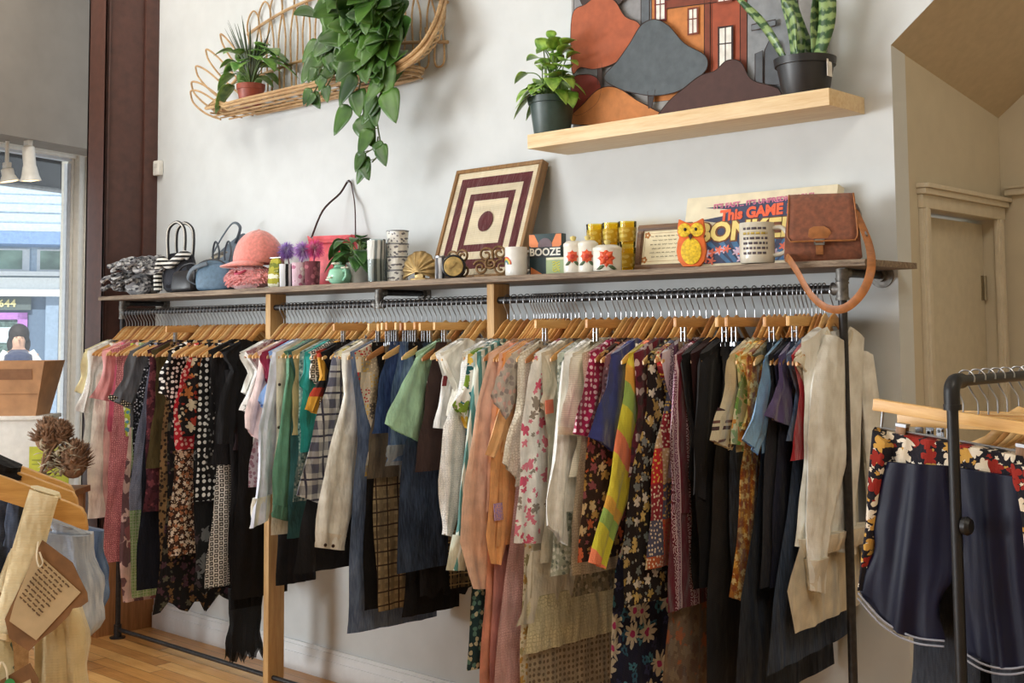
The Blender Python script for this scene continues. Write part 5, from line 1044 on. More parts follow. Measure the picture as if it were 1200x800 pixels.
# owl plaque
X = sx(809, -.345, 310); r = T_('owl_figurine', 'orange and yellow owl figurine standing in front of the framed verse', 'figurine', X, -.335, R_(22)); ORG = plain((226, 110, 44), .55, .05, name='orange glaze'); YEL = plain((240, 196, 44), .55, .12, .4, 120, name='yellow glaze')
OV = lambda cx_, cz_, a, b_, n_=28: [(cx_ + a * cos(2 * PI * k / n_), cz_ + b_ * sin(2 * PI * k / n_)) for k in range(n_)]
om = Matrix(((1, 0, 0, 0), (0, 0, -1, .010), (0, 1, 0, 0), (0, 0, 0, 1)))
finish('body', MB().prism([(-.028, 0), (.028, 0), (.044, .02), (.05, .05), (.046, .08), (.04, .098), (-.04, .098), (-.046, .08), (-.05, .05), (-.044, .02)], .02, om), ORG, r, bevel=.003)
finish('belly', MB().prism(OV(0, .05, .034, .044), .024, om), YEL, r, bevel=.002); finish('head', MB().prism([(-.04, .095), (.04, .095), (.046, .115), (.044, .135), (.04, .158), (.02, .148), (0, .142), (-.02, .148), (-.04, .158), (-.044, .135), (-.046, .115)], .021, om), ORG, r, bevel=.003)
for s in (-1, 1):
    e = finish('eye', MB().prism(OV(s * .021, .12, .022, .023), .0245, om), YEL, r, bevel=.002); finish('pupil', MB().ell((s * .018, -.0155, .122), (.005, .003, .006), 10, 6), plain((30, 24, 20), .3), e)
finish('beak', MB().prism([(0, .088), (.007, .1), (0, .108), (-.007, .1)], .028, om), plain((60, 36, 24), .4, name='beak brown'), r); finish('foot', MB().box((-.026, -.014, -.0), (.026, .012, .006)), ORG, r, bevel=.002)
# boxed game leaning on the wall
xa, xb = atY(797, 308, -.12).x, atY(975, 300, -.12).x; Wg, Hg = xb - xa, .268; r = thing('boxed_game', 'cream board game box reading THIS GAME IS BONKERS propped against the wall', 'game box', ((xa + xb) / 2, -.125, ZT)); r.rotation_euler = (R_(-13), 0, 0); hw = Wg / 2
finish('box', MB().box((-hw, -.002, 0), (hw, .042, Hg)), plain((222, 212, 184), .65, .04, .05, 14, name='yellowed card'), r, bevel=.002)
def gm(y): return Matrix(((1, 0, 0, 0), (0, 0, -1, y), (0, 1, 0, 0), (0, 0, 0, 1)))
INK = plain((54, 62, 92), .6, .08, name='blue-black print'); PUR = plain((96, 84, 128), .6, .08, name='violet print'); BLU = plain((62, 108, 150), .6, .1, name='blue print')
burst = [(-.20, .225), (-.10, .212), (-.13, .19), (-.22, .18), (-.15, .168), (-.19, .14), (-.23, .11), (-.2, .02), (.27, .02), (.27, .12), (.24, .15), (.2, .165), (.13, .19), (.22, .238), (.05, .232)]
finish('burst', MB().prism([(x * hw / .28, z) for x, z in burst], .0008, gm(-.0022)), INK, r, smooth=0)
b = MB()
for k in range(9): x = (-.19 + .05 * k) * hw / .28; b.prism([(x, .10), (x + .025, .10), (x * .55 + .03, .02), (x * .55 + .01, .02)], .0008, gm(-.0032))
finish('rays', b, BLU, r, smooth=0)
def words(s, wd, ht, x, z, mat, y=-.0045, ang=0, bold=.001, ext=.0006, nm='lettering'):
    tv, tf = text_geo(s, .05, ext, 1.0, bold); xs = [v.x for v in tv]; zs_ = [v.y for v in tv]; w0, h0 = max(xs) - min(xs), max(zs_) - min(zs_)
    m = gm(y) @ Matrix.Translation((x, z, 0)) @ Matrix.Rotation(ang, 4, 'Z') @ Matrix.Diagonal((wd / w0, ht / h0, 1, 1)) @ Matrix.Translation((-(max(xs) + min(xs)) / 2, -(max(zs_) + min(zs_)) / 2, 0)); return finish(nm, MB().add(tv, tf, m), mat, r, smooth=0)
words("IT'S FAST... IT'S UNPREDICTABLE!", .66 * Wg, .019, .03 * Wg, .232, plain((206, 120, 150), .6, name='pink print'), ang=R_(1.5), bold=.0016)
words('This GAME is', .50 * Wg, .042, .0 * Wg, .196, plain((236, 96, 56), .6, name='orange print'), ang=R_(2), bold=.0024)
words('BONKERS!', .80 * Wg, .082, -.0 * Wg, .134, plain((120, 70, 40), .6, name='brown print'), y=-.0040, bold=.0050); words('BONKERS!', .785 * Wg, .072, -.0 * Wg, .134, plain((238, 214, 130), .6, .03, name='straw print'), y=-.0056, bold=.0020)
ks = hw / .28; b = MB(); b2 = MB(); rr = random.Random(8)
for k in range(26):
    x = rr.uniform(-.22, .25) * ks; z = rr.uniform(.026, .07); fb = MB().prism([(x + .013 * (1 + .5 * cos(5 * t)) * cos(t), z + .011 * (1 + .5 * cos(5 * t)) * sin(t)) for t in [q_ * .314 for q_ in range(20)]], .0008, gm(-.0042 - .00004 * k)); finish('flower_print', fb, plain((224, 110, 84), .6, .1, name='coral print') if k % 2 else plain((206, 180, 200), .6, .1, name='lilac print'), r, smooth=0)
# stein mug with printed lines
STEIN = plain((206, 200, 184), .22, .03, name='stoneware glaze'); r = mug(888, -.325, .055, .128, STEIN, 'large cream stoneware mug with lines of print in front of the game box', R_(10), wide=.024); b = MB(); b2 = MB(); rr = random.Random(11)
def arc_q(mb, a0, a1, z0, z1, rad): mb.sheet([[Vector((rad * cos(lerp(a0, a1, q_ / 4)), rad * sin(lerp(a0, a1, q_ / 4)), z)) for q_ in range(5)] for z in (z0, z1)])
for k in range(6):
    z = .104 - .0155 * k; a = R_(-118); lb_ = MB()
    while a < R_(-35): w_ = rr.uniform(.12, .3); arc_q(lb_, a, min(a + w_, R_(-33)), z, z + .0075, .0556); a += w_ + .07
    finish('print_line', lb_, plain((196, 170, 80), .4, .1, name='ochre print') if k == 1 else plain((84, 76, 84), .4, .1, name='dark print'), r, solid=.0005)
# brown satchel with its strap hanging over the edge
X = sx(963, -.22, 304); r = T_('satchel', 'brown suede satchel with a tan strap looping over the shelf edge', 'satchel', X, -.215, R_(30)); SUE = plain((128, 74, 50), .8, .1, .35, 70, sheen=.5, name='brown suede'); TANL = plain((160, 100, 52), .5, .08, .1, 50, name='tan leather')
b = MB(); b.sheet([[(sx_ * w, sy_ * d_, z) for sx_, sy_ in ((-1, -1), (0, -1.08), (1, -1), (1, 1), (0, 1.05), (-1, 1))] for z, w, d_ in ((0, .105, .055), (.01, .118, .06), (.10, .112, .052), (.185, .100, .034), (.205, .096, .02))], closed=True); b.f += [tuple(range(6)), tuple(range(24, 30))]
finish('body', b, SUE, r, bevel=.004); fl = [(-.098, -.0), (-.104, .05), (-.105, .11), (-.10, .135), (-.085, .145), (.085, .145), (.1, .135), (.105, .11), (.104, .05), (.098, -.0)]
b = MB(); G = []
for i in range(12):
    t = i / 11; z = .212 - .006 * 0 - t * .15; y = -.012 - .052 * (t ** .6) - .006; w_ = lerp(.098, .107, t) * (1 if t < .85 else 1 - .10 * ((t - .85) / .15) ** 2); G.append([Vector((w_ * u, y - .004 * (1 - u * u), z)) for u in [-1 + .2 * q_ for q_ in range(11)]])
G = [[Vector((p.x, .03, .208)) for p in G[0]], [Vector((p.x, .0, .214)) for p in G[0]]] + G
fo = finish('flap', MB().sheet(G), SUE, r, solid=.004); edge = [g_[0] for g_ in G[1:]] + list(G[-1][1:-1]) + [g_[-1] for g_ in reversed(G[1:])]; finish('piping', MB().tube([p + Vector((0, -.0025, 0)) for p in edge], .0028, 6), TANL, fo)
sc_ = [(.034 * cos(t) * (1 + .07 * cos(7 * t)), .026 * sin(t) * (1 + .07 * cos(7 * t))) for t in [PI + PI * q_ / 20 for q_ in range(21)]] + [(.03, .012), (.015, .02), (-.015, .02), (-.03, .012)]
finish('clasp_tab', MB().prism(sc_, .004, Matrix(((1, 0, 0, -.01), (0, 0, -1, -.070), (0, 1, 0, .088), (0, 0, 0, 1)))), TANL, r, bevel=.001); bk = finish('buckle_strap', MB().box((-.021, -.073, .02), (.001, -.066, .066)), TANL, r, bevel=.001); finish('buckle', MB().box((-.026, -.078, .05), (.006, -.072, .056)).box((-.026, -.078, .062), (.006, -.072, .068)).box((-.026, -.078, .05), (-.022, -.072, .068)).box((.002, -.078, .05), (.006, -.072, .068)), CHROME, bk)
Mi = Matrix.Translation((X, -.215, ZT)) @ Matrix.Rotation(R_(30), 4, 'Z'); Mi = Mi.inverted()
sp = [(.10, .0, .165)] + [tuple(Mi @ atY(px, py, y)) for px, py, y in ((1017, 282, -.26), (1021, 312, -.408), (1012, 340, -.435), (992, 360, -.44), (970, 361, -.44), (950, 345, -.435), (934, 318, -.425), (924, 303, -.405))] + [(-.112, -.05, .012)]
finish('strap', MB().tube(smooth_path(sp, 6), .0125, 8, flat=.16, nrm=None), TANL, r); finish('strap_clip', MB().tube(smooth_path([(.106, 0, .18), (.118, -.006, .15), (.116, -.01, .12), tuple(Mi @ atY(1016, 276, -.25))], 4), .004, 6), CHROME, r)
# ================================================================ WALL SHELF WITH THE PAINTING AND TWO POTS
fd = -.237; fx0, fx1, fz0, fz1 = 2.458, 3.734, 2.302, 2.357
single('wall_shelf', MB().box((fx0, fd, fz0), (fx1, -.001, fz1)), wood((228, 204, 162), (208, 174, 126), 0, 5, .5, 14, name='pale birch'), 'thick pale wood floating shelf high on the white wall', 'shelf', bevel=.002, smooth=30)
ax0, ax1 = atY(673, 100, -.03).x, 3.62; az1 = 3.12; r = thing('canvas_painting', 'canvas painting of rust and grey trees before brownstone houses, standing on the floating shelf', 'painting', ((ax0 + ax1) / 2, -.012, fz1 + .001)); AW = (ax1 - ax0) / 2; AH = az1 - fz1
finish('canvas', MB().box((-AW, -.03, 0), (AW, 0, AH)), plain((150, 148, 146), .75, .04, name='grey painted canvas'), r, bevel=.002)
_lay = [0]
def art(px, py): p = atY(px, py, -.042); return (p.x - r.location.x, p.z - r.location.z)
def blob(nm, pts, col, sm=5, outline=True):
    P = [art(*p) for p in pts]; P = [(min(AW - .002, max(-AW + .002, x)), min(AH - .002, max(.001, z))) for x, z in P]
    if sm: P = [(q_.x, q_.y) for q_ in smooth_path([(x, z, 0) for x, z in P], sm, True)]; P = [(min(AW - .001, max(-AW + .001, x)), min(AH - .001, max(.001, z))) for x, z in P]
    _lay[0] += 1; y = -.0302 - .00055 * _lay[0]; m = gm(y)
    o = finish(nm, MB().prism(P, .0005, m), plain(col, .75, .05, name='acrylic'), r, smooth=0)
    if outline: finish('outline', MB().tube([(x, y - .0006, z) for x, z in P], .0016, 4, closed=True), plain((62, 46, 42), .7, name='dark line'), o)
DKR, RUS, GRY = (120, 58, 38), (168, 88, 56), (84, 92, 98)
blob('house', [(762, -60), (835, -60), (835, 112), (762, 120)], (196, 124, 66), 0); blob('house', [(826, -60), (876, -60), (876, 105), (826, 112)], (156, 74, 46), 0); blob('house', [(876, -60), (935, -60), (935, 112), (876, 112)], (134, 138, 142), 0); blob('house', [(673, -60), (764, -60), (764, 110), (673, 110)], (140, 140, 142), 0)
blob('trim_stripe', [(868, -50), (876, -50), (876, 100), (868, 102)], DKR, 0); blob('trim_stripe', [(826, -50), (833, -50), (833, 100), (826, 102)], DKR, 0); blob('cornice', [(770, 2), (876, -12), (876, -2), (770, 12)], DKR, 0); blob('trim_stripe', [(752, -50), (762, -50), (762, 90), (752, 92)], (92, 98, 104), 0)
def win(x0, x1, y0, y1, dk):
    sl = -.12 * (x1 - x0); blob('window', [(x0, y0), (x1, y0 + sl), (x1, y1 + sl), (x0, y1)], dk, 0, False); e = 2.2; blob('glass', [(x0 + e, y0 + e), (x1 - e, y0 + e + sl), (x1 - e, y1 - e + sl), (x0 + e, y1 - e)], (226, 224, 216), 0, False)
    xm = (x0 + x1) / 2; blob('muntin', [(xm - .6, y0), (xm + .6, y0), (xm + .6, y1 - 1), (xm - .6, y1 - 1)], dk, 0, False); ym = lerp(y0, y1, .4); blob('muntin', [(x0, ym), (x1, ym + sl), (x1, ym + 1.4 + sl), (x0, ym + 1.4)], dk, 0, False)
win(768, 782, -8, 26, (110, 36, 30)); win(807, 820, 10, 42, DKR); win(843, 861, 32, 82, (48, 28, 26)); win(842, 860, -30, 5, DKR); win(806, 820, -36, -8, DKR)
blob('arched_door', [(899, 100), (899, 60), (905, 47), (914, 50), (917, 62), (917, 100)], (84, 88, 94), 0); blob('door', [(888, 105), (888, 64), (897, 60), (897, 105)], (84, 88, 94), 0); blob('sill', [(884, 30), (912, 24), (912, 31), (884, 37)], (110, 116, 122), 0)
blob('tree_crown', [(690, -55), (720, -70), (748, -40), (735, 0), (700, 20), (680, -10)], (64, 50, 46)); blob('tree_trunk', [(704, 75), (709, 75), (709, 100), (704, 100)], (60, 44, 40), 0)
blob('tree_crown', [(674, 95), (690, 88), (704, 93), (708, 108), (700, 125), (676, 135)], (126, 50, 40)); blob('tree_crown', [(674, 20), (690, 6), (706, -4), (724, 2), (736, 20), (752, 28), (756, 44), (742, 62), (722, 76), (700, 82), (684, 80), (674, 84)], RUS)
blob('bush', [(674, 146), (690, 120), (708, 104), (728, 104), (750, 118), (768, 128), (784, 142)], (188, 120, 66)); blob('tree_trunk', [(763, 108), (772, 106), (768, 126), (764, 128)], (56, 52, 54), 0)
blob('tree_crown', [(712, 92), (728, 72), (742, 52), (756, 30), (772, 24), (788, 32), (806, 52), (830, 66), (832, 82), (816, 96), (798, 108), (772, 113), (748, 110), (728, 104)], GRY)
blob('bush', [(776, 146), (784, 124), (806, 104), (824, 90), (842, 84), (856, 72), (872, 74), (884, 94), (908, 102), (918, 108), (916, 126), (850, 138)], (74, 48, 44))
# plastic pots
def pot(px, py, Y, rad, h, col, lab, nm):
    X = atY(px, py, Y).x; r = thing(nm, lab, 'plant', (X, Y, fz1 + .0005)); m = plain(col, .38, .05, name='nursery pot'); b = MB().lathe([(rad * .74, 0), (rad * .76, .003), (rad * .93, h - .025), (rad * 1.0, h - .024), (rad * 1.03, h), (rad * .98, h), (rad * .9, h - .02), (.001, h - .022)], 32); finish('pot', b, m, r); finish('soil', MB().lathe([(rad * .9, h - .022), (rad * .6, h - .014), (.001, h - .012)], 24), plain((58, 44, 34), .95, .3, .8, 90, name='potting soil'), r); return r
r = pot(647, 155, -.165, .092, .142, (52, 70, 66), 'bushy lime green plant in a dark green pot on the floating shelf', 'potted_plant'); rr = random.Random(12); stems = []
for k in range(44):
    a = rr.uniform(0, 6.28); t = rr.random(); R1 = rr.uniform(.02, .095) * (1.1 - .5 * t); stems.append(((rr.uniform(-.03, .03), rr.uniform(-.03, .03), .13), (R1 * cos(a), R1 * sin(a), .15 + .19 * t)))
stems += [((0, 0, .13), (-.11, -.02, .255)), ((0, 0, .13), (.08, -.03, .27)), ((.01, 0, .13), (.02, -.02, .37)), ((0, 0, .13), (.10, -.04, .20)), ((0, 0, .13), (.06, 0, .34))]
leafy(r, stems, LIME, rr, (.055, .1), .5, stem_r=.0025)
rS = r = pot(944, 100, -.155, .098, .122, (36, 36, 38), 'snake plant with banded upright leaves in a black nursery pot', 'snake_plant'); SNK = None
n = N('snake leaf'); x = n.sep(n.obj()); bd = n.math('SINE', n.math('ADD', n.math('MULTIPLY', x[2], 170.0), n.math('MULTIPLY', n.noise(n.obj(), 40, 3), 9.0))); n.set(Base_Color=n.ramp(n.math('ADD', n.math('MULTIPLY', bd, .5), .5), [(.25, (52, 84, 48)), (.75, (138, 164, 104))], False), Roughness=.35); SNK = n.m
for k, (x0, y0, dx, dy, hh, w_) in enumerate(((-.035, 0, -.02, -.01, .30, .026), (-.01, .02, -.04, .02, .24, .024), (.03, 0, .05, 0, .36, .028), (.05, .02, .045, .02, .40, .03), (.01, -.03, -.06, -.03, .22, .024), (-.05, .01, -.19, -.05, .28, .018), (.055, -.02, .06, -.01, .3, .026))):
    G = []
    for i in range(13):
        t = i / 12; ww = w_ * min(1, (1 - t) * 3.2) ** .6 * (.75 + .25 * min(1, t * 3)) + .0008; c = Vector((x0 + dx * t + .012 * sin(5 * t + k), y0 + dy * t, .105 + hh * t)); tw = .5 * k + .9 * t; G.append([c + Vector((cos(tw) * ww * e, sin(tw) * ww * e + .35 * ww * abs(e), 0)) for e in (-1, -.5, 0, .5, 1)])
    finish('leaf', MB().sheet(G), SNK, r, solid=.004)
finish('price_tag', MB().box((.094, -.03, .05), (.096, 0, .105)), plain((226, 222, 214), .6, name='white label'), r, smooth=0)
# ================================================================ RATTAN WALL BASKET AND PLANTS
RAT = wood((198, 166, 122), (158, 120, 78), 0, 9, .45, 4, name='rattan cane'); r = thing('rattan_basket', 'long looped rattan wall basket high on the white wall', 'basket', (.85, -.13, 2.78)); O_ = Vector((.85, -.13, 2.78))
def rb(nm, paths, rad, n_=7): 
    b = MB()
    for P in paths: b.tube([Vector(p) - O_ for p in P], rad, n_)
    return finish(nm, b, RAT, r)
zb0 = 2.735; bx0, bx1, by0, by1 = .22, 1.72, -.245, -.03
def oval(off, z, n_=48):
    out = []; xm, hx, ym, hy = (bx0 + bx1) / 2, (bx1 - bx0) / 2 + off, (by0 + by1) / 2, (by1 - by0) / 2 + off
    for k in range(n_ + 1):
        a = 2 * PI * k / n_; c, s = cos(a), sin(a); out.append((xm + hx * math.copysign(abs(c) ** .45, c), max(-.30, min(-.012, ym + hy * math.copysign(abs(s) ** .6, s))), z + .02 * (c < -.6)))
    return out
rb('base_rim', [oval(0, zb0), oval(-.012, zb0 - .014), oval(.004, zb0 + .014)], .0078)
rb('tray_slat', [[(lerp(bx0 + .02, bx1 - .02, .03 + .94 * k / 14), by0 + .012, zb0 - .012), (lerp(bx0 + .02, bx1 - .02, .03 + .94 * k / 14), by1 - .01, zb0 - .012)] for k in range(15)], .0045, 6)
rb('tray_runner', [[(bx0 + .02, y, zb0 - .021), (bx1 - .02, y, zb0 - .021)] for y in (-.19, -.14, -.09)], .0045, 6)
def topz(X): t = (X - .10) / 1.66; return 3.03 + .34 * sin(PI * min(1, max(0, .12 + .80 * t))) ** .8
rb('back_rail', [[(X, -.022, lerp(zb0, topz(X), .80)) for X in [lerp(.30, 1.80, k / 24) for k in range(25)]], [(X, -.022, lerp(zb0, topz(X), .34)) for X in [lerp(.24, 1.80, k / 24) for k in range(25)]]], .008)
for k in range(15):
    X = lerp(.34, 1.74, k / 14); w_ = .058; zt_ = topz(X); zz = lerp(zb0, zt_, .16)
    P = smooth_path([(X + w_ * .55, -.016, zz), (X + w_ * .35, -.016, lerp(zz, zt_, .5)), (X + w_ * .9, -.016, lerp(zz, zt_, .85)), (X, -.016, zt_), (X - w_ * .9, -.016, lerp(zz, zt_, .85)), (X - w_ * .35, -.016, lerp(zz, zt_, .5)), (X - w_ * .55, -.016, zz), (X, -.016, zz - .035)], 5, True)
    finish('loop', MB().tube([Vector(p) - O_ for p in P], .0048, 6, closed=True), RAT, r)
# left end: hoops splayed outward, rising towards the wall
for tip, y, bx_, by_, bz_ in (((224, 113), -.20, .26, -.20, .0), ((225, 102), -.17, .24, -.16, .03), ((230, 83), -.13, .24, -.12, .08), ((242, 63), -.085, .26, -.08, .14), ((259, 45), -.045, .30, -.045, .20)):
    t_ = atY(tip[0], tip[1], y); base = Vector((bx_ + .05, by_, zb0 + bz_)); ax_ = (t_ - base); sd_ = Vector((0, -.012, .043)); pts = [base + sd_, base + ax_ * .55 + sd_ * 1.25, base + ax_ * .93 + sd_ * .8, t_, base + ax_ * .93 - sd_ * .8, base + ax_ * .55 - sd_ * 1.25, base - sd_]
    for p in pts: p.y = min(-.014, p.y)
    finish('loop', MB().tube([p - O_ for p in smooth_path(pts, 5)], .0055, 6), RAT, r)
rb('end_rail', [smooth_path([(.36, -.03, zb0 + .27), (.26, -.05, zb0 + .20), (.20, -.10, zb0 + .12), (.19, -.17, zb0 + .05), (.25, -.235, zb0 + .015), (.36, -.25, zb0 + .008)], 6)], .0085)
# right end: the rim sweeps up to the wall, staves fan back from it
E1 = smooth_path([atY(*p) for p in ((400, 93, -.25), (440, 85, -.25), (468, 78, -.245), (492, 60, -.225), (508, 36, -.18), (518, 8, -.11), (522, -14, -.05))], 8)
rb('end_rim', [E1, [(p.x + .012, p.y - .004, p.z - .014) for p in E1], [(p.x - .008, p.y - .008, p.z - .022) for p in E1], [(p.x + .002, p.y - .010, p.z + .012) for p in E1]], .0095)
A_ = resample(E1, 26); rb('end_stave', [smooth_path([A_[k], Vector((A_[k].x - .03, lerp(A_[k].y, -.03, .6), A_[k].z + .05)), Vector((A_[k].x - .07 - .004 * (26 - k), -.03, A_[k].z + .20))], 4) for k in range(12, 27)], .0046, 6)
# red pot with spider-like plant and a small leafy one
X = atY(294, 104, -.165).x; zp = zb0 - .004; zp = zb0 - .0072; r = thing('potted_plant', 'small spiky and leafy plant in a red pot in the rattan basket', 'plant', (X, -.165, zp)); finish('pot', MB().lathe([(.05, 0), (.052, .003), (.066, .085), (.07, .086), (.071, .112), (.066, .112), (.06, .09), (.001, .088)], 28), plain((150, 70, 50), .45, .06, name='red plastic pot'), r)
rr = random.Random(21); stems = []
for k in range(30):
    a = rr.uniform(0, 6.28); R1 = rr.uniform(.03, .15); e = rr.random(); x_ = R1 * cos(a) * 1.05; y_ = max(-.10, min(.10, R1 * sin(a) * .7)); stems.append(((0, 0, .1), (x_, y_, .15 + .14 * e)))
stems += [((0, 0, .1), (-.10, -.04, .12)), ((0, 0, .1), (.14, -.02, .22)), ((0, 0, .1), (.17, 0, .25))]
leafy(r, stems, leafmat((70, 118, 50), (132, 172, 88), 26), rr, (.08, .13), .46); b = MB()
for k in range(26):
    a = rr.uniform(0, 6.28); dr_ = Vector((cos(a) * .55, sin(a) * .35, 1)).normalized(); l_ = rr.uniform(.24, .36); b.leaf((0, 0, .12), dr_, l_, .007, curl=.06, fold=.3)
for e in (-1, -.8): b.leaf((0, 0, .15), (e, -.15, .55 + e * .1), .27, .007, curl=.35, fold=.3)
finish('spikes', b, leafmat((44, 58, 40), (70, 84, 52), 30), r, solid=.0008)
# trailing pothos
X = atY(425, 70, -.15).x; r = thing('trailing_plant', 'big trailing heart-leaved plant spilling out of the rattan basket', 'plant', (X, -.14, zb0 - .004)); finish('pot', MB().lathe([(.07, 0), (.09, .13), (.095, .135), (.09, .135), (.08, .11), (.001, .11)], 24), plain((60, 62, 58), .5, name='dark pot'), r)
rr = random.Random(33); lv = MB(); sb = MB(); RO = Vector((X, -.14, zb0 - .004)); tg = (.35, -.85, .1)
def hleaf(p, dr_, l_): lv.leaf(p, dr_, l_, l_ * .40, up=(.3, -.9, .25), curl=.22, fold=.2, heart=True, n=10)
for k in range(150):                                   # the dome
    a = rr.uniform(0, 6.28); e = rr.random(); px = 430 + rr.gauss(0, 27) ; py = 28 + rr.gauss(0, 30)
    px = max(374, min(472, px)); py = max(-20, min(82, py)); Yl = -.16 - .14 * (1 - ((px - 425) / 58) ** 2) * rr.uniform(.3, 1)
    p = atY(px, py, Yl) - RO; hleaf(p, (rr.uniform(-.7, .7), rr.uniform(-.8, -.1), rr.uniform(-1.1, .2)), rr.uniform(.10, .165)); 
    if k % 5 == 0: sb.tube(smooth_path([(0, 0, .12), p * .6 + Vector((0, 0, .06)), p], 4), .003, 5)
def vine(pts, leaves, l0, l1):
    P = smooth_path([atY(*q_) - RO for q_ in pts], 8); sb.tube(P, .0034, 6)
    for k in range(leaves):
        p = P[int((k + .6) / leaves * (len(P) - 1))]; s = -1 if k % 2 else 1; q_ = p + Vector((s * .02, -.02, -.006)); sb.tube([p, q_], .002, 5); hleaf(q_, (s * rr.uniform(.25, .9), rr.uniform(-.5, .1), rr.uniform(-1.2, -.5)), rr.uniform(l0, l1))
vine([(430, 60, -.27), (424, 90, -.29), (418, 120, -.28), (424, 140, -.27)], 5, .10, .145); vine([(440, 60, -.27), (448, 100, -.29), (440, 125, -.28), (443, 150, -.27), (446, 176, -.26), (436, 190, -.26)], 6, .085, .125); vine([(452, 70, -.26), (456, 100, -.29), (450, 120, -.28)], 4, .10, .15)
vine([(388, 60, -.26), (376, 80, -.29), (372, 100, -.29), (366, 112, -.28)], 5, .06, .085); vine([(400, 70, -.27), (386, 96, -.30), (376, 112, -.29)], 4, .055, .08); vine([(443, 160, -.265), (440, 172, -.265), (428, 180, -.26), (424, 190, -.26)], 3, .07, .10)
finish('foliage', lv, leafmat((30, 62, 24), (80, 120, 46), 7, .34), r, solid=.0008); finish('vines', sb, plain((86, 100, 54), .5, name='vine'), r)
# wall sensor on the column edge, track lamp by the window
p = atY(183, 197, -.03); r = thing('wall_sensor', 'small white plastic sensor box fixed beside the brown column', 'sensor', (p.x, -.001, p.z - .04)); finish('housing', MB().box((-.035, -.03, 0), (.03, 0, .085)), plain((228, 226, 218), .4, .02, name='white plastic'), r, bevel=.008); finish('cover_line', MB().box((-.02, -.032, .04), (.014, -.029, .066)), plain((206, 204, 196), .4, .02, name='white plastic'), r, bevel=.002)
def track_lamp(px, D_, lab, ceil_z, k):
    t = atD(px[0], px[1], D_); c = atD(px[0] + 3, px[2], D_); r = thing('track_lamp', lab, 'lamp', (t.x, t.y, t.z)); WP = plain((226, 224, 216), .4, .02, name='white enamel'); L_ = t.z - c.z
    finish('stem', MB().tube([(0, 0, .02), (0, 0, max(.03, ceil_z - t.z + .0))], .012, 10), WP, r); finish('mount', MB().box((-.03, -.015, -.004), (.03, .015, .03)), WP, r, bevel=.003); ax_ = Vector((c - t)).normalized(); rot = Vector((0, 0, -1)).rotation_difference(ax_).to_matrix().to_4x4()
    finish('head', MB().lathe([(.02, .0), (.036, -.012), (.037, -L_ * .6), (.045, -L_ * .8), (.062, -L_), (.056, -L_), (.04, -L_ * .6), (.001, -L_ * .58)], 28, m=rot), WP, r); finish('bulb', MB().lathe([(.052, -L_ * .93), (.046, -L_ * .99), (.001, -L_ * 1.03)], 24, m=rot), emit((255, 226, 176), 2.2), r)
_q = onplane(33, 168, P0 + q * .22, q); track_lamp((33, 170, 212), (_q - CAM).dot(_f2), 'white track spotlight hanging in front of the shop window', SOZ, 0)

_q = onplane(9, 200, P0 + q * .10, q); track_lamp((8, 196, 213), (_q - CAM).dot(_f2), 'second white spotlight at the left edge of the shop window', SOZ, 1)
za = onplane(40, 218, P0 - q * 1.3, q).z; aw = thing('awning', 'dark canvas awning frame above the pavement outside the window', 'awning', P0 + d * 1.2 - q * .2 + Vector((0, 0, za))); aw.rotation_euler = (0, 0, math.atan2(d.y, d.x))
sgn = 1 if (Matrix.Rotation(math.atan2(d.y, d.x), 3, 'Z') @ Vector((0, 1, 0))).dot(q) > 0 else -1
b = MB(); b.add([(-2.6, sgn * -1.1, 0), (2.6, sgn * -1.1, 0), (2.6, sgn * -.05, .55), (-2.6, sgn * -.05, .55), (-2.6, sgn * -1.1, .12), (2.6, sgn * -1.1, .12), (2.6, sgn * -.05, .62), (-2.6, sgn * -.05, .62)], [(0, 1, 2, 3), (7, 6, 5, 4), (0, 4, 5, 1), (1, 5, 6, 2), (2, 6, 7, 3), (3, 7, 4, 0)]); finish('canvas', b, plain((48, 50, 56), .8, .1, name='dark canvas'), aw, smooth=0)
finish('valance_rod', MB().tube([(-2.6, sgn * -1.1, -.01), (2.6, sgn * -1.1, -.01)], .02, 8), plain((190, 192, 196), .4, name='grey rod'), aw)
for x in (-1.2, .2, 1.6): finish('strut', MB().tube([(x, sgn * -1.05, 0), (x, sgn * -.06, .3)], .015, 8), plain((150, 152, 156), .4, name='grey rod'), aw)
# ================================================================ RIGHT FOREGROUND RACK
el = atD(1115, 447, 2.6); BLKP = plain((30, 29, 30), .45, .1, .15, 60, metal=.3, name='black painted pipe'); r = thing('pipe_rack', 'black iron pipe rack at the right front with satin shorts on it', 'clothes rack', (el.x, el.y, 0)); ez = el.z; RL = 1.25
finish('post', MB().tube([(0, 0, .02), (0, 0, ez - .03)], .0120, 14), BLKP, r); finish('elbow', MB().tube(smooth_path([(0, 0, ez - .055), (0, 0, ez - .018), (0, .012, ez - .003), (0, .028, ez), (0, .05, ez)], 5), .0168, 14).tube([(0, 0, ez - .06), (0, 0, ez - .048)], .0188, 14), BLKP, r); finish('rail', MB().tube([(0, .03, ez), (0, RL, ez)], .0120, 14), BLKP, r); finish('post', MB().tube([(0, RL, .02), (0, RL, ez)], .0120, 14), BLKP, r); finish('foot', MB().box((-.25, -.02, 0), (.25, .02, .022)), BLKP, r, bevel=.004); finish('foot', MB().box((-.25, RL - .02, 0), (.25, RL + .02, .022)), BLKP, r, bevel=.004)
finish('knob', MB().lathe([(.001, 0), (.018, .002), (.02, .012), (.015, .02), (.001, .021)], 16, m=Matrix(((0, 0, 1, .012), (1, 0, 0, 0), (0, 1, 0, ez - .30), (0, 0, 0, 1)))), BLKP, r)
RG = 'hangers on the right front rack'
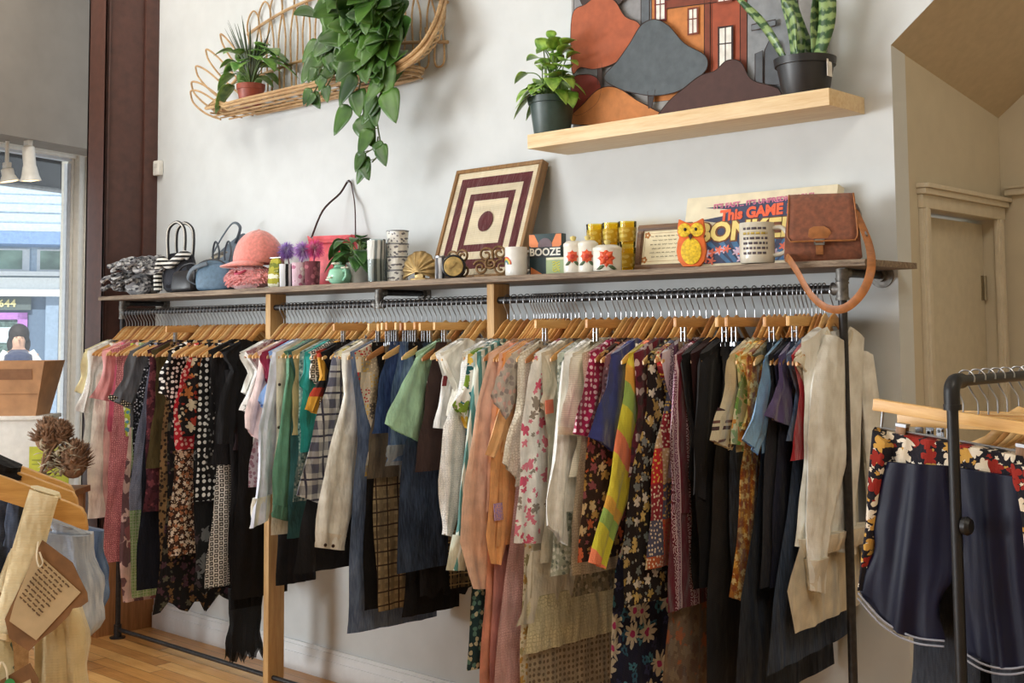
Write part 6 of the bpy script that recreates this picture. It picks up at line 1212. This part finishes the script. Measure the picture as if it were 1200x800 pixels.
def rhanger(y, label, kind, k, rz, tilt=0):
    src = PROTO[(kind, k)]; o = src.copy(); COL.objects.link(o)
    for ch in src.children: c = ch.copy(); c.parent = o; COL.objects.link(c)
    o.location = (el.x, el.y + y, ez + .0025); o.rotation_euler = (tilt, 0, rz); o['label'] = label; o['group'] = RG; return o
# front clip hanger: wide wooden bar above a steel rod with two clips
hy = .075; tilt = R_(-7); rz = R_(-90 + 4); r = thing('clip_hanger', 'wide wooden clip hanger holding the navy satin shorts', 'hanger', (el.x, el.y + hy, ez + .002), rz, RG); r.rotation_euler = (tilt, 0, rz)
finish('hook', hook_mb(), CHROME, r); finish('bar', MB().box((-.010, -.20, -.098), (.010, .20, -.071)), MAPLE[0], r, bevel=.003); finish('steel_rod', MB().tube([(0, -.18, -.135), (0, .18, -.135)], .0032, 8), CHROME, r)
for s in (-1, 1): finish('rod_stay', MB().tube([(0, s * .178, -.085), (0, s * .178, -.135)], .003, 8), CHROME, r)
for s in (-1, 1): c = finish('clip', MB().box((-.012, s * .13 - .011, -.170), (-.007, s * .13 + .011, -.118)).box((.007, s * .13 - .011, -.170), (.012, s * .13 + .011, -.118)), wood((150, 108, 66), (112, 76, 44), 2, 8, .45, name='clip wood'), r, bevel=.001); finish('clip_spring', MB().box((-.013, s * .13 - .012, -.124), (.013, s * .13 + .012, -.117)), CHROME, c)
# satin shorts in the hanger's plane: local y runs along the bar (towards +X in the world it is -y)
SAT = pl(11, 15, 40, rough=.46, sheen=.0, bump=.02); FLO = K('floral', (34, 32, 40), (232, 222, 204), (150, 44, 36), (206, 160, 80), (228, 214, 190), sc=20, thr=.5); rs = thing('shorts', 'navy satin shorts with a flowered waistband and side panels', 'shorts', (el.x, el.y + hy, ez), rz, None); rs.rotation_euler = (tilt, 0, rz)
Q = lambda px, py: (lambda p: (p.y, p.z))(rs_inv @ onplane(px, py, (el.x, el.y + hy, ez), Vector((sin(R_(4)), 1 * cos(R_(4)), 0))))
rs_m = Matrix.Translation(rs.location) @ rs.rotation_euler.to_matrix().to_4x4(); rs_inv = rs_m.inverted()
pn = (rs_m.to_3x3() @ Vector((1, 0, 0)))
def Q(px, py): p = rs_inv @ onplane(px, py, rs.location, pn); return (p.y, p.z)
b = MB(); panel(b, [Q(1040, 540), Q(1024, 600), Q(1017, 655), Q(1011, 692)], [Q(1122, 545), Q(1120, 620), Q(1114, 700), Q(1112, 748)], .03, 16, 16, 2.1, .012, 3, sag=.036); finish('leg', b, SAT, rs, smooth=70)
b = MB(); panel(b, [Q(1118, 545), Q(1122, 620), Q(1126, 700), Q(1135, 762)], [Q(1214, 560), Q(1216, 640), Q(1220, 720), Q(1226, 772)], .03, 16, 16, 2.1, .012, 4, sag=.022); finish('leg', b, SAT, rs, smooth=70)
b = MB(); panel(b, [Q(1040, 505), Q(1036, 550)], [Q(1208, 535), Q(1212, 585)], .022, 5, 18, 2, .006, 5); finish('waistband', b, FLO, rs, smooth=70)
b = MB(); panel(b, [Q(1026, 500), Q(1019, 560), Q(1016, 620), Q(1008, 690)], [Q(1048, 520), Q(1036, 580), Q(1027, 640), Q(1014, 690)], .036, 14, 6, 1, .004, 6); finish('side_panel', b, FLO, rs, smooth=70)
b = MB(); panel(b, [Q(1186, 540), Q(1194, 600), Q(1200, 660)], [Q(1210, 545), Q(1216, 600), Q(1222, 660)], .036, 10, 6, 1, .004, 7); finish('side_panel', b, FLO, rs, smooth=70)
def hemline(P): return MB().tube(P, .002, 5)
hl = [Q(1011, 692), Q(1040, 724), Q(1075, 743), Q(1112, 748)]; b = MB(); pts = smooth_path([(.026, y, z) for y, z in hl], 5); b.tube(pts, .0022, 5).tube([p + Vector((0, 0, -.012)) for p in pts], .0022, 5); hl2 = [Q(1135, 762), Q(1160, 776), Q(1190, 780), Q(1224, 773)]; pts = smooth_path([(.026, y, z) for y, z in hl2], 5); b.tube(pts, .0022, 5).tube([p + Vector((0, 0, -.012)) for p in pts], .0022, 5); finish('hem_piping', b, plain((150, 152, 164), .5, name='silver cord'), rs)
# jeans and more behind the shorts
def rgarm(y, nm, lab, cat, m, wtop, wbot, ztop, zbot, kind, k, legs=False):
    r = thing(nm, lab, cat, (el.x, el.y + y, ez), R_(-90 + 2), 'clothes on the right front rack')
    if legs:
        for s in (-1, 1): b = MB(); panel(b, sorted_pair(s * .004, s * wtop, ztop - .2, s * .03, s * wbot, zbot)[0], sorted_pair(s * .004, s * wtop, ztop - .2, s * .03, s * wbot, zbot)[1], .02, 16, 10, 1.5, .008, 31 + s); finish('leg', b, m, r, smooth=70)
        b = MB(); panel(b, [(-wtop + .015, ztop), (-wtop, ztop - .22)], [(wtop - .015, ztop), (wtop, ztop - .22)], .022, 8, 14, 2, .005, 30); finish('seat', b, m, r, smooth=70)
    else: b = MB(); panel(b, [(-wtop, ztop), (-wbot, zbot)], [(wtop, ztop), (wbot, zbot)], .015, 14, 14, 3, .006, 40 + int(y * 100)); finish('body', b, m, r, smooth=70)
    rhanger(y, 'wooden hanger carrying the ' + ' '.join(lab.split()[:9]), kind, k, R_(-90 + 2))
def sorted_pair(a0, a1, z0, b0, b1, z1):
    A, B = [(a0, z0), (b0, z1)], [(a1, z0), (b1, z1)]
    return (A, B) if a0 < a1 else (B, A)
rgarm(.135, 'jeans', 'charcoal jeans behind the navy satin shorts', 'jeans', cloth('denim', (42, 46, 54), (62, 66, 74)), .165, .185, -.165, -1.12, 'c', 0, True)
for i, (nm, lab, m, kk, ki) in enumerate((('jeans', 'dark blue jeans third on the right front rack', DK, 'c', 1), ('skirt', 'black skirt fourth on the right front rack', BLK2, 'c', 2), ('jeans', 'mid blue jeans fifth on the right front rack', MD, 'c', 0))): rgarm(.19 + .055 * i, nm, lab, 'jeans' if nm == 'jeans' else 'skirt', m, .165, .18, -.165, -1.05 + .05 * i, kk, ki, nm == 'jeans')
for i, (cn, m) in enumerate((('brown', pl(92, 70, 54)), ('tan', pl(160, 130, 92)), ('dark grey', pl(66, 66, 70)), ('rust', pl(140, 84, 52)), ('black', BLK), ('beige', pl(190, 172, 140)), ('olive', pl(92, 90, 60)))): rgarm(.37 + .055 * i, 'top', cn + ' top further back on the right front rack', 'top', m, .18, .19, -.21, -.75, 's', (0, 1, 2)[i % 3])
# ================================================================ LEFT FOREGROUND RACK
FG = 'wooden hangers on the left front rack'
rd0 = atD(-30, 500, 1.95)
WOODH = wood((218, 168, 96), (186, 134, 68), 0, 7, .36, 10, name='golden hanger wood')
hdir = (atD(108, 606, 2.0) - atD(-40, 545, 2.0)); hdir.z = 0; hdir.normalize(); hperp = Vector((-hdir.y, hdir.x, 0))      # hanger runs to the right, rail runs into depth
rail0 = atD(-85, 500, 1.6); rail0.z = 1.475; rdir = ray(-85, 500); rdir.z = 0; rdir.normalize()
r = thing('pipe_rack', 'iron pipe rack of the left front, mostly outside the picture', 'clothes rack', (rail0.x, rail0.y, 0))
finish('rail', MB().tube([Vector((0, 0, rail0.z)) - rdir * .1, Vector((0, 0, rail0.z)) + rdir * 1.1], .0145, 12), BLKP, r)
for s in (-.1, 1.1): finish('post', MB().tube([Vector((0, 0, .02)) + rdir * s, Vector((0, 0, rail0.z)) + rdir * s], .0145, 12), BLKP, r); 
for s in (-.1, 1.1): finish('foot', MB().bar(hdir * -.2 + rdir * s + Vector((0, 0, .012)), hdir * .12 + rdir * s + Vector((0, 0, .012)), .03, .022), BLKP, r)
def fhanger(D_, tip, lab, root_px=(-75, 505)):
    """broad notched wooden hanger: right tip at a pixel, in the plane along hdir at the rail"""
    tp = atD(tip[0], tip[1], D_); den = rdir.dot(hperp); s = (tp - rail0).dot(hperp) / den; base = rail0 + rdir * s; base.z = rail0.z; L_ = (tp - base).dot(hdir); dz = tp.z - base.z
    r = thing('wooden_hanger', lab, 'hanger', base, math.atan2(hdir.y, hdir.x), FG); b = MB(); n_ = 16; W_ = L_ - .0
    for sd in (-1, 1):
        up = []; dn = []
        for i in range(n_ + 1):
            t = i / n_; x = sd * W_ * t; z = -.085 + (dz + .085) * t ** 1.35; hh = .019 * (1 - .25 * t) + .002
            nt = .010 * math.exp(-((t - .78) / .018) ** 2); up.append((x, z + hh - nt)); dn.append((x, z - hh))
        dn[-1] = (dn[-1][0] - sd * .006, dn[-1][1] + .004); up[-1] = (up[-1][0] - sd * .01, up[-1][1] - .004)
        P = up + dn[::-1]; 
        if sd < 0: P = P[::-1]
        b.prism(P, .014, Matrix(((1, 0, 0, 0), (0, 0, -1, .007), (0, 1, 0, 0), (0, 0, 0, 1))))
    finish('arms', b, WOODH, r, bevel=.003); hk = hook_mb(); hk.v = [Vector((v.y, v.x, v.z)) for v in hk.v]; finish('hook', hk, CHROME, r); return r, base
h1, b1 = fhanger(1.95, (108, 612), 'front golden wooden hanger draped with the cream overall strap'); h2, b2 = fhanger(2.10, (97, 592), 'second golden wooden hanger just behind the strap hanger'); h3, b3 = fhanger(2.25, (93, 583), 'third golden wooden hanger, farthest back at the left front')
def fplane(base): return lambda px, py: (lambda p: ((p - base).dot(hdir), p.z - base.z))(onplane(px, py, base, hperp))
# cream overalls: strap over the hanger, then bib and leg
CRD = cloth('denim', (226, 208, 164), (240, 226, 190)); ro = thing('overalls', 'cream overalls with a wide strap over the front golden hanger', 'overalls', b1, math.atan2(hdir.y, hdir.x)); f1 = fplane(b1)
def fp(L, R, off, th, rows, cols, nf, amp, seed):
    b = MB(); panel(b, L, R, th, rows, cols, nf, amp, seed); b.v = [Vector((v.y, v.x - off, v.z)) for v in b.v]; return b
st = fp([f1(40, 571), f1(20, 640), f1(0, 715), f1(-12, 745)], [f1(74, 581), f1(54, 650), f1(26, 730), f1(18, 748)], .020, .004, 14, 8, 1, .001, 3); finish('strap', st, CRD, ro, smooth=60)
st = fp([f1(38, 568), f1(40, 571)], [f1(72, 578), f1(74, 583)], .008, .016, 3, 8, .5, .001, 3); finish('strap_fold', st, CRD, ro, smooth=60)
st = fp([f1(38, 575), f1(22, 610), f1(-10, 690)], [f1(46, 580), f1(30, 625), f1(2, 700)], -.016, .004, 10, 6, 1, .001, 4); finish('strap', st, CRD, ro, smooth=60)
st = fp([f1(-60, 740), f1(-60, 860)], [f1(18, 742), f1(22, 860)], .016, .012, 6, 10, 2, .004, 5); finish('bib', st, K('print', (206, 196, 160), (96, 116, 110), sc=30), ro, smooth=60)
st = fp([f1(30, 690), f1(30, 760), f1(20, 900)], [f1(88, 718), f1(98, 770), f1(112, 900)], -.030, .022, 14, 14, 2.4, .010, 6); finish('leg', st, pl(218, 196, 150), ro, smooth=60)
st = fp([f1(-3, 735), f1(-3, 742)], [f1(19, 738), f1(18, 746)], .024, .005, 3, 6, 1, .0, 5); finish('strap_band', st, CRD, ro, smooth=60)
# brown kraft tag with a cream printed card
tb = thing('swing_tag', 'large brown kraft swing tag with a cream text card hanging from the overalls', 'tag', b1, math.atan2(hdir.y, hdir.x)); KR = plain((134, 96, 62), .85, .08, .15, 40, name='kraft paper')
def fpoly(pts, off, t, base_f=f1): b = MB(); b.prism([base_f(*p) for p in pts], t, Matrix(((1, 0, 0, 0), (0, 0, -1, -off), (0, 1, 0, 0), (0, 0, 0, 1)))); return b
finish('kraft_sheet', fpoly([(57, 629), (92, 655), (100, 672), (109, 690), (110, 700), (102, 706), (92, 708), (88, 716), (72, 732), (55, 744), (42, 757), (19, 742), (14, 720)], .028, .002), KR, tb, smooth=0); cd_ = finish('card', fpoly([(50, 642), (102, 689), (51, 744), (20, 722), (26, 700)], .0310, .0012), plain((196, 172, 134), .8, .04, name='cream card'), tb, smooth=0)
b = MB(); rr = random.Random(6); ux, uy = 46 / 65, 44 / 65
for k in range(10):
    ox, oy = 54 - 4.3 * k * .68 + 3, 652 + 4.3 * k * 1.05; ln = 40 - k * 1.2; x = 2
    while x < ln: 
        w_ = rr.uniform(3, 8); P = [f1(ox + ux * (x + w_ * q_ / 5), oy + uy * (x + w_ * q_ / 5) + .5 * sin(q_ * 2 + k)) for q_ in range(6)]; b.tube([(p[0], -.0326, p[1]) for p in P], .0012, 4); x += w_ + 2
finish('print_lines', b, plain((110, 84, 58), .8, name='brown print'), cd_)
finish('string', MB().tube(smooth_path([(p[0], -.034, p[1]) for p in (f1(54, 630), f1(52, 648), f1(55, 659), f1(59, 654), f1(55, 642))], 5), .0014, 5), plain((232, 222, 198), .8, name='cotton string'), tb)
t2 = thing('swing_tag', 'second kraft tag with a string loop and green dot at the bottom left corner', 'tag', b1, math.atan2(hdir.y, hdir.x)); finish('kraft_sheet', fpoly([(10, 790), (44, 770), (54, 788), (50, 830), (0, 830)], .032, .002), KR, t2, smooth=0); finish('card', fpoly([(22, 800), (45, 788), (56, 830), (30, 835)], .0345, .001), plain((196, 172, 134), .8, .04, name='cream card'), t2, smooth=0); finish('string', MB().tube(smooth_path([(p[0], -.036, p[1]) for p in (f1(12, 768), f1(6, 785), f1(10, 797), f1(18, 793), f1(18, 778), f1(13, 768))], 5), .0016, 5), plain((232, 222, 198), .8, name='cotton string'), t2); c_ = f1(22, 793); finish('dot', MB().lathe([(.008, 0), (.008, .001), (.001, .001)], 16, m=Matrix(((1, 0, 0, c_[0]), (0, 0, -1, -.037), (0, 1, 0, c_[1]), (0, 0, 0, 1)))), plain((60, 150, 80), .6, name='green sticker'), t2)
# denim on the hangers behind
def fgarm(base, nm, lab, cat, m, polys):
    r = thing(nm, lab, cat, base, math.atan2(hdir.y, hdir.x), 'clothes on the left front rack'); f = fplane(base)
    for pn_, L, R, off, th, nf, amp in polys: finish(pn_, fp([f(*p) for p in L], [f(*p) for p in R], off, th, 14, 12, nf, amp, len(lab)), m, r, smooth=60)
    return f
fgarm(b2, 'jeans', 'light blue jeans hanging behind the cream overalls', 'jeans', cloth('denim', (150, 158, 172), (196, 200, 206)), (('waistband', [(58, 606), (60, 622)], [(92, 616), (108, 628)], 0, .028, 1, .004), ('legs', [(56, 622), (50, 700), (60, 810)], [(108, 626), (118, 668), (116, 735), (104, 762)], 0, .030, 1.6, .012)))
fgarm(b3, 'jeans', 'deeper blue jeans behind the light blue pair at the left front', 'jeans', MD, (('legs', [(90, 615), (92, 700), (95, 722)], [(122, 622), (125, 680), (126, 722)], 0, .014, 1.3, .006),))
fgarm(b1, 'overalls', 'dark indigo overalls with steel buckles behind the cream strap', 'overalls', cloth('denim', (46, 56, 76), (84, 96, 120)), (('bib', [(-30, 575), (-30, 690)], [(34, 590), (8, 690)], -.03, .016, 2, .006), ('strap', [(8, 582), (2, 640)], [(26, 586), (18, 644)], -.006, .006, 1, .002)))
fgarm(b2, 'shirt', 'black shirt collar on the second golden hanger', 'shirt', BLK, (('collar', [(-30, 525), (-30, 560)], [(24, 548), (28, 562)], .0, .03, 1, .004),))
# low cabinet added out of view to keep light off the lower wall
cb = thing('shade_cabinet', 'added low pale wood cabinet, out of view, shading the lower wall', 'cabinet', (1.45, -2.5, 0)); CBW = wood((186, 150, 106), (150, 112, 72), 0, 5, .5, name='cabinet wood')
finish('carcass', MB().box((-1.25, -.2, .08), (1.25, .2, .98)), CBW, cb, bevel=.004); finish('top_board', MB().box((-1.28, -.23, .98), (1.28, .23, 1.02)), CBW, cb, bevel=.004); finish('plinth', MB().box((-1.21, -.16, 0), (1.21, .16, .08)), plain((60, 52, 46), .7, name='dark plinth'), cb, smooth=0)
for k in range(4):
    x = -1.25 + .625 * k; dd = finish('cabinet_door', MB().box((x + .015, .2, .1), (x + .61, .218, .96)), CBW, cb, bevel=.003); finish('knob', MB().lathe([(.006, 0), (.012, .012), (.012, .02), (.001, .024)], 12, m=Matrix(((1, 0, 0, x + .56), (0, 0, 1, .218), (0, 1, 0, .6), (0, 0, 0, 1)))), BRASS, dd)
# ================================================================ WINDOW DISPLAY
D_ = 6.5; base = atD(32, 545, D_); pk = thing('plinth', 'white display plinth under the cardboard box by the window', 'plinth', (base.x, base.y, 0), YAW); top = atD(30, 486, D_).z; finish('body', MB().box((-.30, -.12, 0), (.12, .12, top - .02)), plain((236, 236, 232), .6, .02, name='white laminate'), pk, bevel=.003); finish('top_board', MB().box((-.31, -.13, top - .02), (.13, .13, top)), plain((240, 240, 236), .5, .02, name='white laminate'), pk, bevel=.002)
ppm = F / D_; bx = thing('cardboard_box', 'brown cardboard box with a darker tape label on the white plinth', 'box', (base.x, base.y, top), YAW); CARD = plain((196, 150, 110), .8, .05, .08, 14, name='corrugated card'); w1, w2, hb = 30 / ppm, 17 / ppm, 63 / ppm; b = MB(); xl = -.30
G = [[(xl, -.10, 0), (w2, -.10, 0), (w2, .10, 0), (xl, .10, 0)], [(xl - .06, -.15, hb), (w1, -.15, hb), (w1, .15, hb), (xl - .06, .15, hb)], [(xl - .055, -.145, hb), (w1 - .005, -.145, hb), (w1 - .005, .145, hb), (xl - .055, .145, hb)], [(xl + .01, -.095, .005), (w2 - .005, -.095, .005), (w2 - .005, .095, .005), (xl + .01, .095, .005)]]
b.sheet([[Vector(p) for p in g_] for g_ in G], closed=True); b.f += [(0, 1, 2, 3), (12, 13, 14, 15)]; finish('box', b, CARD, bx, smooth=0); sl = .05 / hb
finish('tape_label', MB().add([(-.12, -.1 - sl * (hb - .095) - .002, hb - .095), (.07, -.1 - sl * (hb - .095) - .002, hb - .095), (.07, -.1 - sl * (hb - .04) - .002, hb - .04), (-.12, -.1 - sl * (hb - .04) - .002, hb - .04)], [(0, 1, 2, 3)]), plain((146, 104, 72), .6, .04, name='brown tape'), bx, smooth=0, solid=.001); finish('crease', MB().box((xl - .02, -.1 - sl * hb * .42 - .0015, hb * .40), (w2 + .015, -.1 - sl * hb * .42 + .004, hb * .405)), plain((120, 80, 52), .8, name='crease'), bx, smooth=0)
D2 = 6.0; bp = atD(50, 580, D2); bn = thing('display_bench', 'low wooden display bench in front of the window', 'bench', (bp.x, bp.y, 0), YAW); zt2 = atD(50, 572, D2).z; finish('seat', MB().box((-.40, -.17, zt2 - .03), (.19, .13, zt2)), wood((176, 130, 84), (140, 98, 58), 0, 5, name='bench wood'), bn, bevel=.003)
for x in (-.36, .15):
    for y in (-.14, .10): finish('leg', MB().box((x - .02, y - .02, 0), (x + .02, y + .02, zt2 - .03)), wood((176, 130, 84), (140, 98, 58), 2, 5, name='bench wood'), bn, bevel=.002)
sg = thing('sign_card', 'yellow-green card sign leaning on the display bench by the dried flowers', 'sign', (bp.x - .07, bp.y + .04, zt2), YAW); finish('card', MB().box((-.10, .06, 0), (.10, .063, .19)), plain((204, 208, 66), .6, .03, name='lime card'), sg, smooth=0); finish('line', MB().box((-.085, .0585, .12), (.02, .06, .126)).box((-.085, .0585, .10), (.0, .06, .105)), plain((150, 156, 60), .6, name='olive print'), sg, smooth=0)
vs_ = thing('dried_flowers', 'bunch of dried brown protea heads in a small vase on the display bench', 'flowers', (bp.x + .09, bp.y - .06, zt2), YAW); finish('vase', MB().lathe([(.03, 0), (.04, .004), (.045, .05), (.03, .085), (.033, .09), (.028, .09), (.001, .02)], 20), plain((120, 110, 96), .5, name='stoneware'), vs_)
rr = random.Random(14); HEAD = plain((140, 108, 84), .95, .2, .5, 50, name='dried petals'); FUZ = plain((150, 116, 92), .95, .2, name='dried fuzz'); sm_ = Matrix.Rotation(YAW, 4, 'Z')
def head(px, py, rad):
    p = atD(px, py, D2) - Vector((bp.x + .09, bp.y - .06, zt2)); p = sm_.inverted() @ p; b = MB()
    for k in range(240):
        a = rr.uniform(0, 6.28); e = rr.uniform(-.9, 1.4); v = Vector((cos(e) * cos(a), cos(e) * sin(a), sin(e))); b.leaf(p + v * rad * .55, v + Vector((0, 0, .9)), rad * rr.uniform(.5, .72), rad * .13, curl=-.05)
    b.ell(p, (rad * .72, rad * .72, rad * .85)); finish('flower_head', b, HEAD, vs_, solid=.001); finish('stem', MB().tube([(0, 0, .08), p * .5 + Vector((0, 0, .05)), p], .005, 6), FUZ, vs_)
head(56, 512, .085); head(72, 508, .06); head(86, 541, .095); head(60, 540, .045); b = MB()
for k in range(60):
    p = atD(rr.uniform(48, 88), rr.uniform(522, 560), D2 - .05) - Vector((bp.x + .09, bp.y - .06, zt2)); p = sm_.inverted() @ p; b.leaf(p, (rr.uniform(-1, 1), rr.uniform(-.6, .2), rr.uniform(-.3, 1)), rr.uniform(.04, .09), .010, curl=.3)
finish('dried_leaves', b, plain((206, 196, 172), .8, .15, name='pale dried leaf'), vs_, solid=.001)
# ================================================================ ACROSS THE STREET
DE = 16.0; fo_ = atD(20, 400, DE); fa = Vector((.417, .909, 0)).normalized(); SM = Matrix.Translation((fo_.x, fo_.y, 0)) @ Matrix.Rotation(math.atan2(fa.y, fa.x), 4, 'Z')
def SB(*bx): 
    b = MB()
    for a, c in bx: b.box(a, c)
    return b
zE = lambda py: CAM.z + (393 - py) * DE / F; sw = thing('street_building', 'pale blue shopfront building across the street', 'building', (fo_.x, fo_.y, 0), math.atan2(fa.y, fa.x))
PB = plain((188, 208, 226), .7, .04, name='pale blue paint'); WB = plain((238, 242, 244), .7, .02, name='white trim'); BB = plain((120, 150, 196), .7, .05, name='blue fascia'); GD = plain((96, 116, 140), .6, .05, name='blue grey panel'); GLD = plain((150, 176, 160), .2, .2, .0, 3, name='dim pane')
finish('upper_wall', SB(((-5, .0, zE(345)), (5, .3, zE(268)))), PB, sw, smooth=0); finish('lower_wall', SB(((-5, .0, 0), (5, .3, zE(345)))), GD, sw, smooth=0)
b = MB()
for k in range(9): z0 = lerp(zE(275), zE(160), k / 9); b.box((-5, -.62 + .22 * k, z0), (5, -.30 + .22 * k, z0 + .022)).box((-5, -.62 + .22 * k, z0), (5, -.61 + .22 * k, z0 + lerp(0, 1, .12)))
b.add([(-5, -.55, zE(275)), (5, -.55, zE(275)), (5, 1.5, zE(150)), (-5, 1.5, zE(150))], [(0, 1, 2, 3)]); finish('clapboard_roof', b, PB, sw, smooth=0); finish('fascia', SB(((-5, -.66, zE(288)), (5, -.05, zE(274)))), BB, sw, smooth=0)
for x0 in (-2.6, -1.5, -.42, .22, 1.2): f = finish('window', SB(((x0, -.03, zE(316)), (x0 + .5 if x0 != -.42 else x0 + .55, .01, zE(290)))), WB, sw, smooth=0); finish('window_pane', SB(((x0 + .04, -.035, zE(314)), (x0 + .46, -.029, zE(292)))), GLD, f, smooth=0)
finish('cornice', SB(((-5, -.16, zE(346)), (5, .0, zE(338))), ((-5, -.10, zE(338)), (5, .0, zE(324))), ((-5, -.2, zE(322)), (5, .0, zE(317)))), WB, sw, smooth=0)
sgb = finish('number_board', SB(((-1.6, -.06, zE(362)), (.16, -.0, zE(347)))), plain((92, 104, 104), .6, .04, name='grey sign board'), sw, smooth=0); tv, tf = text_geo('644', .13, .004, 1.1, .004); finish('street_number', MB().add(tv, tf, Matrix(((1, 0, 0, -.13), (0, 0, -1, -.066), (0, 1, 0, zE(354.5)), (0, 0, 0, 1)))), plain((232, 220, 160), .6, name='gilt numerals'), sgb, smooth=0)
finish('door_frame', SB(((-1.1, -.05, 0), (-.98, 0, zE(365))), ((-.0, -.05, 0), (.12, 0, zE(365))), ((-1.1, -.05, zE(373)), (.12, 0, zE(365)))), plain((176, 120, 196), .6, .04, name='lilac paint'), sw, smooth=0); finish('door_glass', SB(((-.98, -.02, 0), (.0, -.005, zE(373)))), plain((96, 116, 112), .25, .2, name='dim pane'), sw, smooth=0); finish('poster', SB(((-.42, -.03, zE(400)), (-.08, -.02, zE(382)))), plain((206, 226, 236), .6, .1, name='paper'), sw, smooth=0); finish('pilaster', SB(((.34, -.05, 0), (.5, 0, zE(346))), ((.8, -.04, 0), (.84, 0, zE(346)))), plain((140, 160, 184), .6, .04, name='blue grey panel'), sw, smooth=0)
gb = MB().box((-16, -12, -.16), (-2.75, 22, -.11)); single('street_ground', gb, plain((200, 200, 198), .9, .05, .1, 6, name='sunlit concrete'), 'pale sunlit street and pavement outside the window', 'street', smooth=0)['kind'] = 'structure'
# passer-by: one skinned body with hair and clothing
pp = atD(22, 400, 14.5); pr_ = thing('person', 'dark-haired person in a white top and navy dress walking past outside', 'person', (pp.x, pp.y, -.11), math.atan2(fa.y, fa.x)); hz_ = 1.68; pr_.scale = (1.06, 1.06, 1.06)
def skin(nm, verts, edges, radii, mat, root, sub=2):
    me = bpy.data.meshes.new(nm); me.from_pydata(verts, edges, []); o = bpy.data.objects.new(nm, me); COL.objects.link(o); o.parent = root; md = o.modifiers.new('skin', 'SKIN'); 
    for i, sv in enumerate(me.skin_vertices[0].data): sv.radius = (radii[i], radii[i]); sv.use_root = (i == 0)
    s = o.modifiers.new('sub', 'SUBSURF'); s.levels = s.render_levels = sub; me.materials.append(mat); return o
V = [(0, 0, .95), (0, 0, 1.15), (0, 0, 1.36), (0, 0, 1.46), (.0, -.02, 1.56), (.0, -.03, 1.66), (-.17, 0, 1.38), (-.24, .02, 1.12), (-.20, -.16, .98), (.17, 0, 1.38), (.25, -.02, 1.12), (.19, -.20, 1.02), (-.09, 0, .88), (-.11, -.02, .5), (-.12, .06, .10), (-.12, -.08, .05), (.09, 0, .88), (.11, .06, .5), (.12, .14, .10), (.12, .0, .05), (-.19, -.22, .95), (.17, -.26, 1.01)]
Ed = [(0, 1), (1, 2), (2, 3), (3, 4), (4, 5), (2, 6), (6, 7), (7, 8), (2, 9), (9, 10), (10, 11), (0, 12), (12, 13), (13, 14), (14, 15), (0, 16), (16, 17), (17, 18), (18, 19), (8, 20), (11, 21)]
Rd = [.13, .115, .12, .05, .082, .07, .06, .042, .03, .06, .042, .03, .09, .06, .042, .035, .09, .06, .042, .035, .03, .03]
sk = skin('body', V, Ed, Rd, plain((214, 170, 146), .6, .04, name='skin tone'), pr_)
finish('nose', MB().ell((0, -.115, 1.585), (.012, .018, .018)), plain((206, 160, 136), .6, name='skin tone'), pr_); finish('eyes', MB().ell((-.03, -.1, 1.62), (.012, .006, .007)).ell((.03, -.1, 1.62), (.012, .006, .007)), plain((40, 30, 26), .4, name='dark eye'), pr_)
finish('hair', MB().ell((0, .02, 1.64), (.112, .11, .12)).ell((.0, .06, 1.53), (.125, .07, .15)), plain((44, 36, 34), .7, .1, name='dark hair'), pr_)
finish('dress', MB().lathe([(.26, .48), (.2, .8), (.14, 1.05), (.15, 1.2), (.175, 1.3), (.16, 1.41), (.075, 1.47)], 20), pl(60, 66, 92), pr_); finish('sleeve', MB().tube([(-.10, 0, 1.43), (-.21, .01, 1.26), (-.24, .01, 1.13)], [.075, .072, .065], 10), WHT, pr_); finish('sleeve', MB().tube([(.10, 0, 1.43), (.22, -.01, 1.26), (.25, -.02, 1.13)], [.075, .072, .065], 10), WHT, pr_)
